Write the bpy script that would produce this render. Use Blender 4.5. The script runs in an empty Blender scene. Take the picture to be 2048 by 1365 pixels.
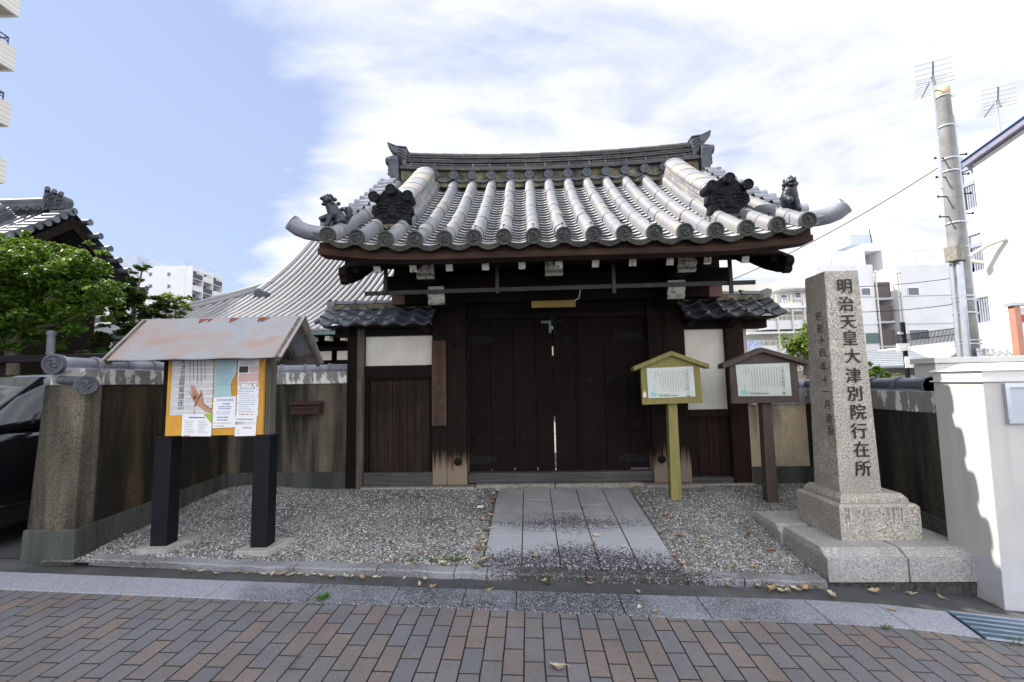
import bpy, bmesh, math, random
import numpy as np
from mathutils import Vector, Matrix
rnd = random.Random(7)
SC = bpy.context.scene
COL = SC.collection
rad = math.radians

# ------------------------------------------------------------------ camera
PITCH, ROLL, YAW = rad(5.25), rad(-1.07), rad(-1.96)
FPX = 910.0
CAM = np.array([0, 0, 1.55])
def _cam_axes():
    cp, sp, cy, sy = math.cos(PITCH), math.sin(PITCH), math.cos(YAW), math.sin(YAW)
    f = np.array([sy*cp, cy*cp, sp]); r0 = np.array([cy, -sy, 0]); u0 = np.cross(r0, f)
    cr, sr = math.cos(ROLL), math.sin(ROLL)
    return cr*r0 + sr*u0, -sr*r0 + cr*u0, f
AR, AU, AF = _cam_axes()
cam_d = bpy.data.cameras.new('camera'); cam_d.sensor_width = 36; cam_d.lens = FPX/2048*36
cam_d.clip_start = 0.05; cam_d.clip_end = 3000
cam = bpy.data.objects.new('camera', cam_d); COL.objects.link(cam)
cam.matrix_world = Matrix(((AR[0], AU[0], -AF[0], CAM[0]), (AR[1], AU[1], -AF[1], CAM[1]), (AR[2], AU[2], -AF[2], CAM[2]), (0, 0, 0, 1)))
SC.camera = cam
# surveying helpers: where a line of sight meets a known plane of the site
def ray(px, py): return AF + AR*(px-1024)/FPX - AU*(py-682.5)/FPX
def at_y(px, py, y): d = ray(px, py); return Vector(CAM + d*((y-CAM[1])/d[1]))
def at_x(px, py, x): d = ray(px, py); return Vector(CAM + d*((x-CAM[0])/d[0]))
def at_z(px, py, z): d = ray(px, py); return Vector(CAM + d*((z-CAM[2])/d[2]))

# ------------------------------------------------------------------ light
SUN_AZ = rad(-76)      # measured from +Y towards +X: the sun stands behind the gate to the left
SUN_EL = rad(48.6)
SC.view_settings.view_transform = 'Standard'; SC.view_settings.look = 'None'
SC.view_settings.exposure = 2.0; SC.view_settings.gamma = 1.0
w = bpy.data.worlds.new('World'); SC.world = w; w.use_nodes = True
nt = w.node_tree; nt.nodes.clear()
def wn(t, **k):
    n = nt.nodes.new(t)
    for a, b in k.items(): setattr(n, a, b)
    return n
out = wn('ShaderNodeOutputWorld'); bg = wn('ShaderNodeBackground'); bg.inputs[1].default_value = 0.14
sky = wn('ShaderNodeTexSky', sky_type='NISHITA', sun_disc=False, sun_elevation=SUN_EL, sun_rotation=SUN_AZ, air_density=1.0, dust_density=0.6, ozone_density=2.0)
tc = wn('ShaderNodeTexCoord')
sep = wn('ShaderNodeSeparateXYZ'); nt.links.new(tc.outputs['Generated'], sep.inputs[0])
def wm(op, a, b=None, c=None, clamp=False):
    n = wn('ShaderNodeMath', operation=op, use_clamp=clamp)
    for i, x in enumerate((a, b, c)):
        if x is None: continue
        if isinstance(x, (int, float)): n.inputs[i].default_value = x
        else: nt.links.new(x, n.inputs[i])
    return n.outputs[0]
zc = wm('ADD', wm('MAXIMUM', sep.outputs[2], 0.0), 0.16)
cu = wm('DIVIDE', sep.outputs[0], zc); cv = wm('DIVIDE', sep.outputs[1], zc)     # cloud deck seen from below
cmb = wn('ShaderNodeCombineXYZ'); nt.links.new(cu, cmb.inputs[0]); nt.links.new(cv, cmb.inputs[1])
mp = wn('ShaderNodeMapping'); nt.links.new(cmb.outputs[0], mp.inputs[0]); mp.inputs['Rotation'].default_value = (0, 0, rad(-62)); mp.inputs['Scale'].default_value = (0.75, 1.45, 1)
def wnoise(scale, detail, rough, dist, src):
    n = wn('ShaderNodeTexNoise'); nt.links.new(src, n.inputs['Vector'])
    n.inputs['Scale'].default_value = scale; n.inputs['Detail'].default_value = detail
    n.inputs['Roughness'].default_value = rough; n.inputs['Distortion'].default_value = dist
    return n.outputs['Fac']
n1 = wnoise(1.3, 9, 0.58, 0.9, mp.outputs[0]); n2 = wnoise(3.2, 8, 0.62, 0.5, mp.outputs[0])
# the bank of cloud covers the sky from the middle to the east, with clear air in the west
edge = wm('ADD', wm('ADD', cu, 0.70), wm('ADD', wm('MULTIPLY', wm('SUBTRACT', wm('MINIMUM', cv, 1.2), 0.84), -0.42), wm('MULTIPLY', wm('MAXIMUM', wm('SUBTRACT', cv, 1.2), 0.0), 0.85)))
east = wm('MULTIPLY_ADD', sep.outputs[0], 1.5, 0.62)
dens = wm('ADD', wm('MULTIPLY_ADD', n1, 2.6, -1.3), wm('ADD', wm('MULTIPLY_ADD', n2, 1.5, -0.75), wm('MAXIMUM', wm('MINIMUM', wm('MULTIPLY', edge, 4.0), 0.86), -1.6)))
low = wm('MULTIPLY', wm('SUBTRACT', 0.30, sep.outputs[2], clamp=True), 1.6)
fac = wm('SMOOTH_MIN', wm('MAXIMUM', wm('ADD', dens, low), 0.0), 1.0, 0.35)
fac = wm('MULTIPLY', fac, 0.96, clamp=True)
crm = wn('ShaderNodeMix', data_type='RGBA'); crm.inputs[6].default_value = (1.75, 1.80, 1.92, 1); crm.inputs[7].default_value = (2.25, 2.26, 2.28, 1)
nt.links.new(wm('MULTIPLY_ADD', n1, 2.2, -0.62, clamp=True), crm.inputs[0])
pale = wn('ShaderNodeMix', data_type='RGBA'); pale.inputs[0].default_value = 0.95
nt.links.new(sky.outputs[0], pale.inputs[6])
grd = wn('ShaderNodeMix', data_type='RGBA'); grd.inputs[6].default_value = (0.97, 1.15, 1.54, 1); grd.inputs[7].default_value = (0.78, 0.97, 1.48, 1)
nt.links.new(wm('MULTIPLY', sep.outputs[2], 1.5, clamp=True), grd.inputs[0]); nt.links.new(grd.outputs[2], pale.inputs[7])
# cloud overhead and behind the camera is brightened as added fill for street-facing surfaces
fill_gain = wm('MULTIPLY_ADD', wm('MULTIPLY_ADD', sep.outputs[1], -1.4, 0.55, clamp=True), 1.5, 1.0)
glc = wn('ShaderNodeVectorMath', operation='SCALE'); nt.links.new(crm.outputs[2], glc.inputs[0]); nt.links.new(fill_gain, glc.inputs['Scale'])
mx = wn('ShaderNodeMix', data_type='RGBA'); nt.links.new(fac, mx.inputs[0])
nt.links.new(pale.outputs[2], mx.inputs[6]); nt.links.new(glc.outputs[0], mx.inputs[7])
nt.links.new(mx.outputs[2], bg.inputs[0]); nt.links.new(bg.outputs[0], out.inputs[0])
sun_d = bpy.data.lights.new('sun', 'SUN'); sun_d.energy = 2.4; sun_d.angle = rad(0.53); sun_d.color = (1, 0.955, 0.88)
sun = bpy.data.objects.new('sun', sun_d); COL.objects.link(sun)
SUN_DIR = Vector((math.sin(SUN_AZ)*math.cos(SUN_EL), math.cos(SUN_AZ)*math.cos(SUN_EL), math.sin(SUN_EL)))
sun.rotation_euler = SUN_DIR.to_track_quat('Z', 'Y').to_euler(); sun.location = (-20, 20, 40)

# ------------------------------------------------------------------ mesh helpers
class MB:
    def __init__(s): s.v = []; s.f = []; s.mi = []; s.sm = []
    def add(s, vs, fs, mi=0, smooth=False):
        o = len(s.v); s.v += [tuple(p) for p in vs]
        for f in fs: s.f.append(tuple(i+o for i in f)); s.mi.append(mi); s.sm.append(smooth)
        return s
    def box(s, x0, x1, y0, y1, z0, z1, mi=0):
        vs = [(x0,y0,z0),(x1,y0,z0),(x1,y1,z0),(x0,y1,z0),(x0,y0,z1),(x1,y0,z1),(x1,y1,z1),(x0,y1,z1)]
        return s.add(vs, [(0,3,2,1),(4,5,6,7),(0,1,5,4),(1,2,6,5),(2,3,7,6),(3,0,4,7)], mi)
    def hexa(s, p, mi=0):     # 8 points: bottom 4 then top 4
        return s.add(p, [(0,3,2,1),(4,5,6,7),(0,1,5,4),(1,2,6,5),(2,3,7,6),(3,0,4,7)], mi)
    def obox(s, c, size, rot=None, mi=0):
        c = Vector(c); hx, hy, hz = [q/2 for q in size]; R = rot or Matrix.Identity(3)
        vs = [c + R @ Vector((a*hx, b*hy, d*hz)) for d in (-1,1) for a, b in ((-1,-1),(1,-1),(1,1),(-1,1))]
        return s.hexa(vs, mi)
    def bar(s, a, b, wd, ht, mi=0, up=(0,0,1)):
        a, b = Vector(a), Vector(b); d = (b-a); L = d.length; d.normalize(); u = Vector(up)
        if abs(d.dot(u)) > .98: u = Vector((0,1,0))
        x = d.cross(u).normalized(); u = x.cross(d)
        R = Matrix((x, d, u)).transposed()
        return s.obox((a+b)/2, (wd, L, ht), R, mi)
    def prism(s, poly, axis, a0, a1, mi=0, mi_cap=None):
        def P(u, v, a): return {'x': (a,u,v), 'y': (u,a,v), 'z': (u,v,a)}[axis]
        n = len(poly); vs = [P(u,v,a0) for u,v in poly] + [P(u,v,a1) for u,v in poly]
        s.add(vs, [(i,(i+1)%n,n+(i+1)%n,n+i) for i in range(n)], mi)
        s.add([P(u,v,a0) for u,v in poly], [tuple(range(n))[::-1]], mi if mi_cap is None else mi_cap)
        s.add([P(u,v,a1) for u,v in poly], [tuple(range(n))], mi if mi_cap is None else mi_cap)
        return s
    def tube(s, pts, r, n=8, mi=0, caps=True, smooth=True, arc=None):
        pts = [Vector(p) for p in pts]; N = len(pts)
        rs = r if isinstance(r, (list, tuple)) else [r]*N
        T = [(pts[min(i+1,N-1)]-pts[max(i-1,0)]).normalized() for i in range(N)]
        u = Vector((0,0,1)) if abs(T[0].z) < .9 else Vector((0,1,0))
        rings = []
        for i in range(N):
            x = T[i].cross(u); x.normalize(); u2 = x.cross(T[i]); u = u2
            rings.append((x, u2))
        vs = []; m = n if arc is None else n+1
        for i in range(N):
            for k in range(m):
                a = 2*math.pi*k/n if arc is None else arc[0]+(arc[1]-arc[0])*k/n
                vs.append(pts[i] + (rings[i][0]*math.cos(a) + rings[i][1]*math.sin(a))*rs[i])
        fs = []
        for i in range(N-1):
            for k in range(n):
                k2 = (k+1) % n if arc is None else k+1
                fs.append((i*m+k, i*m+k2, (i+1)*m+k2, (i+1)*m+k))
        s.add(vs, fs, mi, smooth)
        if caps:
            s.add(vs[:m], [tuple(range(m))[::-1]], mi); s.add(vs[-m:], [tuple(range(m))], mi)
        return s
    def lathe(s, prof, o, d, n=16, mi=0, smooth=True):     # prof: (radius, height along d)
        d = Vector(d).normalized(); a = d.orthogonal().normalized(); b = d.cross(a); o = Vector(o)
        vs = []; fs = []
        for r, h in prof:
            for k in range(n):
                t = 2*math.pi*k/n; vs.append(o + d*h + (a*math.cos(t)+b*math.sin(t))*max(r,1e-5))
        for i in range(len(prof)-1):
            for k in range(n): fs.append((i*n+k, i*n+(k+1)%n, (i+1)*n+(k+1)%n, (i+1)*n+k))
        return s.add(vs, fs, mi, smooth)
    def ball(s, c, r, n=8, m=5, mi=0):
        r = (r,r,r) if isinstance(r, (int, float)) else r; c = Vector(c); vs = []; fs = []
        for i in range(m+1):
            p = math.pi*i/m
            for k in range(n):
                t = 2*math.pi*k/n
                vs.append((c.x+r[0]*math.sin(p)*math.cos(t), c.y+r[1]*math.sin(p)*math.sin(t), c.z+r[2]*math.cos(p)))
        for i in range(m):
            for k in range(n): fs.append((i*n+k, (i+1)*n+k, (i+1)*n+(k+1)%n, i*n+(k+1)%n))
        return s.add(vs, fs, mi, True)
    def quad(s, a, b, c, d, mi=0): return s.add([a,b,c,d], [(0,1,2,3)], mi)
    def build(s, name, mats, parent=None, bevel=0, label=None, recalc=True, weld=False):
        if not isinstance(mats, (list, tuple)): mats = [mats]
        off = wloc(parent) if parent else Vector((0,0,0))
        me = bpy.data.meshes.new(name)
        V = np.array(s.v, dtype=float) - np.array(off)
        me.from_pydata([tuple(p) for p in V], [], s.f)
        me.polygons.foreach_set('material_index', s.mi); me.polygons.foreach_set('use_smooth', s.sm)
        for m in mats: me.materials.append(m)
        if recalc or weld or bevel:
            bm = bmesh.new(); bm.from_mesh(me)
            if weld or bevel: bmesh.ops.remove_doubles(bm, verts=bm.verts, dist=1e-5)
            if recalc: bmesh.ops.recalc_face_normals(bm, faces=bm.faces)
            bm.to_mesh(me); bm.free()
        o = bpy.data.objects.new(name, me); COL.objects.link(o)
        if parent: o.parent = parent
        if bevel:
            b = o.modifiers.new('bevel', 'BEVEL'); b.width = bevel; b.segments = 2; b.limit_method = 'ANGLE'; b.angle_limit = rad(35)
            b.harden_normals = False
        if label: o['label'] = label
        return o
def wloc(o):
    v = Vector((0,0,0))
    while o: v += Vector(o.location); o = o.parent
    return v
def tag(o, label, cat, group=None):
    o['label'] = label; o['category'] = cat
    if group: o['group'] = group
    return o
def thing(name, label, cat, loc, group=None):
    o = bpy.data.objects.new(name, None); COL.objects.link(o); o.location = loc; o.empty_display_size = .1
    return tag(o, label, cat, group)
def struct(o, kind='structure'): o['kind'] = kind; return o
def copy_tree(o, parent=None):
    c = o.copy(); COL.objects.link(c)
    if parent: c.parent = parent
    for ch in list(o.children): copy_tree(ch, c)
    return c
def lettering(txt, size, loc, right, up, m, parent, vertical=False, line=1.12, depth=.002, align='CENTER', name='lettering', sx=1.0, bold=0.0, shear=0):
    cu_ = bpy.data.curves.new('lettering', 'FONT'); cu_.body = '\n'.join(txt) if vertical else txt
    cu_.size = size; cu_.align_x = align; cu_.align_y = 'TOP' if vertical else 'CENTER'; cu_.space_line = line; cu_.offset = bold; cu_.shear = shear
    cu_.resolution_u = 3
    t = bpy.data.objects.new('lettering', cu_); COL.objects.link(t)
    dg = bpy.context.evaluated_depsgraph_get()
    src = bpy.data.meshes.new_from_object(t.evaluated_get(dg))
    R = Vector(right).normalized(); U = Vector(up).normalized(); N = R.cross(U); L = Vector(loc)
    b = MB(); b.add([L + R*p.co.x*sx + U*p.co.y + N*depth for p in src.vertices], [tuple(p.vertices) for p in src.polygons])
    bpy.data.objects.remove(t); bpy.data.curves.remove(cu_); bpy.data.meshes.remove(src)
    if m is None: return b
    return b.build(name, m, parent, recalc=False)
# ------------------------------------------------------------------ materials
class NT:
    def __init__(s, name):
        s.m = bpy.data.materials.new(name); s.m.use_nodes = True; s.t = s.m.node_tree
        s.b = s.t.nodes['Principled BSDF']; s._c = None
    def n(s, t, **k):
        q = s.t.nodes.new(t)
        for a, b in k.items(): setattr(q, a, b)
        return q
    def put(s, sock, x):
        if x is None: return
        if isinstance(x, bpy.types.NodeSocket): s.t.links.new(x, sock)
        elif isinstance(x, (tuple, list)) and len(x) == 3 and sock.type == 'RGBA': sock.default_value = (*x, 1)
        else: sock.default_value = x
    def co(s, scale=(1,1,1), rot=(0,0,0), loc=(0,0,0)):
        if s._c is None: s._c = s.n('ShaderNodeTexCoord')
        if scale == (1,1,1) and rot == (0,0,0) and loc == (0,0,0): return s._c.outputs['Object']
        q = s.n('ShaderNodeMapping'); s.t.links.new(s._c.outputs['Object'], q.inputs[0])
        q.inputs['Scale'].default_value = scale; q.inputs['Rotation'].default_value = rot; q.inputs['Location'].default_value = loc
        return q.outputs[0]
    def noise(s, sc, de=4, ro=.55, di=0, co=None, out='Fac'):
        q = s.n('ShaderNodeTexNoise'); s.put(q.inputs['Vector'], co or s.co()); q.inputs['Scale'].default_value = sc
        q.inputs['Detail'].default_value = de; q.inputs['Roughness'].default_value = ro; q.inputs['Distortion'].default_value = di
        return q.outputs[out]
    def vor(s, sc, co=None, feature='F1', out='Distance', rnd_=1):
        q = s.n('ShaderNodeTexVoronoi', feature=feature); s.put(q.inputs['Vector'], co or s.co()); q.inputs['Scale'].default_value = sc
        q.inputs['Randomness'].default_value = rnd_
        return q.outputs[out]
    def ramp(s, f, stops, mode='LINEAR'):
        q = s.n('ShaderNodeValToRGB'); q.color_ramp.interpolation = mode; e = q.color_ramp.elements
        while len(e) < len(stops): e.new(.5)
        for i, (p, c) in enumerate(stops):
            e[i].position = p; e[i].color = (c, c, c, 1) if isinstance(c, (int, float)) else (*c, 1)
        s.put(q.inputs[0], f); return q.outputs[0]
    def mix(s, f, a, b, mode='MIX'):
        q = s.n('ShaderNodeMix', data_type='RGBA', blend_type=mode); s.put(q.inputs[0], f); s.put(q.inputs[6], a); s.put(q.inputs[7], b)
        return q.outputs[2]
    def math(s, op, a, b=None, c=None, clamp=False):
        q = s.n('ShaderNodeMath', operation=op, use_clamp=clamp)
        for i, x in enumerate((a, b, c)): s.put(q.inputs[i], x)
        return q.outputs[0]
    def xyz(s, co=None):
        q = s.n('ShaderNodeSeparateXYZ'); s.put(q.inputs[0], co or s.co()); return q.outputs
    def isl(s): return s.n('ShaderNodeNewGeometry').outputs['Random Per Island']
    def bump(s, h, st=.3, di=.01):
        q = s.n('ShaderNodeBump'); q.inputs['Strength'].default_value = st; q.inputs['Distance'].default_value = di
        s.put(q.inputs['Height'], h); s.t.links.new(q.outputs[0], s.b.inputs['Normal']); return q
    def fin(s, col, rough=.7, metal=0, spec=.5, **k):
        s.put(s.b.inputs['Base Color'], col); s.put(s.b.inputs['Roughness'], rough); s.put(s.b.inputs['Metallic'], metal)
        s.put(s.b.inputs['Specular IOR Level'], spec)
        for a, b in k.items(): s.put(s.b.inputs[a.replace('_', ' ')], b)
        return s.m
def plain(name, col, rough=.6, metal=0, var=.15, sc=6, bump=0, bsc=40, spec=.5):
    t = NT(name); n = t.noise(sc, 5, .6)
    lo = tuple(c*(1-var) for c in col); hi = tuple(min(1, c*(1+var)) for c in col)
    c = t.ramp(n, [(.3, lo), (.7, hi)])
    if bump: t.bump(t.noise(bsc, 4), bump, .004)
    return t.fin(c, t.ramp(n, [(.3, min(1, rough*1.1)), (.7, rough*.9)]), metal, spec)
M = {}
# clay paving: columns of bricks running away from the kerb
t = NT('brick_paving')
q = t.n('ShaderNodeTexBrick'); q.offset = .5; q.squash = 1
wob = t.n('ShaderNodeVectorMath', operation='MULTIPLY_ADD'); t.put(wob.inputs[0], t.noise(7, 3, .6, out='Color')); wob.inputs[1].default_value = (.007, .007, 0)
t.put(wob.inputs[2], t.co(rot=(0, 0, rad(90)), loc=(.03, .055, 0))); t.put(q.inputs['Vector'], wob.outputs[0]); q.inputs['Scale'].default_value = 1
for k_, v_ in (('Brick Width', .232), ('Row Height', .117), ('Mortar Size', .0048), ('Mortar Smooth', .12), ('Bias', 0)): q.inputs[k_].default_value = v_
q.inputs['Color1'].default_value = (0,0,0,1); q.inputs['Color2'].default_value = (1,1,1,1); q.inputs['Mortar'].default_value = (.5,.5,.5,1)
hue = t.ramp(q.outputs['Color'], [(0, (.155,.158,.178)), (.22, (.178,.166,.172)), (.42, (.146,.149,.170)), (.55, (.180,.161,.156)), (.7, (.172,.162,.166)), (.84, (.202,.165,.146)), (1, (.196,.156,.150))])
sp = t.noise(170, 3, .7); cl = t.noise(2.2, 6, .65)
c = t.mix(t.ramp(sp, [(.36, 1.0), (.45, 0)]), hue, (.045,.042,.05))
c = t.mix(t.ramp(t.noise(330, 1), [(.64, 0), (.7, .45)]), c, (.40,.40,.42))
c = t.mix(t.ramp(cl, [(.35, .35), (.65, 0)]), c, (.075,.07,.07))
moss = t.mix(t.ramp(t.noise(5, 4), [(.57, 0), (.70, .6)]), (.010,.0095,.010), (.035,.048,.015))
c = t.mix(q.outputs['Fac'], c, moss)
c = t.mix(t.ramp(t.noise(.9, 6, .7, .3), [(.50, 0), (.66, .4)]), c, t.mix(.5, c, (.07,.066,.062)))
c = t.mix(t.ramp(t.noise(3.2, 3), [(.70, 0), (.74, .75)]), c, (.055,.05,.046))
tone = t.n('ShaderNodeSeparateColor'); t.put(tone.inputs[0], q.outputs['Color'])
h = t.math('ADD', t.math('SUBTRACT', t.math('MULTIPLY', sp, .28), q.outputs['Fac']), t.math('MULTIPLY', tone.outputs[0], .5))
t.bump(h, .75, .005); M['brick'] = t.fin(c, .62, spec=.45)

def granite(name, dark, mid, light, sc=190, wet=None, rough=.75, spots=.5, blot=None):
    t = NT(name); n = t.noise(sc, 2, .7); n2 = t.noise(3.0, 7, .68)
    c = t.ramp(n, [(.34, dark), (.45, mid), (.56, mid), (.64, light)])
    c = t.mix(t.ramp(n2, [(.36, .55), (.62, 0)]), c, tuple(x*.55 for x in mid))
    if blot: c = t.mix(t.ramp(t.noise(1.1, 6, .7, .4), [(.42, 0), (.6, .75)]), c, blot)
    if wet: c = wet(t, c)
    t.bump(t.math('ADD', t.noise(sc*.7, 3), t.math('MULTIPLY', t.noise(14, 4), .8)), .35, .004)
    return t.fin(c, rough)
def stripwet(t, c):
    v = t.vor(210, out='Color'); x = t.xyz()
    vv = t.n('ShaderNodeSeparateColor'); t.put(vv.inputs[0], v)
    band = t.math('MULTIPLY_ADD', t.noise(.8, 5, .6), 2.0, t.math('MULTIPLY', t.math('ABSOLUTE', t.math('SUBTRACT', x[0], .1)), -.20))
    k = t.ramp(band, [(.45, 0), (.95, 1)])
    dk = t.mix(t.ramp(vv.outputs[0], [(.80, 0), (.84, 1)], 'LINEAR'), (.035,.037,.046), (.42,.44,.5))
    lt = t.mix(t.ramp(vv.outputs[1], [(.7, 0), (.75, 1)]), (.24,.25,.30), (.40,.41,.46))
    return t.mix(k, lt, dk)
M['strip'] = granite('gutter_granite', (.1,.1,.12), (.24,.25,.28), (.45,.46,.5), 160, wet=stripwet, rough=.6)
def pathwet(t, c):
    x = t.xyz(); vv = t.n('ShaderNodeSeparateColor'); t.put(vv.inputs[0], t.vor(105, out='Color'))
    # damp algae lies in two bands across the lower stones, thinned to specks at their edges
    nz = t.noise(2.6, 5, .6); y = t.math('MULTIPLY_ADD', t.math('SUBTRACT', nz, .5), .42, x[1])
    xx = t.math('MULTIPLY', t.math('ABSOLUTE', t.math('SUBTRACT', x[0], .36)), -.24)
    b1 = t.ramp(t.math('ADD', t.math('SUBTRACT', 4.33, y), xx), [(0, 0), (.26, .80)])
    b2 = t.ramp(t.math('ADD', t.math('SUBTRACT', .30, t.math('ABSOLUTE', t.math('SUBTRACT', y, 4.72))), xx), [(0, 0), (.24, .70)])
    k = t.math('MAXIMUM', b1, b2)
    on = t.math('LESS_THAN', vv.outputs[0], k)
    near = t.ramp(y, [(0, 0), (1, 1)])
    lt = t.mix(t.ramp(t.math('SUBTRACT', 4.95, y), [(0, 0), (.5, .75)]), c, (.37,.38,.43))
    return t.mix(on, lt, t.mix(vv.outputs[1], (.040,.038,.048), (.072,.062,.068)))
M['path'] = granite('path_granite', (.12,.12,.12), (.265,.268,.272), (.45,.45,.45), 110, wet=pathwet)
def kerbwet(t, c):
    x = t.xyz(); vv = t.n('ShaderNodeSeparateColor'); t.put(vv.inputs[0], t.vor(100, out='Color'))
    k = t.ramp(t.math('ADD', t.math('SUBTRACT', 1.05, t.math('ABSOLUTE', t.math('SUBTRACT', x[0], .55))), t.math('MULTIPLY_ADD', t.noise(4, 5), .9, -.45)), [(.05, 0), (.40, .82)])
    return t.mix(t.math('LESS_THAN', vv.outputs[0], k), c, t.mix(t.noise(9, 4), (.030,.030,.031), (.062,.058,.052)))
M['kerb'] = granite('kerb_granite', (.045,.045,.047), (.165,.165,.174), (.42,.42,.45), 90, blot=(.30,.30,.335), wet=kerbwet)
M['monument'] = granite('monument_granite', (.07,.065,.056), (.40,.37,.32), (.70,.66,.58), 78, rough=.7)
M['slab'] = granite('slab_granite', (.13,.13,.128), (.36,.355,.345), (.58,.575,.56), 85, rough=.75)
M['rubble'] = granite('dark_footing', (.02,.02,.02), (.06,.06,.055), (.13,.13,.12), 40)
M['rock'] = granite('rock', (.12,.11,.09), (.25,.235,.2), (.36,.34,.3), 30)
t = NT('asphalt'); n = t.noise(240, 3); c = t.ramp(n, [(.35, (.028,.029,.031)), (.6, (.06,.061,.064)), (.72, (.15,.15,.155))])
c = t.mix(t.ramp(t.noise(1.5, 5), [(.4, 0), (.7, .5)]), c, (.085,.085,.086)); t.bump(n, .5, .004); M['asphalt'] = t.fin(c, .85)
t = NT('gutter_concrete'); n = t.noise(120, 4); c = t.ramp(n, [(.3, (.028,.029,.032)), (.62, (.062,.063,.068)), (.75, (.14,.14,.15))])
c = t.mix(t.ramp(t.noise(.9, 6, .7), [(.5, 0), (.68, .5)]), c, (.15,.15,.155)); t.bump(n, .4, .004); M['gutter'] = t.fin(c, .8)
def gravelmat(name, cols, sc):
    t = NT(name); v = t.n('ShaderNodeTexVoronoi'); t.put(v.inputs['Vector'], t.co()); v.inputs['Scale'].default_value = sc
    q = t.n('ShaderNodeSeparateColor'); t.put(q.inputs[0], v.outputs['Color'])
    c = t.ramp(q.outputs[0], cols); c = t.mix(t.ramp(v.outputs['Distance'], [(.35, 0), (.75, .8)]), c, (.02,.02,.02))
    c = t.mix(t.ramp(t.noise(1.5, 6, .65), [(.38, .62), (.60, 0)]), c, (.06,.058,.055)); c = t.mix(t.ramp(t.noise(3.1, 5), [(.55, 0), (.75, .3)]), c, (.42,.40,.36))
    t.bump(v.outputs['Distance'], -.8, .008); return t.fin(c, .75)
GC = [(0, (.05,.052,.056)), (.25, (.13,.13,.135)), (.45, (.24,.238,.235)), (.65, (.36,.355,.34)), (.82, (.48,.46,.42)), (1, (.70,.69,.66))]
M['gravel'] = gravelmat('gravel', GC, 75); M['court'] = gravelmat('court_gravel', [(0, (.3,.29,.27)), (1, (.5,.49,.46))], 60)
t = NT('pebble'); M['pebble'] = t.fin(t.ramp(t.isl(), GC), .6)
# rough-cast wall, streaked by rain
def stucco(name, a, b, dark, amt, seedloc=(0,0,0), sc=70):
    t = NT(name); g = t.noise(sc, 3, .7); st = t.noise(1, 5, .6, .3, t.co(scale=(3.2, 3.2, .32), loc=seedloc)); pa = t.noise(1.7, 6, .6, 0, t.co(loc=seedloc))
    c = t.ramp(g, [(.3, a), (.7, b)])
    c = t.mix(t.ramp(st, [(.36+amt*.05, .96), (.52+amt*.07, 0)]), c, dark)
    c = t.mix(t.ramp(pa, [(.45, 0), (.75, .5)]), c, tuple(x*.8 for x in dark))
    c = t.mix(t.ramp(g, [(.36, .6), (.5, 0)]), c, (.02,.019,.016))
    t.bump(g, .8, .012); return t.fin(c, .9, spec=.2)
M['stucco'] = stucco('roughcast', (.115,.100,.074), (.215,.187,.138), (.022,.022,.0205), 2.0)
M['stucco_dark'] = stucco('roughcast_sooty', (.085,.062,.034), (.15,.112,.062), (.013,.0128,.012), 2.6, (3,1,0))
M['stucco_pale'] = stucco('roughcast_pale', (.50,.39,.26), (.66,.54,.38), (.09,.085,.07), -1.2, (5,2,0))
M['plinth'] = stucco('plinth_render', (.055,.063,.056), (.125,.134,.118), (.045,.05,.042), .3, (1,4,0), 90)
t = NT('flaking_plaster'); f1 = t.noise(5.5, 7, .68, .5); st = t.noise(1, 5, .6, 0, t.co(scale=(10, 10, 2)))
k = t.ramp(t.math('MULTIPLY_ADD', st, .75, t.math('MULTIPLY', f1, .6)), [(.61, 0), (.66, 1)])
t.bump(t.math('SUBTRACT', 1, k), .5, .006); M['flake'] = t.fin(t.mix(k, (.72,.71,.68), t.mix(t.noise(22), (.16,.15,.14), (.30,.29,.28))), .9)
t = NT('plaster'); n = t.noise(2.5, 6, .6); M['plaster'] = t.fin(t.mix(t.ramp(t.noise(1, 4, .6, 0, t.co(scale=(6,6,.8))), [(.5, 0), (.75, .25)]), t.ramp(n, [(.3, (.60,.57,.49)), (.65, (.74,.71,.63))]), (.38,.36,.30)), .85)
# fired roof tiles: each tile its own tint
def tilemat(name, stops, rough, sc=4, dirt=.35, dcol=(.05,.052,.055), spec=.6):
    t = NT(name); c = t.ramp(t.isl(), stops); n = t.noise(sc, 6, .65); g = t.noise(60, 4)
    c = t.mix(t.ramp(n, [(.4, dirt), (.6, 0)]), c, dcol); c = t.mix(t.ramp(g, [(.6, 0), (.8, .25)]), c, (.6,.6,.58))
    t.bump(g, .12, .003); return t.fin(c, t.ramp(n, [(.3, rough*1.15), (.7, rough*.85)]), spec=spec)
M['roll'] = tilemat('roll_tile', [(0, (.165,.172,.197)), (.3, (.20,.205,.226)), (.55, (.18,.185,.207)), (.75, (.212,.208,.212)), (.9, (.232,.216,.200)), (1, (.20,.20,.22))], .52, sc=9, dirt=.5, dcol=(.14,.145,.16))
M['pan'] = tilemat('pan_tile', [(0, (.32,.32,.34)), (.5, (.41,.41,.42)), (1, (.48,.47,.46))], .5, dirt=.2, dcol=(.16,.16,.17))
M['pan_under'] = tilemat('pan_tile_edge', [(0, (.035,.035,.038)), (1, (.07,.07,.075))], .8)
M['disc'] = tilemat('eave_disc', [(0, (.045,.049,.052)), (.5, (.066,.069,.068)), (1, (.085,.084,.072))], .7, 30, .5, (.03,.033,.03), .2)
M['disc_blue'] = tilemat('ridge_disc', [(0, (.075,.088,.118)), (.5, (.11,.122,.155)), (1, (.16,.157,.148))], .6, 30, .3, (.03,.035,.045), .3)
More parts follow.
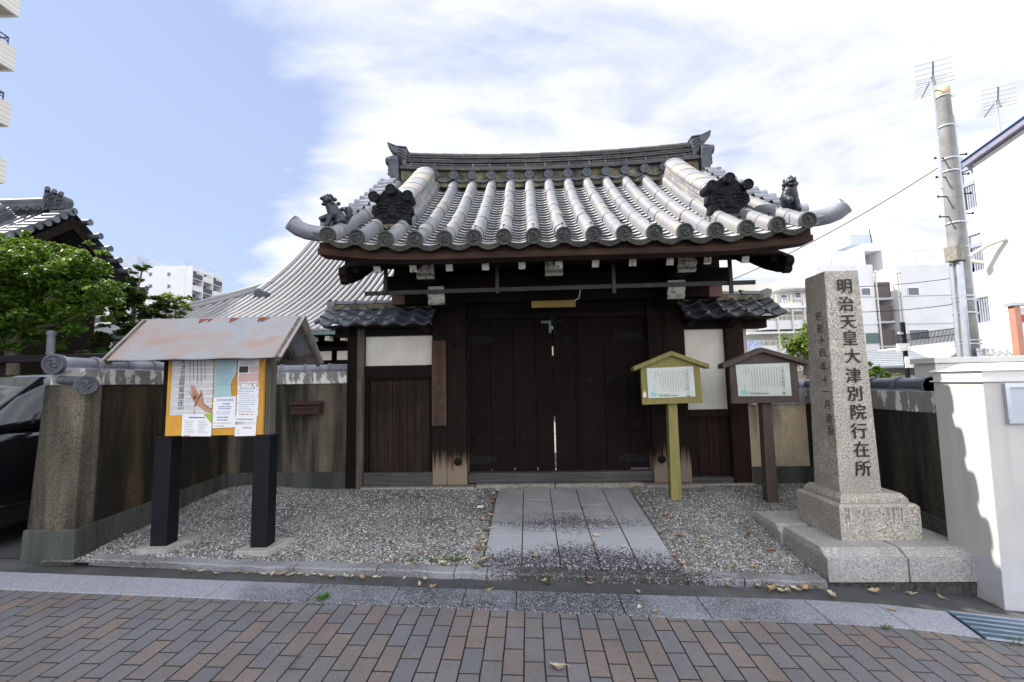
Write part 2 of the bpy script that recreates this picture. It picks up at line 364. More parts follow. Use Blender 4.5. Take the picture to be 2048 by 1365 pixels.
M['noshi'] = tilemat('ridge_tile', [(0, (.038,.040,.048)), (.3, (.068,.064,.062)), (.5, (.05,.053,.064)), (.8, (.092,.076,.062)), (1, (.105,.10,.095))], .6, 10, .4, (.02,.02,.022), .3)
M['noshi_pale'] = tilemat('hip_tile', [(0, (.20,.21,.235)), (.35, (.28,.28,.29)), (.6, (.23,.24,.265)), (.8, (.36,.30,.25)), (1, (.38,.37,.36))], .5, 8, .2, (.12,.12,.13))
M['oni'] = tilemat('demon_tile', [(0, (.010,.011,.0125)), (1, (.016,.017,.019))], .8, 14, .5, (.006,.006,.007), .12)
M['oni_grey'] = tilemat('ridge_end_tile', [(0, (.062,.070,.092)), (1, (.10,.108,.13))], .55, 8, .5, (.022,.025,.032), .35)
M['lion'] = tilemat('lion_clay', [(0, (.018,.022,.034)), (1, (.028,.033,.048))], .45, 18, .4, (.008,.009,.013), .5)
M['coping'] = tilemat('coping_tile', [(0, (.13,.14,.18)), (.5, (.20,.21,.25)), (1, (.26,.265,.30))], .4, 6, .4, (.06,.065,.08))
M['pantile'] = tilemat('glazed_pantile', [(0, (.065,.078,.108)), (.5, (.085,.098,.13)), (1, (.115,.125,.155))], .34, 6, .35, (.04,.045,.055), .7)
M['black_tile'] = tilemat('black_pantile', [(0, (.030,.032,.038)), (1, (.06,.062,.072))], .36, 6, .3, (.02,.02,.024), .8)
M['hall_roll'] = tilemat('hall_roll', [(0, (.20,.20,.217)), (.5, (.24,.237,.248)), (1, (.285,.278,.275))], .6, 2, .3, (.2,.2,.225))
M['hall_pan'] = tilemat('hall_pan', [(0, (.045,.045,.053)), (1, (.07,.07,.08))], .8, 2)
M['left_roof'] = tilemat('blue_grey_tile', [(0, (.065,.074,.10)), (.5, (.095,.105,.135)), (1, (.14,.15,.175))], .5, 4, .4, (.03,.033,.045), .4)
t = NT('tile_mortar'); M['mortar'] = t.fin(t.ramp(t.noise(9, 6), [(.35, (.045,.05,.04)), (.55, (.15,.14,.09)), (.7, (.26,.23,.13))]), .95)
# timber
def wood(name, a, b, axis='z', rough=.8, wear=None, sc=1.0, bump=.35, spec=.12):
    s_ = {'z': (34, 34, 1.3), 'x': (1.3, 34, 34), 'y': (34, 1.3, 34)}[axis]
    t = NT(name); g = t.noise(sc, 6, .62, .5, t.co(scale=s_)); big = t.noise(1.3, 5)
    c = t.ramp(g, [(.28, a), (.72, b)]); c = t.mix(t.ramp(big, [(.35, .5), (.65, 0)]), c, tuple(x*.5 for x in a))
    c = t.mix(t.ramp(t.isl(), [(0, .28), (1, 0)]), c, tuple(x*.4 for x in a))
    if wear: c = wear(t, c, g)
    t.bump(g, bump, .006); return t.fin(c, rough, spec=spec)
def footwear(t, c, g):     # rain-bleached, soft grain near the ground
    z = t.xyz()[2]; k = t.math('MULTIPLY_ADD', t.math('SUBTRACT', g, .5), .55, t.math('SUBTRACT', .72, z))
    c = t.mix(t.ramp(k, [(.30, 0), (.40, .85)]), c, (.11,.075,.052))
    return t.mix(t.ramp(k, [(.40, 0), (.52, .8)]), c, (.24,.19,.145))
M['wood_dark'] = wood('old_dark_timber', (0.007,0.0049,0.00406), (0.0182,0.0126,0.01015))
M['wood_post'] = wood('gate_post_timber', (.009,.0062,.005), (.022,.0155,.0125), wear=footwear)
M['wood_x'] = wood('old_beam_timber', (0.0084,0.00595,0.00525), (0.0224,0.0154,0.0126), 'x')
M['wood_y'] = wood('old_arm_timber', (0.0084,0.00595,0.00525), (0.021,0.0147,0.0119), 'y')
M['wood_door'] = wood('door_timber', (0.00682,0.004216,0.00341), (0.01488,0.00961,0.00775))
M['wood_brown'] = wood('brown_boards', (.017,.0115,.0085), (.062,.043,.033))
M['wood_red'] = wood('red_brown_post', (.014,.008,.0068), (.042,.025,.020))
M['wood_grey'] = wood('weathered_grey_timber', (.045,.042,.038), (.24,.215,.175))
M['wood_sill'] = wood('weathered_sill', (.045,.044,.046), (.16,.155,.155), 'x')
M['fascia'] = wood('eave_board', (.028,.0155,.011), (.088,.052,.037), 'x')
M['plaque'] = wood('plaque_board', (.085,.052,.036), (.155,.098,.068))
M['straw'] = wood('pale_board', (.42,.27,.09), (.62,.43,.17), 'x', wear=None, bump=.1)
M['fence_wood'] = wood('fence_timber', (.012,.011,.013), (.035,.032,.036), 'x')
t = NT('white_paint_old'); n = t.noise(16, 6, .7); M['white_end'] = t.fin(t.mix(t.ramp(n, [(.52, 0), (.62, .9)]), (.62,.60,.52), (.10,.09,.075)), .85)
M['copper_brown'] = plain('copper_brown', (.115,.042,.036), .55, 0, .25, 5)
M['iron'] = plain('dark_iron', (.013,.012,.012), .75, .2, .4, 30, .2, spec=.15)
M['verdigris'] = plain('aged_copper', (.13,.19,.18), .6, .3, .35, 25)
M['black_metal'] = plain('black_sheathing', (.0055,.0062,.0088), .55, 0, .25, 4, .05, spec=.22)
M['concrete'] = plain('concrete', (.30,.295,.28), .85, 0, .3, 9, .3)
M['concrete_pole'] = plain('pole_concrete', (.215,.215,.212), .8, 0, .25, 5, .3, 30)
M['galv'] = plain('galvanised', (.44,.47,.53), .45, .5, .15, 8)
M['rail_dark'] = plain('dark_rail', (.016,.013,.013), .6, .2, .3)
M['ink'] = plain('ink', (.010,.009,.009), .7, 0, .2)
M['ink_grey'] = plain('grey_ink', (.16,.17,.17), .8, 0, .2)
M['carved'] = plain('carved_black', (.016,.014,.013), .75, 0, .4, 60)
M['carved_soft'] = plain('carved_worn', (.045,.042,.038), .8, 0, .4, 60)
t = NT('rusted_sheet'); n = t.noise(1, 6, .62, .5, t.co(scale=(2.2, 2.2, 3.2))); n2 = t.noise(26, 5, .7)
c = t.ramp(n, [(.30, (.27,.29,.33)), (.47, (.32,.33,.36)), (.58, (.34,.29,.28)), (.72, (.35,.235,.195))])
c = t.mix(t.ramp(n2, [(.62, 0), (.72, .5)]), c, (.25,.10,.06)); M['rust_sheet'] = t.fin(c, .45, .25)
M['rust'] = plain('bare_rust', (.20,.065,.035), .9, 0, .35, 20)
def painted(name, col, worn, th):
    t = NT(name); g = t.noise(1, 6, .6, .4, t.co(scale=(30, 30, 2))); n = t.noise(3.5, 6, .65)
    c = t.ramp(g, [(.3, tuple(x*.75 for x in col)), (.7, tuple(x*1.15 for x in col))])
    c = t.mix(t.ramp(n, [(th, 0), (th+.12, .85)]), c, worn); t.bump(g, .25, .004); return t.fin(c, .7)
M['olive'] = painted('olive_paint', (.235,.205,.062), (.075,.085,.055), .60)
M['sign_brown'] = painted('sign_brown_paint', (.078,.056,.047), (.035,.032,.032), .56)
M['panel'] = plain('enamel_panel', (.56,.60,.55), .35, 0, .05, 2)
M['panel_text'] = plain('panel_text', (.17,.19,.18), .6, 0, .1)
M['panel_mark'] = plain('panel_mark', (.22,.50,.55), .6, 0, .1)
M['sheet_white'] = plain('notice_sheet', (.76,.77,.80), .7, 0, .06, 3)
M['ochre'] = plain('ochre_board', (.55,.28,.035), .65, 0, .2, 3, .08)
M['white_wall'] = plain('white_render', (.66,.65,.635), .85, 0, .05, 3, .12, 120)
M['white_base'] = plain('render_base', (.62,.62,.64), .85, 0, .14, 6)
M['steel'] = plain('steel_frame', (.50,.53,.57), .3, .8, .1)
M['glass_grey'] = plain('frosted_pane', (.46,.50,.56), .15, 0, .06, 3)
t = NT('car_paint'); M['car'] = t.fin((.006,.0065,.008), .12, 0, .6, Coat_Weight=1.0, Coat_Roughness=.03)
t = NT('car_glass'); M['car_glass'] = t.fin((.012,.015,.018), .04, 0, .9)
M['rubber'] = plain('rubber', (.015,.015,.015), .85)
M['chrome'] = plain('chrome', (.55,.56,.58), .15, 1, .05)
t = NT('headlamp_lens'); M['lamp'] = t.fin((.5,.52,.55), .08, .3, .7)
M['laminate'] = plain('white_building', (.62,.62,.63), .8, 0, .05, .6)
M['laminate_warm'] = plain('cream_building', (.58,.555,.49), .85, 0, .06, .6)
M['bldg_grey'] = plain('grey_building', (.42,.47,.56), .8, 0, .05, .5)
M['navy'] = plain('dark_balcony', (.045,.055,.085), .5, 0, .1)
t = NT('window_glass'); M['glass'] = t.fin((.045,.06,.085), .08, 0, .8)
M['brown_panel'] = plain('brown_panel', (.075,.058,.058), .6, 0, .1)
t = NT('tile_cladding'); q = t.n('ShaderNodeTexBrick'); q.offset = 0; t.put(q.inputs['Vector'], t.co(rot=(rad(90), 0, 0)))
q.inputs['Scale'].default_value = 1; q.inputs['Brick Width'].default_value = .3; q.inputs['Row Height'].default_value = .3; q.inputs['Mortar Size'].default_value = .02
q.inputs['Color1'].default_value = (.56,.55,.52,1); q.inputs['Color2'].default_value = (.62,.61,.57,1); q.inputs['Mortar'].default_value = (.36,.35,.34,1); M['cladding'] = t.fin(q.outputs['Color'], .5)
M['soffit'] = plain('soffit', (.33,.31,.26), .9, 0, .1)
M['slate'] = plain('slate_roof', (.30,.315,.35), .6, 0, .12, 3)
M['blue_roof'] = plain('blue_metal_roof', (.10,.22,.40), .4, .2, .2, 2)
M['sign_post'] = plain('terracotta_post', (.42,.20,.14), .6, 0, .08)
M['red_paint'] = plain('red_paint', (.45,.03,.04), .5)
M['purple_fascia'] = plain('grey_fascia', (.22,.21,.30), .6)
M['bark'] = plain('bark', (.10,.085,.065), .95, 0, .4, 18, .6, 30)
def leafmat(name, stops, tr=.25):
    t = NT(name); c = t.ramp(t.isl(), stops); m = t.m; T = t.t
    t.fin(c, .5, spec=.35)
    tl = t.n('ShaderNodeBsdfTranslucent'); t.put(tl.inputs[0], t.mix(.5, c, (.16,.22,.02))); mxs = t.n('ShaderNodeMixShader'); mxs.inputs[0].default_value = tr
    o = [x for x in T.nodes if x.type == 'OUTPUT_MATERIAL'][0]
    T.links.new(t.b.outputs[0], mxs.inputs[1]); T.links.new(tl.outputs[0], mxs.inputs[2]); T.links.new(mxs.outputs[0], o.inputs[0]); return m
M['maple'] = leafmat('maple_leaf', [(0, (.035,.10,.014)), (.45, (.065,.155,.02)), (.8, (.115,.21,.03)), (1, (.19,.25,.045))], .35)
M['maple2'] = leafmat('dark_leaf', [(0, (.022,.060,.016)), (.5, (.036,.085,.02)), (1, (.075,.13,.03))], .3)
M['bright_leaf'] = leafmat('bright_leaf', [(0, (.055,.12,.015)), (.5, (.11,.20,.03)), (1, (.24,.29,.06))], .4)
M['leaf_dry'] = leafmat('dry_leaf', [(0, (.24,.13,.06)), (.5, (.34,.23,.12)), (1, (.42,.33,.20))], .15)
M['leaf_tan'] = leafmat('tan_leaf', [(0, (.40,.33,.21)), (1, (.55,.50,.36))], .15)
M['leaf_red'] = leafmat('russet_leaf', [(0, (.20,.095,.05)), (1, (.30,.16,.085))], .15)
M['leaf_green'] = leafmat('green_leaf', [(0, (.05,.17,.02)), (1, (.09,.22,.03))], .3)
M['weed'] = leafmat('weed', [(0, (.06,.13,.03)), (1, (.12,.19,.05))], .3)
M['skin'] = plain('printed_skin', (.46,.26,.17), .7, 0, .1, 8); M['skin_dark'] = plain('printed_skin_shade', (.26,.13,.085), .7, 0, .1, 8)
M['beads'] = plain('printed_beads', (.17,.035,.02), .6); M['tassel'] = plain('printed_tassel', (.62,.38,.38), .7)
M['p_grey'] = plain('print_grey', (.55,.55,.56), .7, 0, .05); M['p_blue'] = plain('blue_sheet', (.36,.53,.56), .7, 0, .05)
M['p_pink'] = plain('pink_print', (.62,.42,.42), .7, 0, .1); M['p_lime'] = plain('lime_print', (.30,.45,.06), .7, 0, .1)
M['p_orange'] = plain('orange_print', (.62,.32,.08), .7, 0, .2); M['p_red'] = plain('red_print', (.55,.10,.10), .7)
M['p_dark'] = plain('photo_print', (.05,.055,.045), .7, 0, .6, 30); M['p_blueink'] = plain('blue_ink', (.10,.15,.34), .7)
M['cloth'] = plain('laundry', (.35,.4,.55), .9, 0, .6, 4)
# ------------------------------------------------------------------ ground, street, kerb
def cl(a, lo, hi): return max(lo, min(hi, a))
def road(x, y): return -.075*cl((x-2.25)/1.25, 0, 1) - .022*cl(x, -10, 14) + .015*(cl(y, -8, 5) - 3.2)
def sheet(name, poly_fn, xs, ys, zf, mat, kind='structure'):
    b = MB(); nx, ny = len(xs), len(ys); vs = []
    for j in range(ny):
        for i in range(nx):
            x, y = poly_fn(i, j); vs.append((x, y, zf(x, y)))
    b.add(vs, [(j*nx+i, j*nx+i+1, (j+1)*nx+i+1, (j+1)*nx+i) for j in range(ny-1) for i in range(nx-1)], 0, True)
    return struct(b.build(name, mat), kind)
def lin(a, b, n): return [a + (b-a)*i/(n-1) for i in range(n)]
def pl(pts, x):
    if x <= pts[0][0]: return pts[0][1] + (x-pts[0][0])*(pts[1][1]-pts[0][1])/(pts[1][0]-pts[0][0])
    for (x0, y0), (x1, y1) in zip(pts, pts[1:]):
        if x <= x1: break
    return y0 + (x-x0)*(y1-y0)/(x1-x0)
S_LO = [(-3.956, 3.396), (-1.964, 3.314), (-.146, 3.252), (1.414, 3.183), (2.29, 3.165), (2.85, 3.10), (4.5, 2.90)]
S_HI = [(-4.303, 3.683), (-2.136, 3.596), (-.156, 3.533), (1.208, 3.498), (2.364, 3.475), (2.92, 3.42), (4.5, 3.22)]
K_LO = [(-3.823, 3.87), (-2.291, 3.775), (-.162, 3.723), (2.222, 3.68)]
xs = lin(-16, 16, 65)
sheet('ground', lambda i, j: (gx[i], gy[j]), gx := lin(-300, 300, 121), gy := lin(-60, 500, 113), lambda x, y: road(x, y) - .035, M['asphalt'])
sheet('street', lambda i, j: (xs[i], -8 + (pl(S_LO, xs[i])+.02+8)*ys[j]), xs, ys := lin(0, 1, 12), road, M['brick'])
# granite strip laid in slabs, thin joints
b = MB(); x = -6.4
joints = [-6.4, -5.6, -4.72, -4.0, -3.14, -2.35, -1.60, -1.0, -.5, -.12, .62, 1.18, 1.93, 2.42, 2.80]
for x0, x1 in zip(joints, joints[1:]):
    g = .003; p = [(x0+g, pl(S_LO, x0)), (x1-g, pl(S_LO, x1)), (x1-g+(.07 if x1 == 2.80 else 0), pl(S_HI, x1)), (x0+g, pl(S_HI, x0))]
    b.hexa([(u, v, road(u, v)-.03) for u, v in p] + [(u, v, road(u, v)+.006) for u, v in p])
struct(b.build('gutter_strip', M['strip'], bevel=.003))
sheet('gutter', lambda i, j: (xs[i], pl(S_HI, xs[i]) - .01 + (5.2-pl(S_HI, xs[i]))*ys[j]), xs, ys, lambda x, y: road(x, y)-.004, M['gutter'])
sheet('alley', lambda i, j: (lin(-16, -3.9, 14)[i], lin(3.95, 16, 14)[j]), lin(-16, -3.9, 14), lin(4.0, 16, 14), lambda x, y: road(x, y)+.003, M['asphalt'])
# kerb stones
b = MB(); kx = [-3.74, -2.62, -1.93, -1.25, -.62, -.36, .42, 1.19, 1.62, 2.235]
for x0, x1 in zip(kx, kx[1:]):
    n = 7; pr = []
    for i in range(n):
        u = x0+.004 + (x1-x0-.008)*i/(n-1); y = pl(K_LO, u) + rnd.uniform(-.012, .012); z = road(u, y); t_ = .048 + rnd.uniform(-.004, .004)
        yb = y + .125 + rnd.uniform(-.015, .02)
        pr.append([(u, y, z-.03), (u, y-.004, z+t_-.010), (u, y+.009, z+t_), (u, yb-.015, z+t_+.004), (u, yb, z-.02)])
    vs = [p for r in pr for p in r]
    b.add(vs, [(i*5+k, i*5+k+1, (i+1)*5+k+1, (i+1)*5+k) for i in range(n-1) for k in range(4)], 0, False)
    b.add(pr[0], [(0,1,2,3,4)]); b.add(pr[-1], [(4,3,2,1,0)])
struct(b.build('kerb', M['kerb']))
# forecourt gravel
def gz(x, y):
    t = cl((y-3.8)/2.0, 0, 1.1); zk = road(x, 3.75) + .052
    return zk*(1-t) + .245*t
def bump2(x, y): return .012*math.sin(x*3.1+1)*math.sin(y*2.7) + .008*math.sin(x*7.3)*math.cos(y*6.1)
gxs, gys = lin(-4.1, 3.6, 150), lin(3.80, 6.4, 60)
def gheight(x, y):
    edge = cl(min((y-3.80)/.25, 1), 0, 1); pth = cl((abs(x-.39)-.80)/.25, 0, 1)
    bank = .07*math.exp(-((x+3.55)/.45)**2)*cl((y-4.9)/.8, 0, 1)
    return gz(x, y) - .012 + bump2(x, y)*edge*pth + bank - (.03 if abs(x-.39) < .8 else 0)
sheet('gravel', lambda i, j: (gxs[i], gys[j]), gxs, gys, gheight, M['gravel'], 'stuff')
b = MB(); prs = random.Random(3)
for _ in range(24000):
    x = prs.uniform(-3.9, 3.3); y = 3.85 + 2.0*prs.random()**1.25
    if abs(x-.39) < .83 or (x > 2.25 and y < 4.8): continue
    r = prs.uniform(.004, .0105); a = prs.uniform(0, 6.3); z = gheight(x, y); sx, sy = r*math.cos(a), r*math.sin(a)
    k = prs.uniform(.6, 1)
    b.add([(x+sx, y+sy, z), (x-sy*k, y+sx*k, z+r*.1), (x-sx, y-sy, z), (x+sy*k, y-sx*k, z), (x, y, z+r*prs.uniform(.6, .95))], [(0,1,4),(1,2,4),(2,3,4),(3,0,4)])
struct(b.build('loose_gravel', M['pebble'], recalc=False), 'stuff')
# granite path: five runs of slabs up to the gate
b = MB(); PX0, PX1 = -.405, 1.183
for c_ in range(5):
    xa, xb = PX0 + (PX1-PX0)*c_/5, PX0 + (PX1-PX0)*(c_+1)/5
    cuts = [3.85] + {0: [4.40, 5.02], 1: [4.15, 4.55, 5.35], 2: [4.42, 5.0], 3: [4.1, 4.62, 5.2], 4: [4.40, 5.05]}[c_] + [5.74]
    for y0, y1 in zip(cuts, cuts[1:]):
        g = .005; f = lambda x, y: gz(x, y) + .010 + rj
        rj = rnd.uniform(-.003, .003)
        sk = .03*(y0-3.88)
        p = [(xa+g, y0+.004), (xb-g, y0+.004), (xb-g, y1-.003), (xa+g, y1-.003)]
        b.hexa([(u, v, f(u, v)-.08) for u, v in p] + [(u, v, f(u, v)) for u, v in p])
struct(b.build('stone_path', M['path'], bevel=.003))
b = MB(); b.hexa([(x, y, gz(x, y)-.05) for x, y in ((PX0+.01, 3.86), (PX1-.01, 3.86), (PX1-.01, 5.73), (PX0+.01, 5.73))] + [(x, y, gz(x, y)-.004) for x, y in ((PX0+.01, 3.86), (PX1-.01, 3.86), (PX1-.01, 5.73), (PX0+.01, 5.73))])
struct(b.build('path_bed', M['rubble']))
sheet('courtyard', lambda i, j: (lin(-4.0, 22, 14)[i], lin(6.3, 60, 14)[j]), lin(0, 1, 14), lin(0, 1, 14), lambda x, y: .24, M['court'])
# ------------------------------------------------------------------ tiled roofs
def half_pts(c, ax, up, r0, r1, d, n=7, a0=0, a1=math.pi):
    ring = []
    for k in range(n+1):
        a = a0 + (a1-a0)*k/n
        ring.append((ax*math.cos(a), up*math.sin(a)))
    return [c + (p+q)*r0 for p, q in ring], [c + d + (p+q)*r1 for p, q in ring]
def strip(b, A, B, mi=0, smooth=True):
    n = len(A); b.add(list(A)+list(B), [(i, i+1, n+i+1, n+i) for i in range(n-1)], mi, smooth)
class Roof:
    def __init__(s, cx, half, sp, ye, yr, ze, zr, a=.80, sori=.07, r=.068):
        s.cx, s.half, s.sp, s.ye, s.yr, s.ze, s.zr, s.a, s.sori, s.r = cx, half, sp, ye, yr, ze, zr, a, sori, r
        s.hw = half*sp
    def z(s, y, x=None):
        t = (y-s.ye)/(s.yr-s.ye); t = t if t <= 1 else 2-t
        z = s.ze + (s.zr-s.ze)*(s.a*t + (1-s.a)*t*t)
        if x is not None:
            e = max(0, (abs(x-s.cx)/s.hw-.55)/.45); z += s.sori*e*e*(1-.35*t)
        return z
    def frame(s, y, x):
        e = .01; d = Vector((0, 2*e, s.z(y+e, x)-s.z(y-e, x))).normalized(); n = Vector((0, -d.z, d.y))
        return Vector((x, y, s.z(y, x))), d, n
    def steps(s, L, y0=None, y1=None):
        y = s.ye if y0 is None else y0; out = [y]; y1 = s.yr-.1 if y1 is None else y1
        while y < y1:
            _, d, _ = s.frame(y, s.cx); y += L*d.y; out.append(min(y, y1))
        return out
def tile_rolls(R, b, L=.27, xs=None, y1=None, jit=.004):
    X = Vector((1,0,0))
    for k in range(-R.half, R.half+1):
        x = R.cx + R.sp*k; st = R.steps(L, R.ye + (rnd.random()*.5)*0, y1)
        for i in range(len(st)-1):
            p, d, n = R.frame(st[i], x); q, _, n2 = R.frame(st[i+1], x)
            j = rnd.uniform(-jit, jit); r = R.r + rnd.uniform(-.0015, .0015)
            A, _ = half_pts(p+X*j+n*.012, X, n, r+.0015, r, d*0); B, _ = half_pts(q+d*.006+X*j+n*.012, X, n2, r-.001, r, d*0)
            A = [A[0]-n*.04] + A + [A[-1]-n*.04]; B = [B[0]-n2*.04] + B + [B[-1]-n2*.04]
            strip(b, A, B)
def tile_pans(R, b, ex=.122, y1=None, under=1):
    w = R.sp/2
    for k in range(-R.half, R.half):
        x = R.cx + R.sp*(k+.5); st = R.steps(ex, R.ye-.03, y1)
        for i in range(len(st)-1):
            p, d, n = R.frame(st[i], x); q, _, n2 = R.frame(st[i+1], x)
            jz = rnd.uniform(-.002, .002)
            def arc(c, nn, h): return [c + Vector((u*w, 0, 0)) + nn*(h - .058 + .052*u*u + jz) for u in (-1, -.66, -.33, 0, .33, .66, 1)]
            A = arc(p, n, .026); B = arc(q + d*.012, n2, .003); F = arc(p, n, .002)
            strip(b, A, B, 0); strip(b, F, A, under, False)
def disc_mb(b, o, d, r, th=.03, mi=0, relief=True, up=Vector((0,0,1))):
    d = Vector(d).normalized(); o = Vector(o)
    b.lathe([(r*.86, -.03), (r, -.005), (r, th*.6), (r*.97, th), (r*.80, th), (r*.76, th*.62), (0, th*.62)], o, d, 22, mi, False)
    if relief:
        a = d.orthogonal().normalized(); c = d.cross(a); ph = rnd.uniform(0, 6.3)
        for k in range(3):
            pts = []; rs = []
            for i in range(8):
                t = i/7; an = ph + k*2.094 + t*2.4; rr = r*(.20+.40*t); pts.append(o + d*th*.66 + (a*math.cos(an)+c*math.sin(an))*rr); rs.append(r*(.17*(1-t)+.035))
            b.tube(pts, rs, 5, mi, True, True)
        for i in range(16):
            an = i*math.pi/8; b.ball(o + d*th*.62 + (a*math.cos(an)+c*math.sin(an))*r*.68, r*.055, 5, 3, mi)

G = thing('temple_gate', 'dark timber temple gate under a heavy grey tiled roof, closed double doors', 'gate', (.36, 5.9, .26))
CX = .36
RF = Roof(CX, 8, .281, 4.2, 6.7, 2.905, 4.635)
roof = None
b = MB(); tile_pans(RF, b, y1=6.45)
# back slope, simpler
RB = Roof(CX, 8, .281, 4.2, 6.7, 2.905, 4.635)
for k in range(-8, 8):
    x = CX + .281*(k+.5)
    for i in range(8):
        y0, y1 = 6.9 + i*.29, 7.2 + i*.29
        for u0, u1 in ((-.14, 0), (0, .14)):
            b.add([(x+u0, y0, RF.z(y0)-.03), (x+u1, y0, RF.z(y0)-.03), (x+u1, y1, RF.z(y1)-.045), (x+u0, y1, RF.z(y1)-.045)], [(0,1,2,3)])
roof = b.build('roof', [M['pan'], M['pan_under']], G, recalc=False, label='grey tiled roof with round ribs and curved eave')
b = MB(); tile_rolls(RF, b, y1=6.5)
for k in range(-8, 9):
    x = CX + .281*k; b.tube([(x, 6.9 + i*.29, RF.z(6.9+i*.29)+.0) for i in range(9)], .066, 8)
b.build('round_tiles', M['roll'], roof, recalc=False)
# eave: broad pan fronts between the discs, then the discs
b = MB()
for k in range(-8, 8):
    x = CX + .281*(k+.5); p, d, n = RF.frame(4.185, x); w = .135
    us = lin(-1, 1, 9)
    T = [Vector((x+u*w, 4.172, RF.z(4.185, x+u*w*.5) - .040 + .045*u*u)) for u in us]
    Bt = [q - Vector((0, .006, .058-.016*abs(u))) for q, u in zip(T, us)]; Bk = [q + Vector((0, .12, .05)) for q in T]
    strip(b, Bt, T, 0); strip(b, T, Bk, 1); strip(b, [q + Vector((0, .12, .03)) for q in Bt], Bt, 0)
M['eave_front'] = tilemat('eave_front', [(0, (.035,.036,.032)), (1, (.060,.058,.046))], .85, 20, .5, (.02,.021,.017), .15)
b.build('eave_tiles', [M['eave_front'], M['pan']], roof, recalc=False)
for k in range(-8, 9):
    x = CX + .281*k; b = MB(); p, d, n = RF.frame(4.2, x); disc_mb(b, p + Vector((0, -.012, .018)), (0, -1, -.10), .0785, .032)
    b.build('eave_disc', M['disc'], roof)
for k in range(-8, 9):
    b = MB(); x = CX + .281*k + rnd.uniform(-.006, .006); p, d, n = RF.frame(4.34, x); q = p + n*.075
    b.bar(q, q + n*.035, .006, .006); b.bar(q + n*.033 - Vector((.014, 0, 0)), q + n*.033 + Vector((.014, 0, 0)), .007, .007); b.build('tile_nail', M['iron'], roof)
# ---- verges: short tubes that stick out sideways, with rim discs
for sgn in (-1, 1):
    b = MB(); X = Vector((sgn, 0, 0)); xe = CX + sgn*2.31
    for i, y in enumerate(RF.steps(.215, 4.62, 6.5)):
        p, d, n = RF.frame(y, CX + sgn*2.25); c = Vector((xe, y, p.z)) + n*.045 + Vector((-.06*sgn, 0, 0))
        A = [c + (d*math.cos(a)+n*math.sin(a))*.070 for a in lin(0, 2*math.pi, 13)]
        Bq = [c + X*.17 + Vector((0, 0, -.012)) + (d*math.cos(a)+n*math.sin(a))*.070 for a in lin(0, 2*math.pi, 13)]
        Cq = [c + X*.235 + Vector((0, 0, -.012)) + (d*math.cos(a)+n*math.sin(a))*.082 for a in lin(0, 2*math.pi, 13)]
        strip(b, A, Bq); strip(b, Bq, Cq); b.add(Cq[:-1], [tuple(range(12))])
        # hanging verge tile below
        e = c + X*.16 - n*.05
        b.obox(e, (.10, .20, .03), Matrix((Vector((1,0,0)), d, n)).transposed())
    b.build('verge_tiles', M['coping'], roof, recalc=False)
    # upswept corner tile
    b = MB(); z0 = RF.z(4.3, CX + sgn*2.25)
    pts = [(CX+sgn*2.20, 4.40, z0+.035), (CX+sgn*2.32, 4.34, z0+.028), (CX+sgn*2.42, 4.30, z0+.022), (CX+sgn*2.50, 4.27, z0+.032), (CX+sgn*2.57, 4.25, z0+.060), (CX+sgn*2.62, 4.235, z0+.105)]
    b.tube(pts, [.074, .075, .076, .077, .079, .083], 14, 0)
    d = (Vector(pts[-1])-Vector(pts[-2])).normalized(); disc_mb(b, Vector(pts[-1]) + d*.005, d + Vector((0, -.75, 0)), .084, .02, 0, False)
    for j in range(3):
        b.tube([(CX+sgn*(2.21+.02*j), 4.20+.02*j, z0-.035-.022*j+.05), (CX+sgn*2.35, 4.22+.02*j, z0-.055-.022*j+.05), (CX+sgn*2.47, 4.24+.02*j, z0-.02-.02*j+.05)], [.02, .022, .012], 6, 0)
    b.build('corner_tile', M['coping'], roof, recalc=False)
# ---- main ridge
rz = lambda x: 4.655 + .085*(abs(x-CX)/2.2)**2.2
b = MB(); wall = MB()
xs_ = lin(CX-2.2, CX+2.2, 33)
for x0, x1 in zip(xs_, xs_[1:]):
    wall.hexa([(x0, 6.50, rz(x0)-.22), (x1, 6.50, rz(x1)-.22), (x1, 6.90, rz(x1)-.22), (x0, 6.90, rz(x0)-.22), (x0, 6.50, rz(x0)+.02), (x1, 6.50, rz(x1)+.02), (x1, 6.90, rz(x1)+.02), (x0, 6.90, rz(x0)+.02)])
wall.build('ridge_bedding', M['mortar'], roof)
lay = [(.012, .030, .270), (.050, .026, .235), (.088, .026, .190), (.126, .026, .178), (.164, .026, .188), (.202, .026, .172), (.240, .026, .180), (.278, .026, .165)]
for li, (h, th, hw) in enumerate(lay):
    x = CX-2.2 - (.15 if li % 2 else 0)
    while x < CX+2.2:
        x1 = min(x+.3, CX+2.2); xa = max(x, CX-2.2); g = .0025; jy = rnd.uniform(-.004, .004)
        if x1 > xa:
            b.hexa([(xa+g, 6.7-hw+jy, rz(xa)+h), (x1-g, 6.7-hw+jy, rz(x1)+h), (x1-g, 6.7+hw, rz(x1)+h), (xa+g, 6.7+hw, rz(xa)+h),
                    (xa+g, 6.7-hw+jy+.004, rz(xa)+h+th), (x1-g, 6.7-hw+jy+.004, rz(x1)+h+th), (x1-g, 6.7+hw, rz(x1)+h+th), (xa+g, 6.7+hw, rz(xa)+h+th)])
        x += .3
for x0, x1 in zip(xs_, xs_[1:]):
    b.hexa([(x0, 6.575, rz(x0)+.01), (x1, 6.575, rz(x1)+.01), (x1, 6.825, rz(x1)+.01), (x0, 6.825, rz(x0)+.01), (x0, 6.575, rz(x0)+.29), (x1, 6.575, rz(x1)+.29), (x1, 6.825, rz(x1)+.29), (x0, 6.825, rz(x0)+.29)], 1)
ridge = b.build('ridge', [M['noshi'], M['pan_under']], roof)
b = MB(); x = CX-2.2
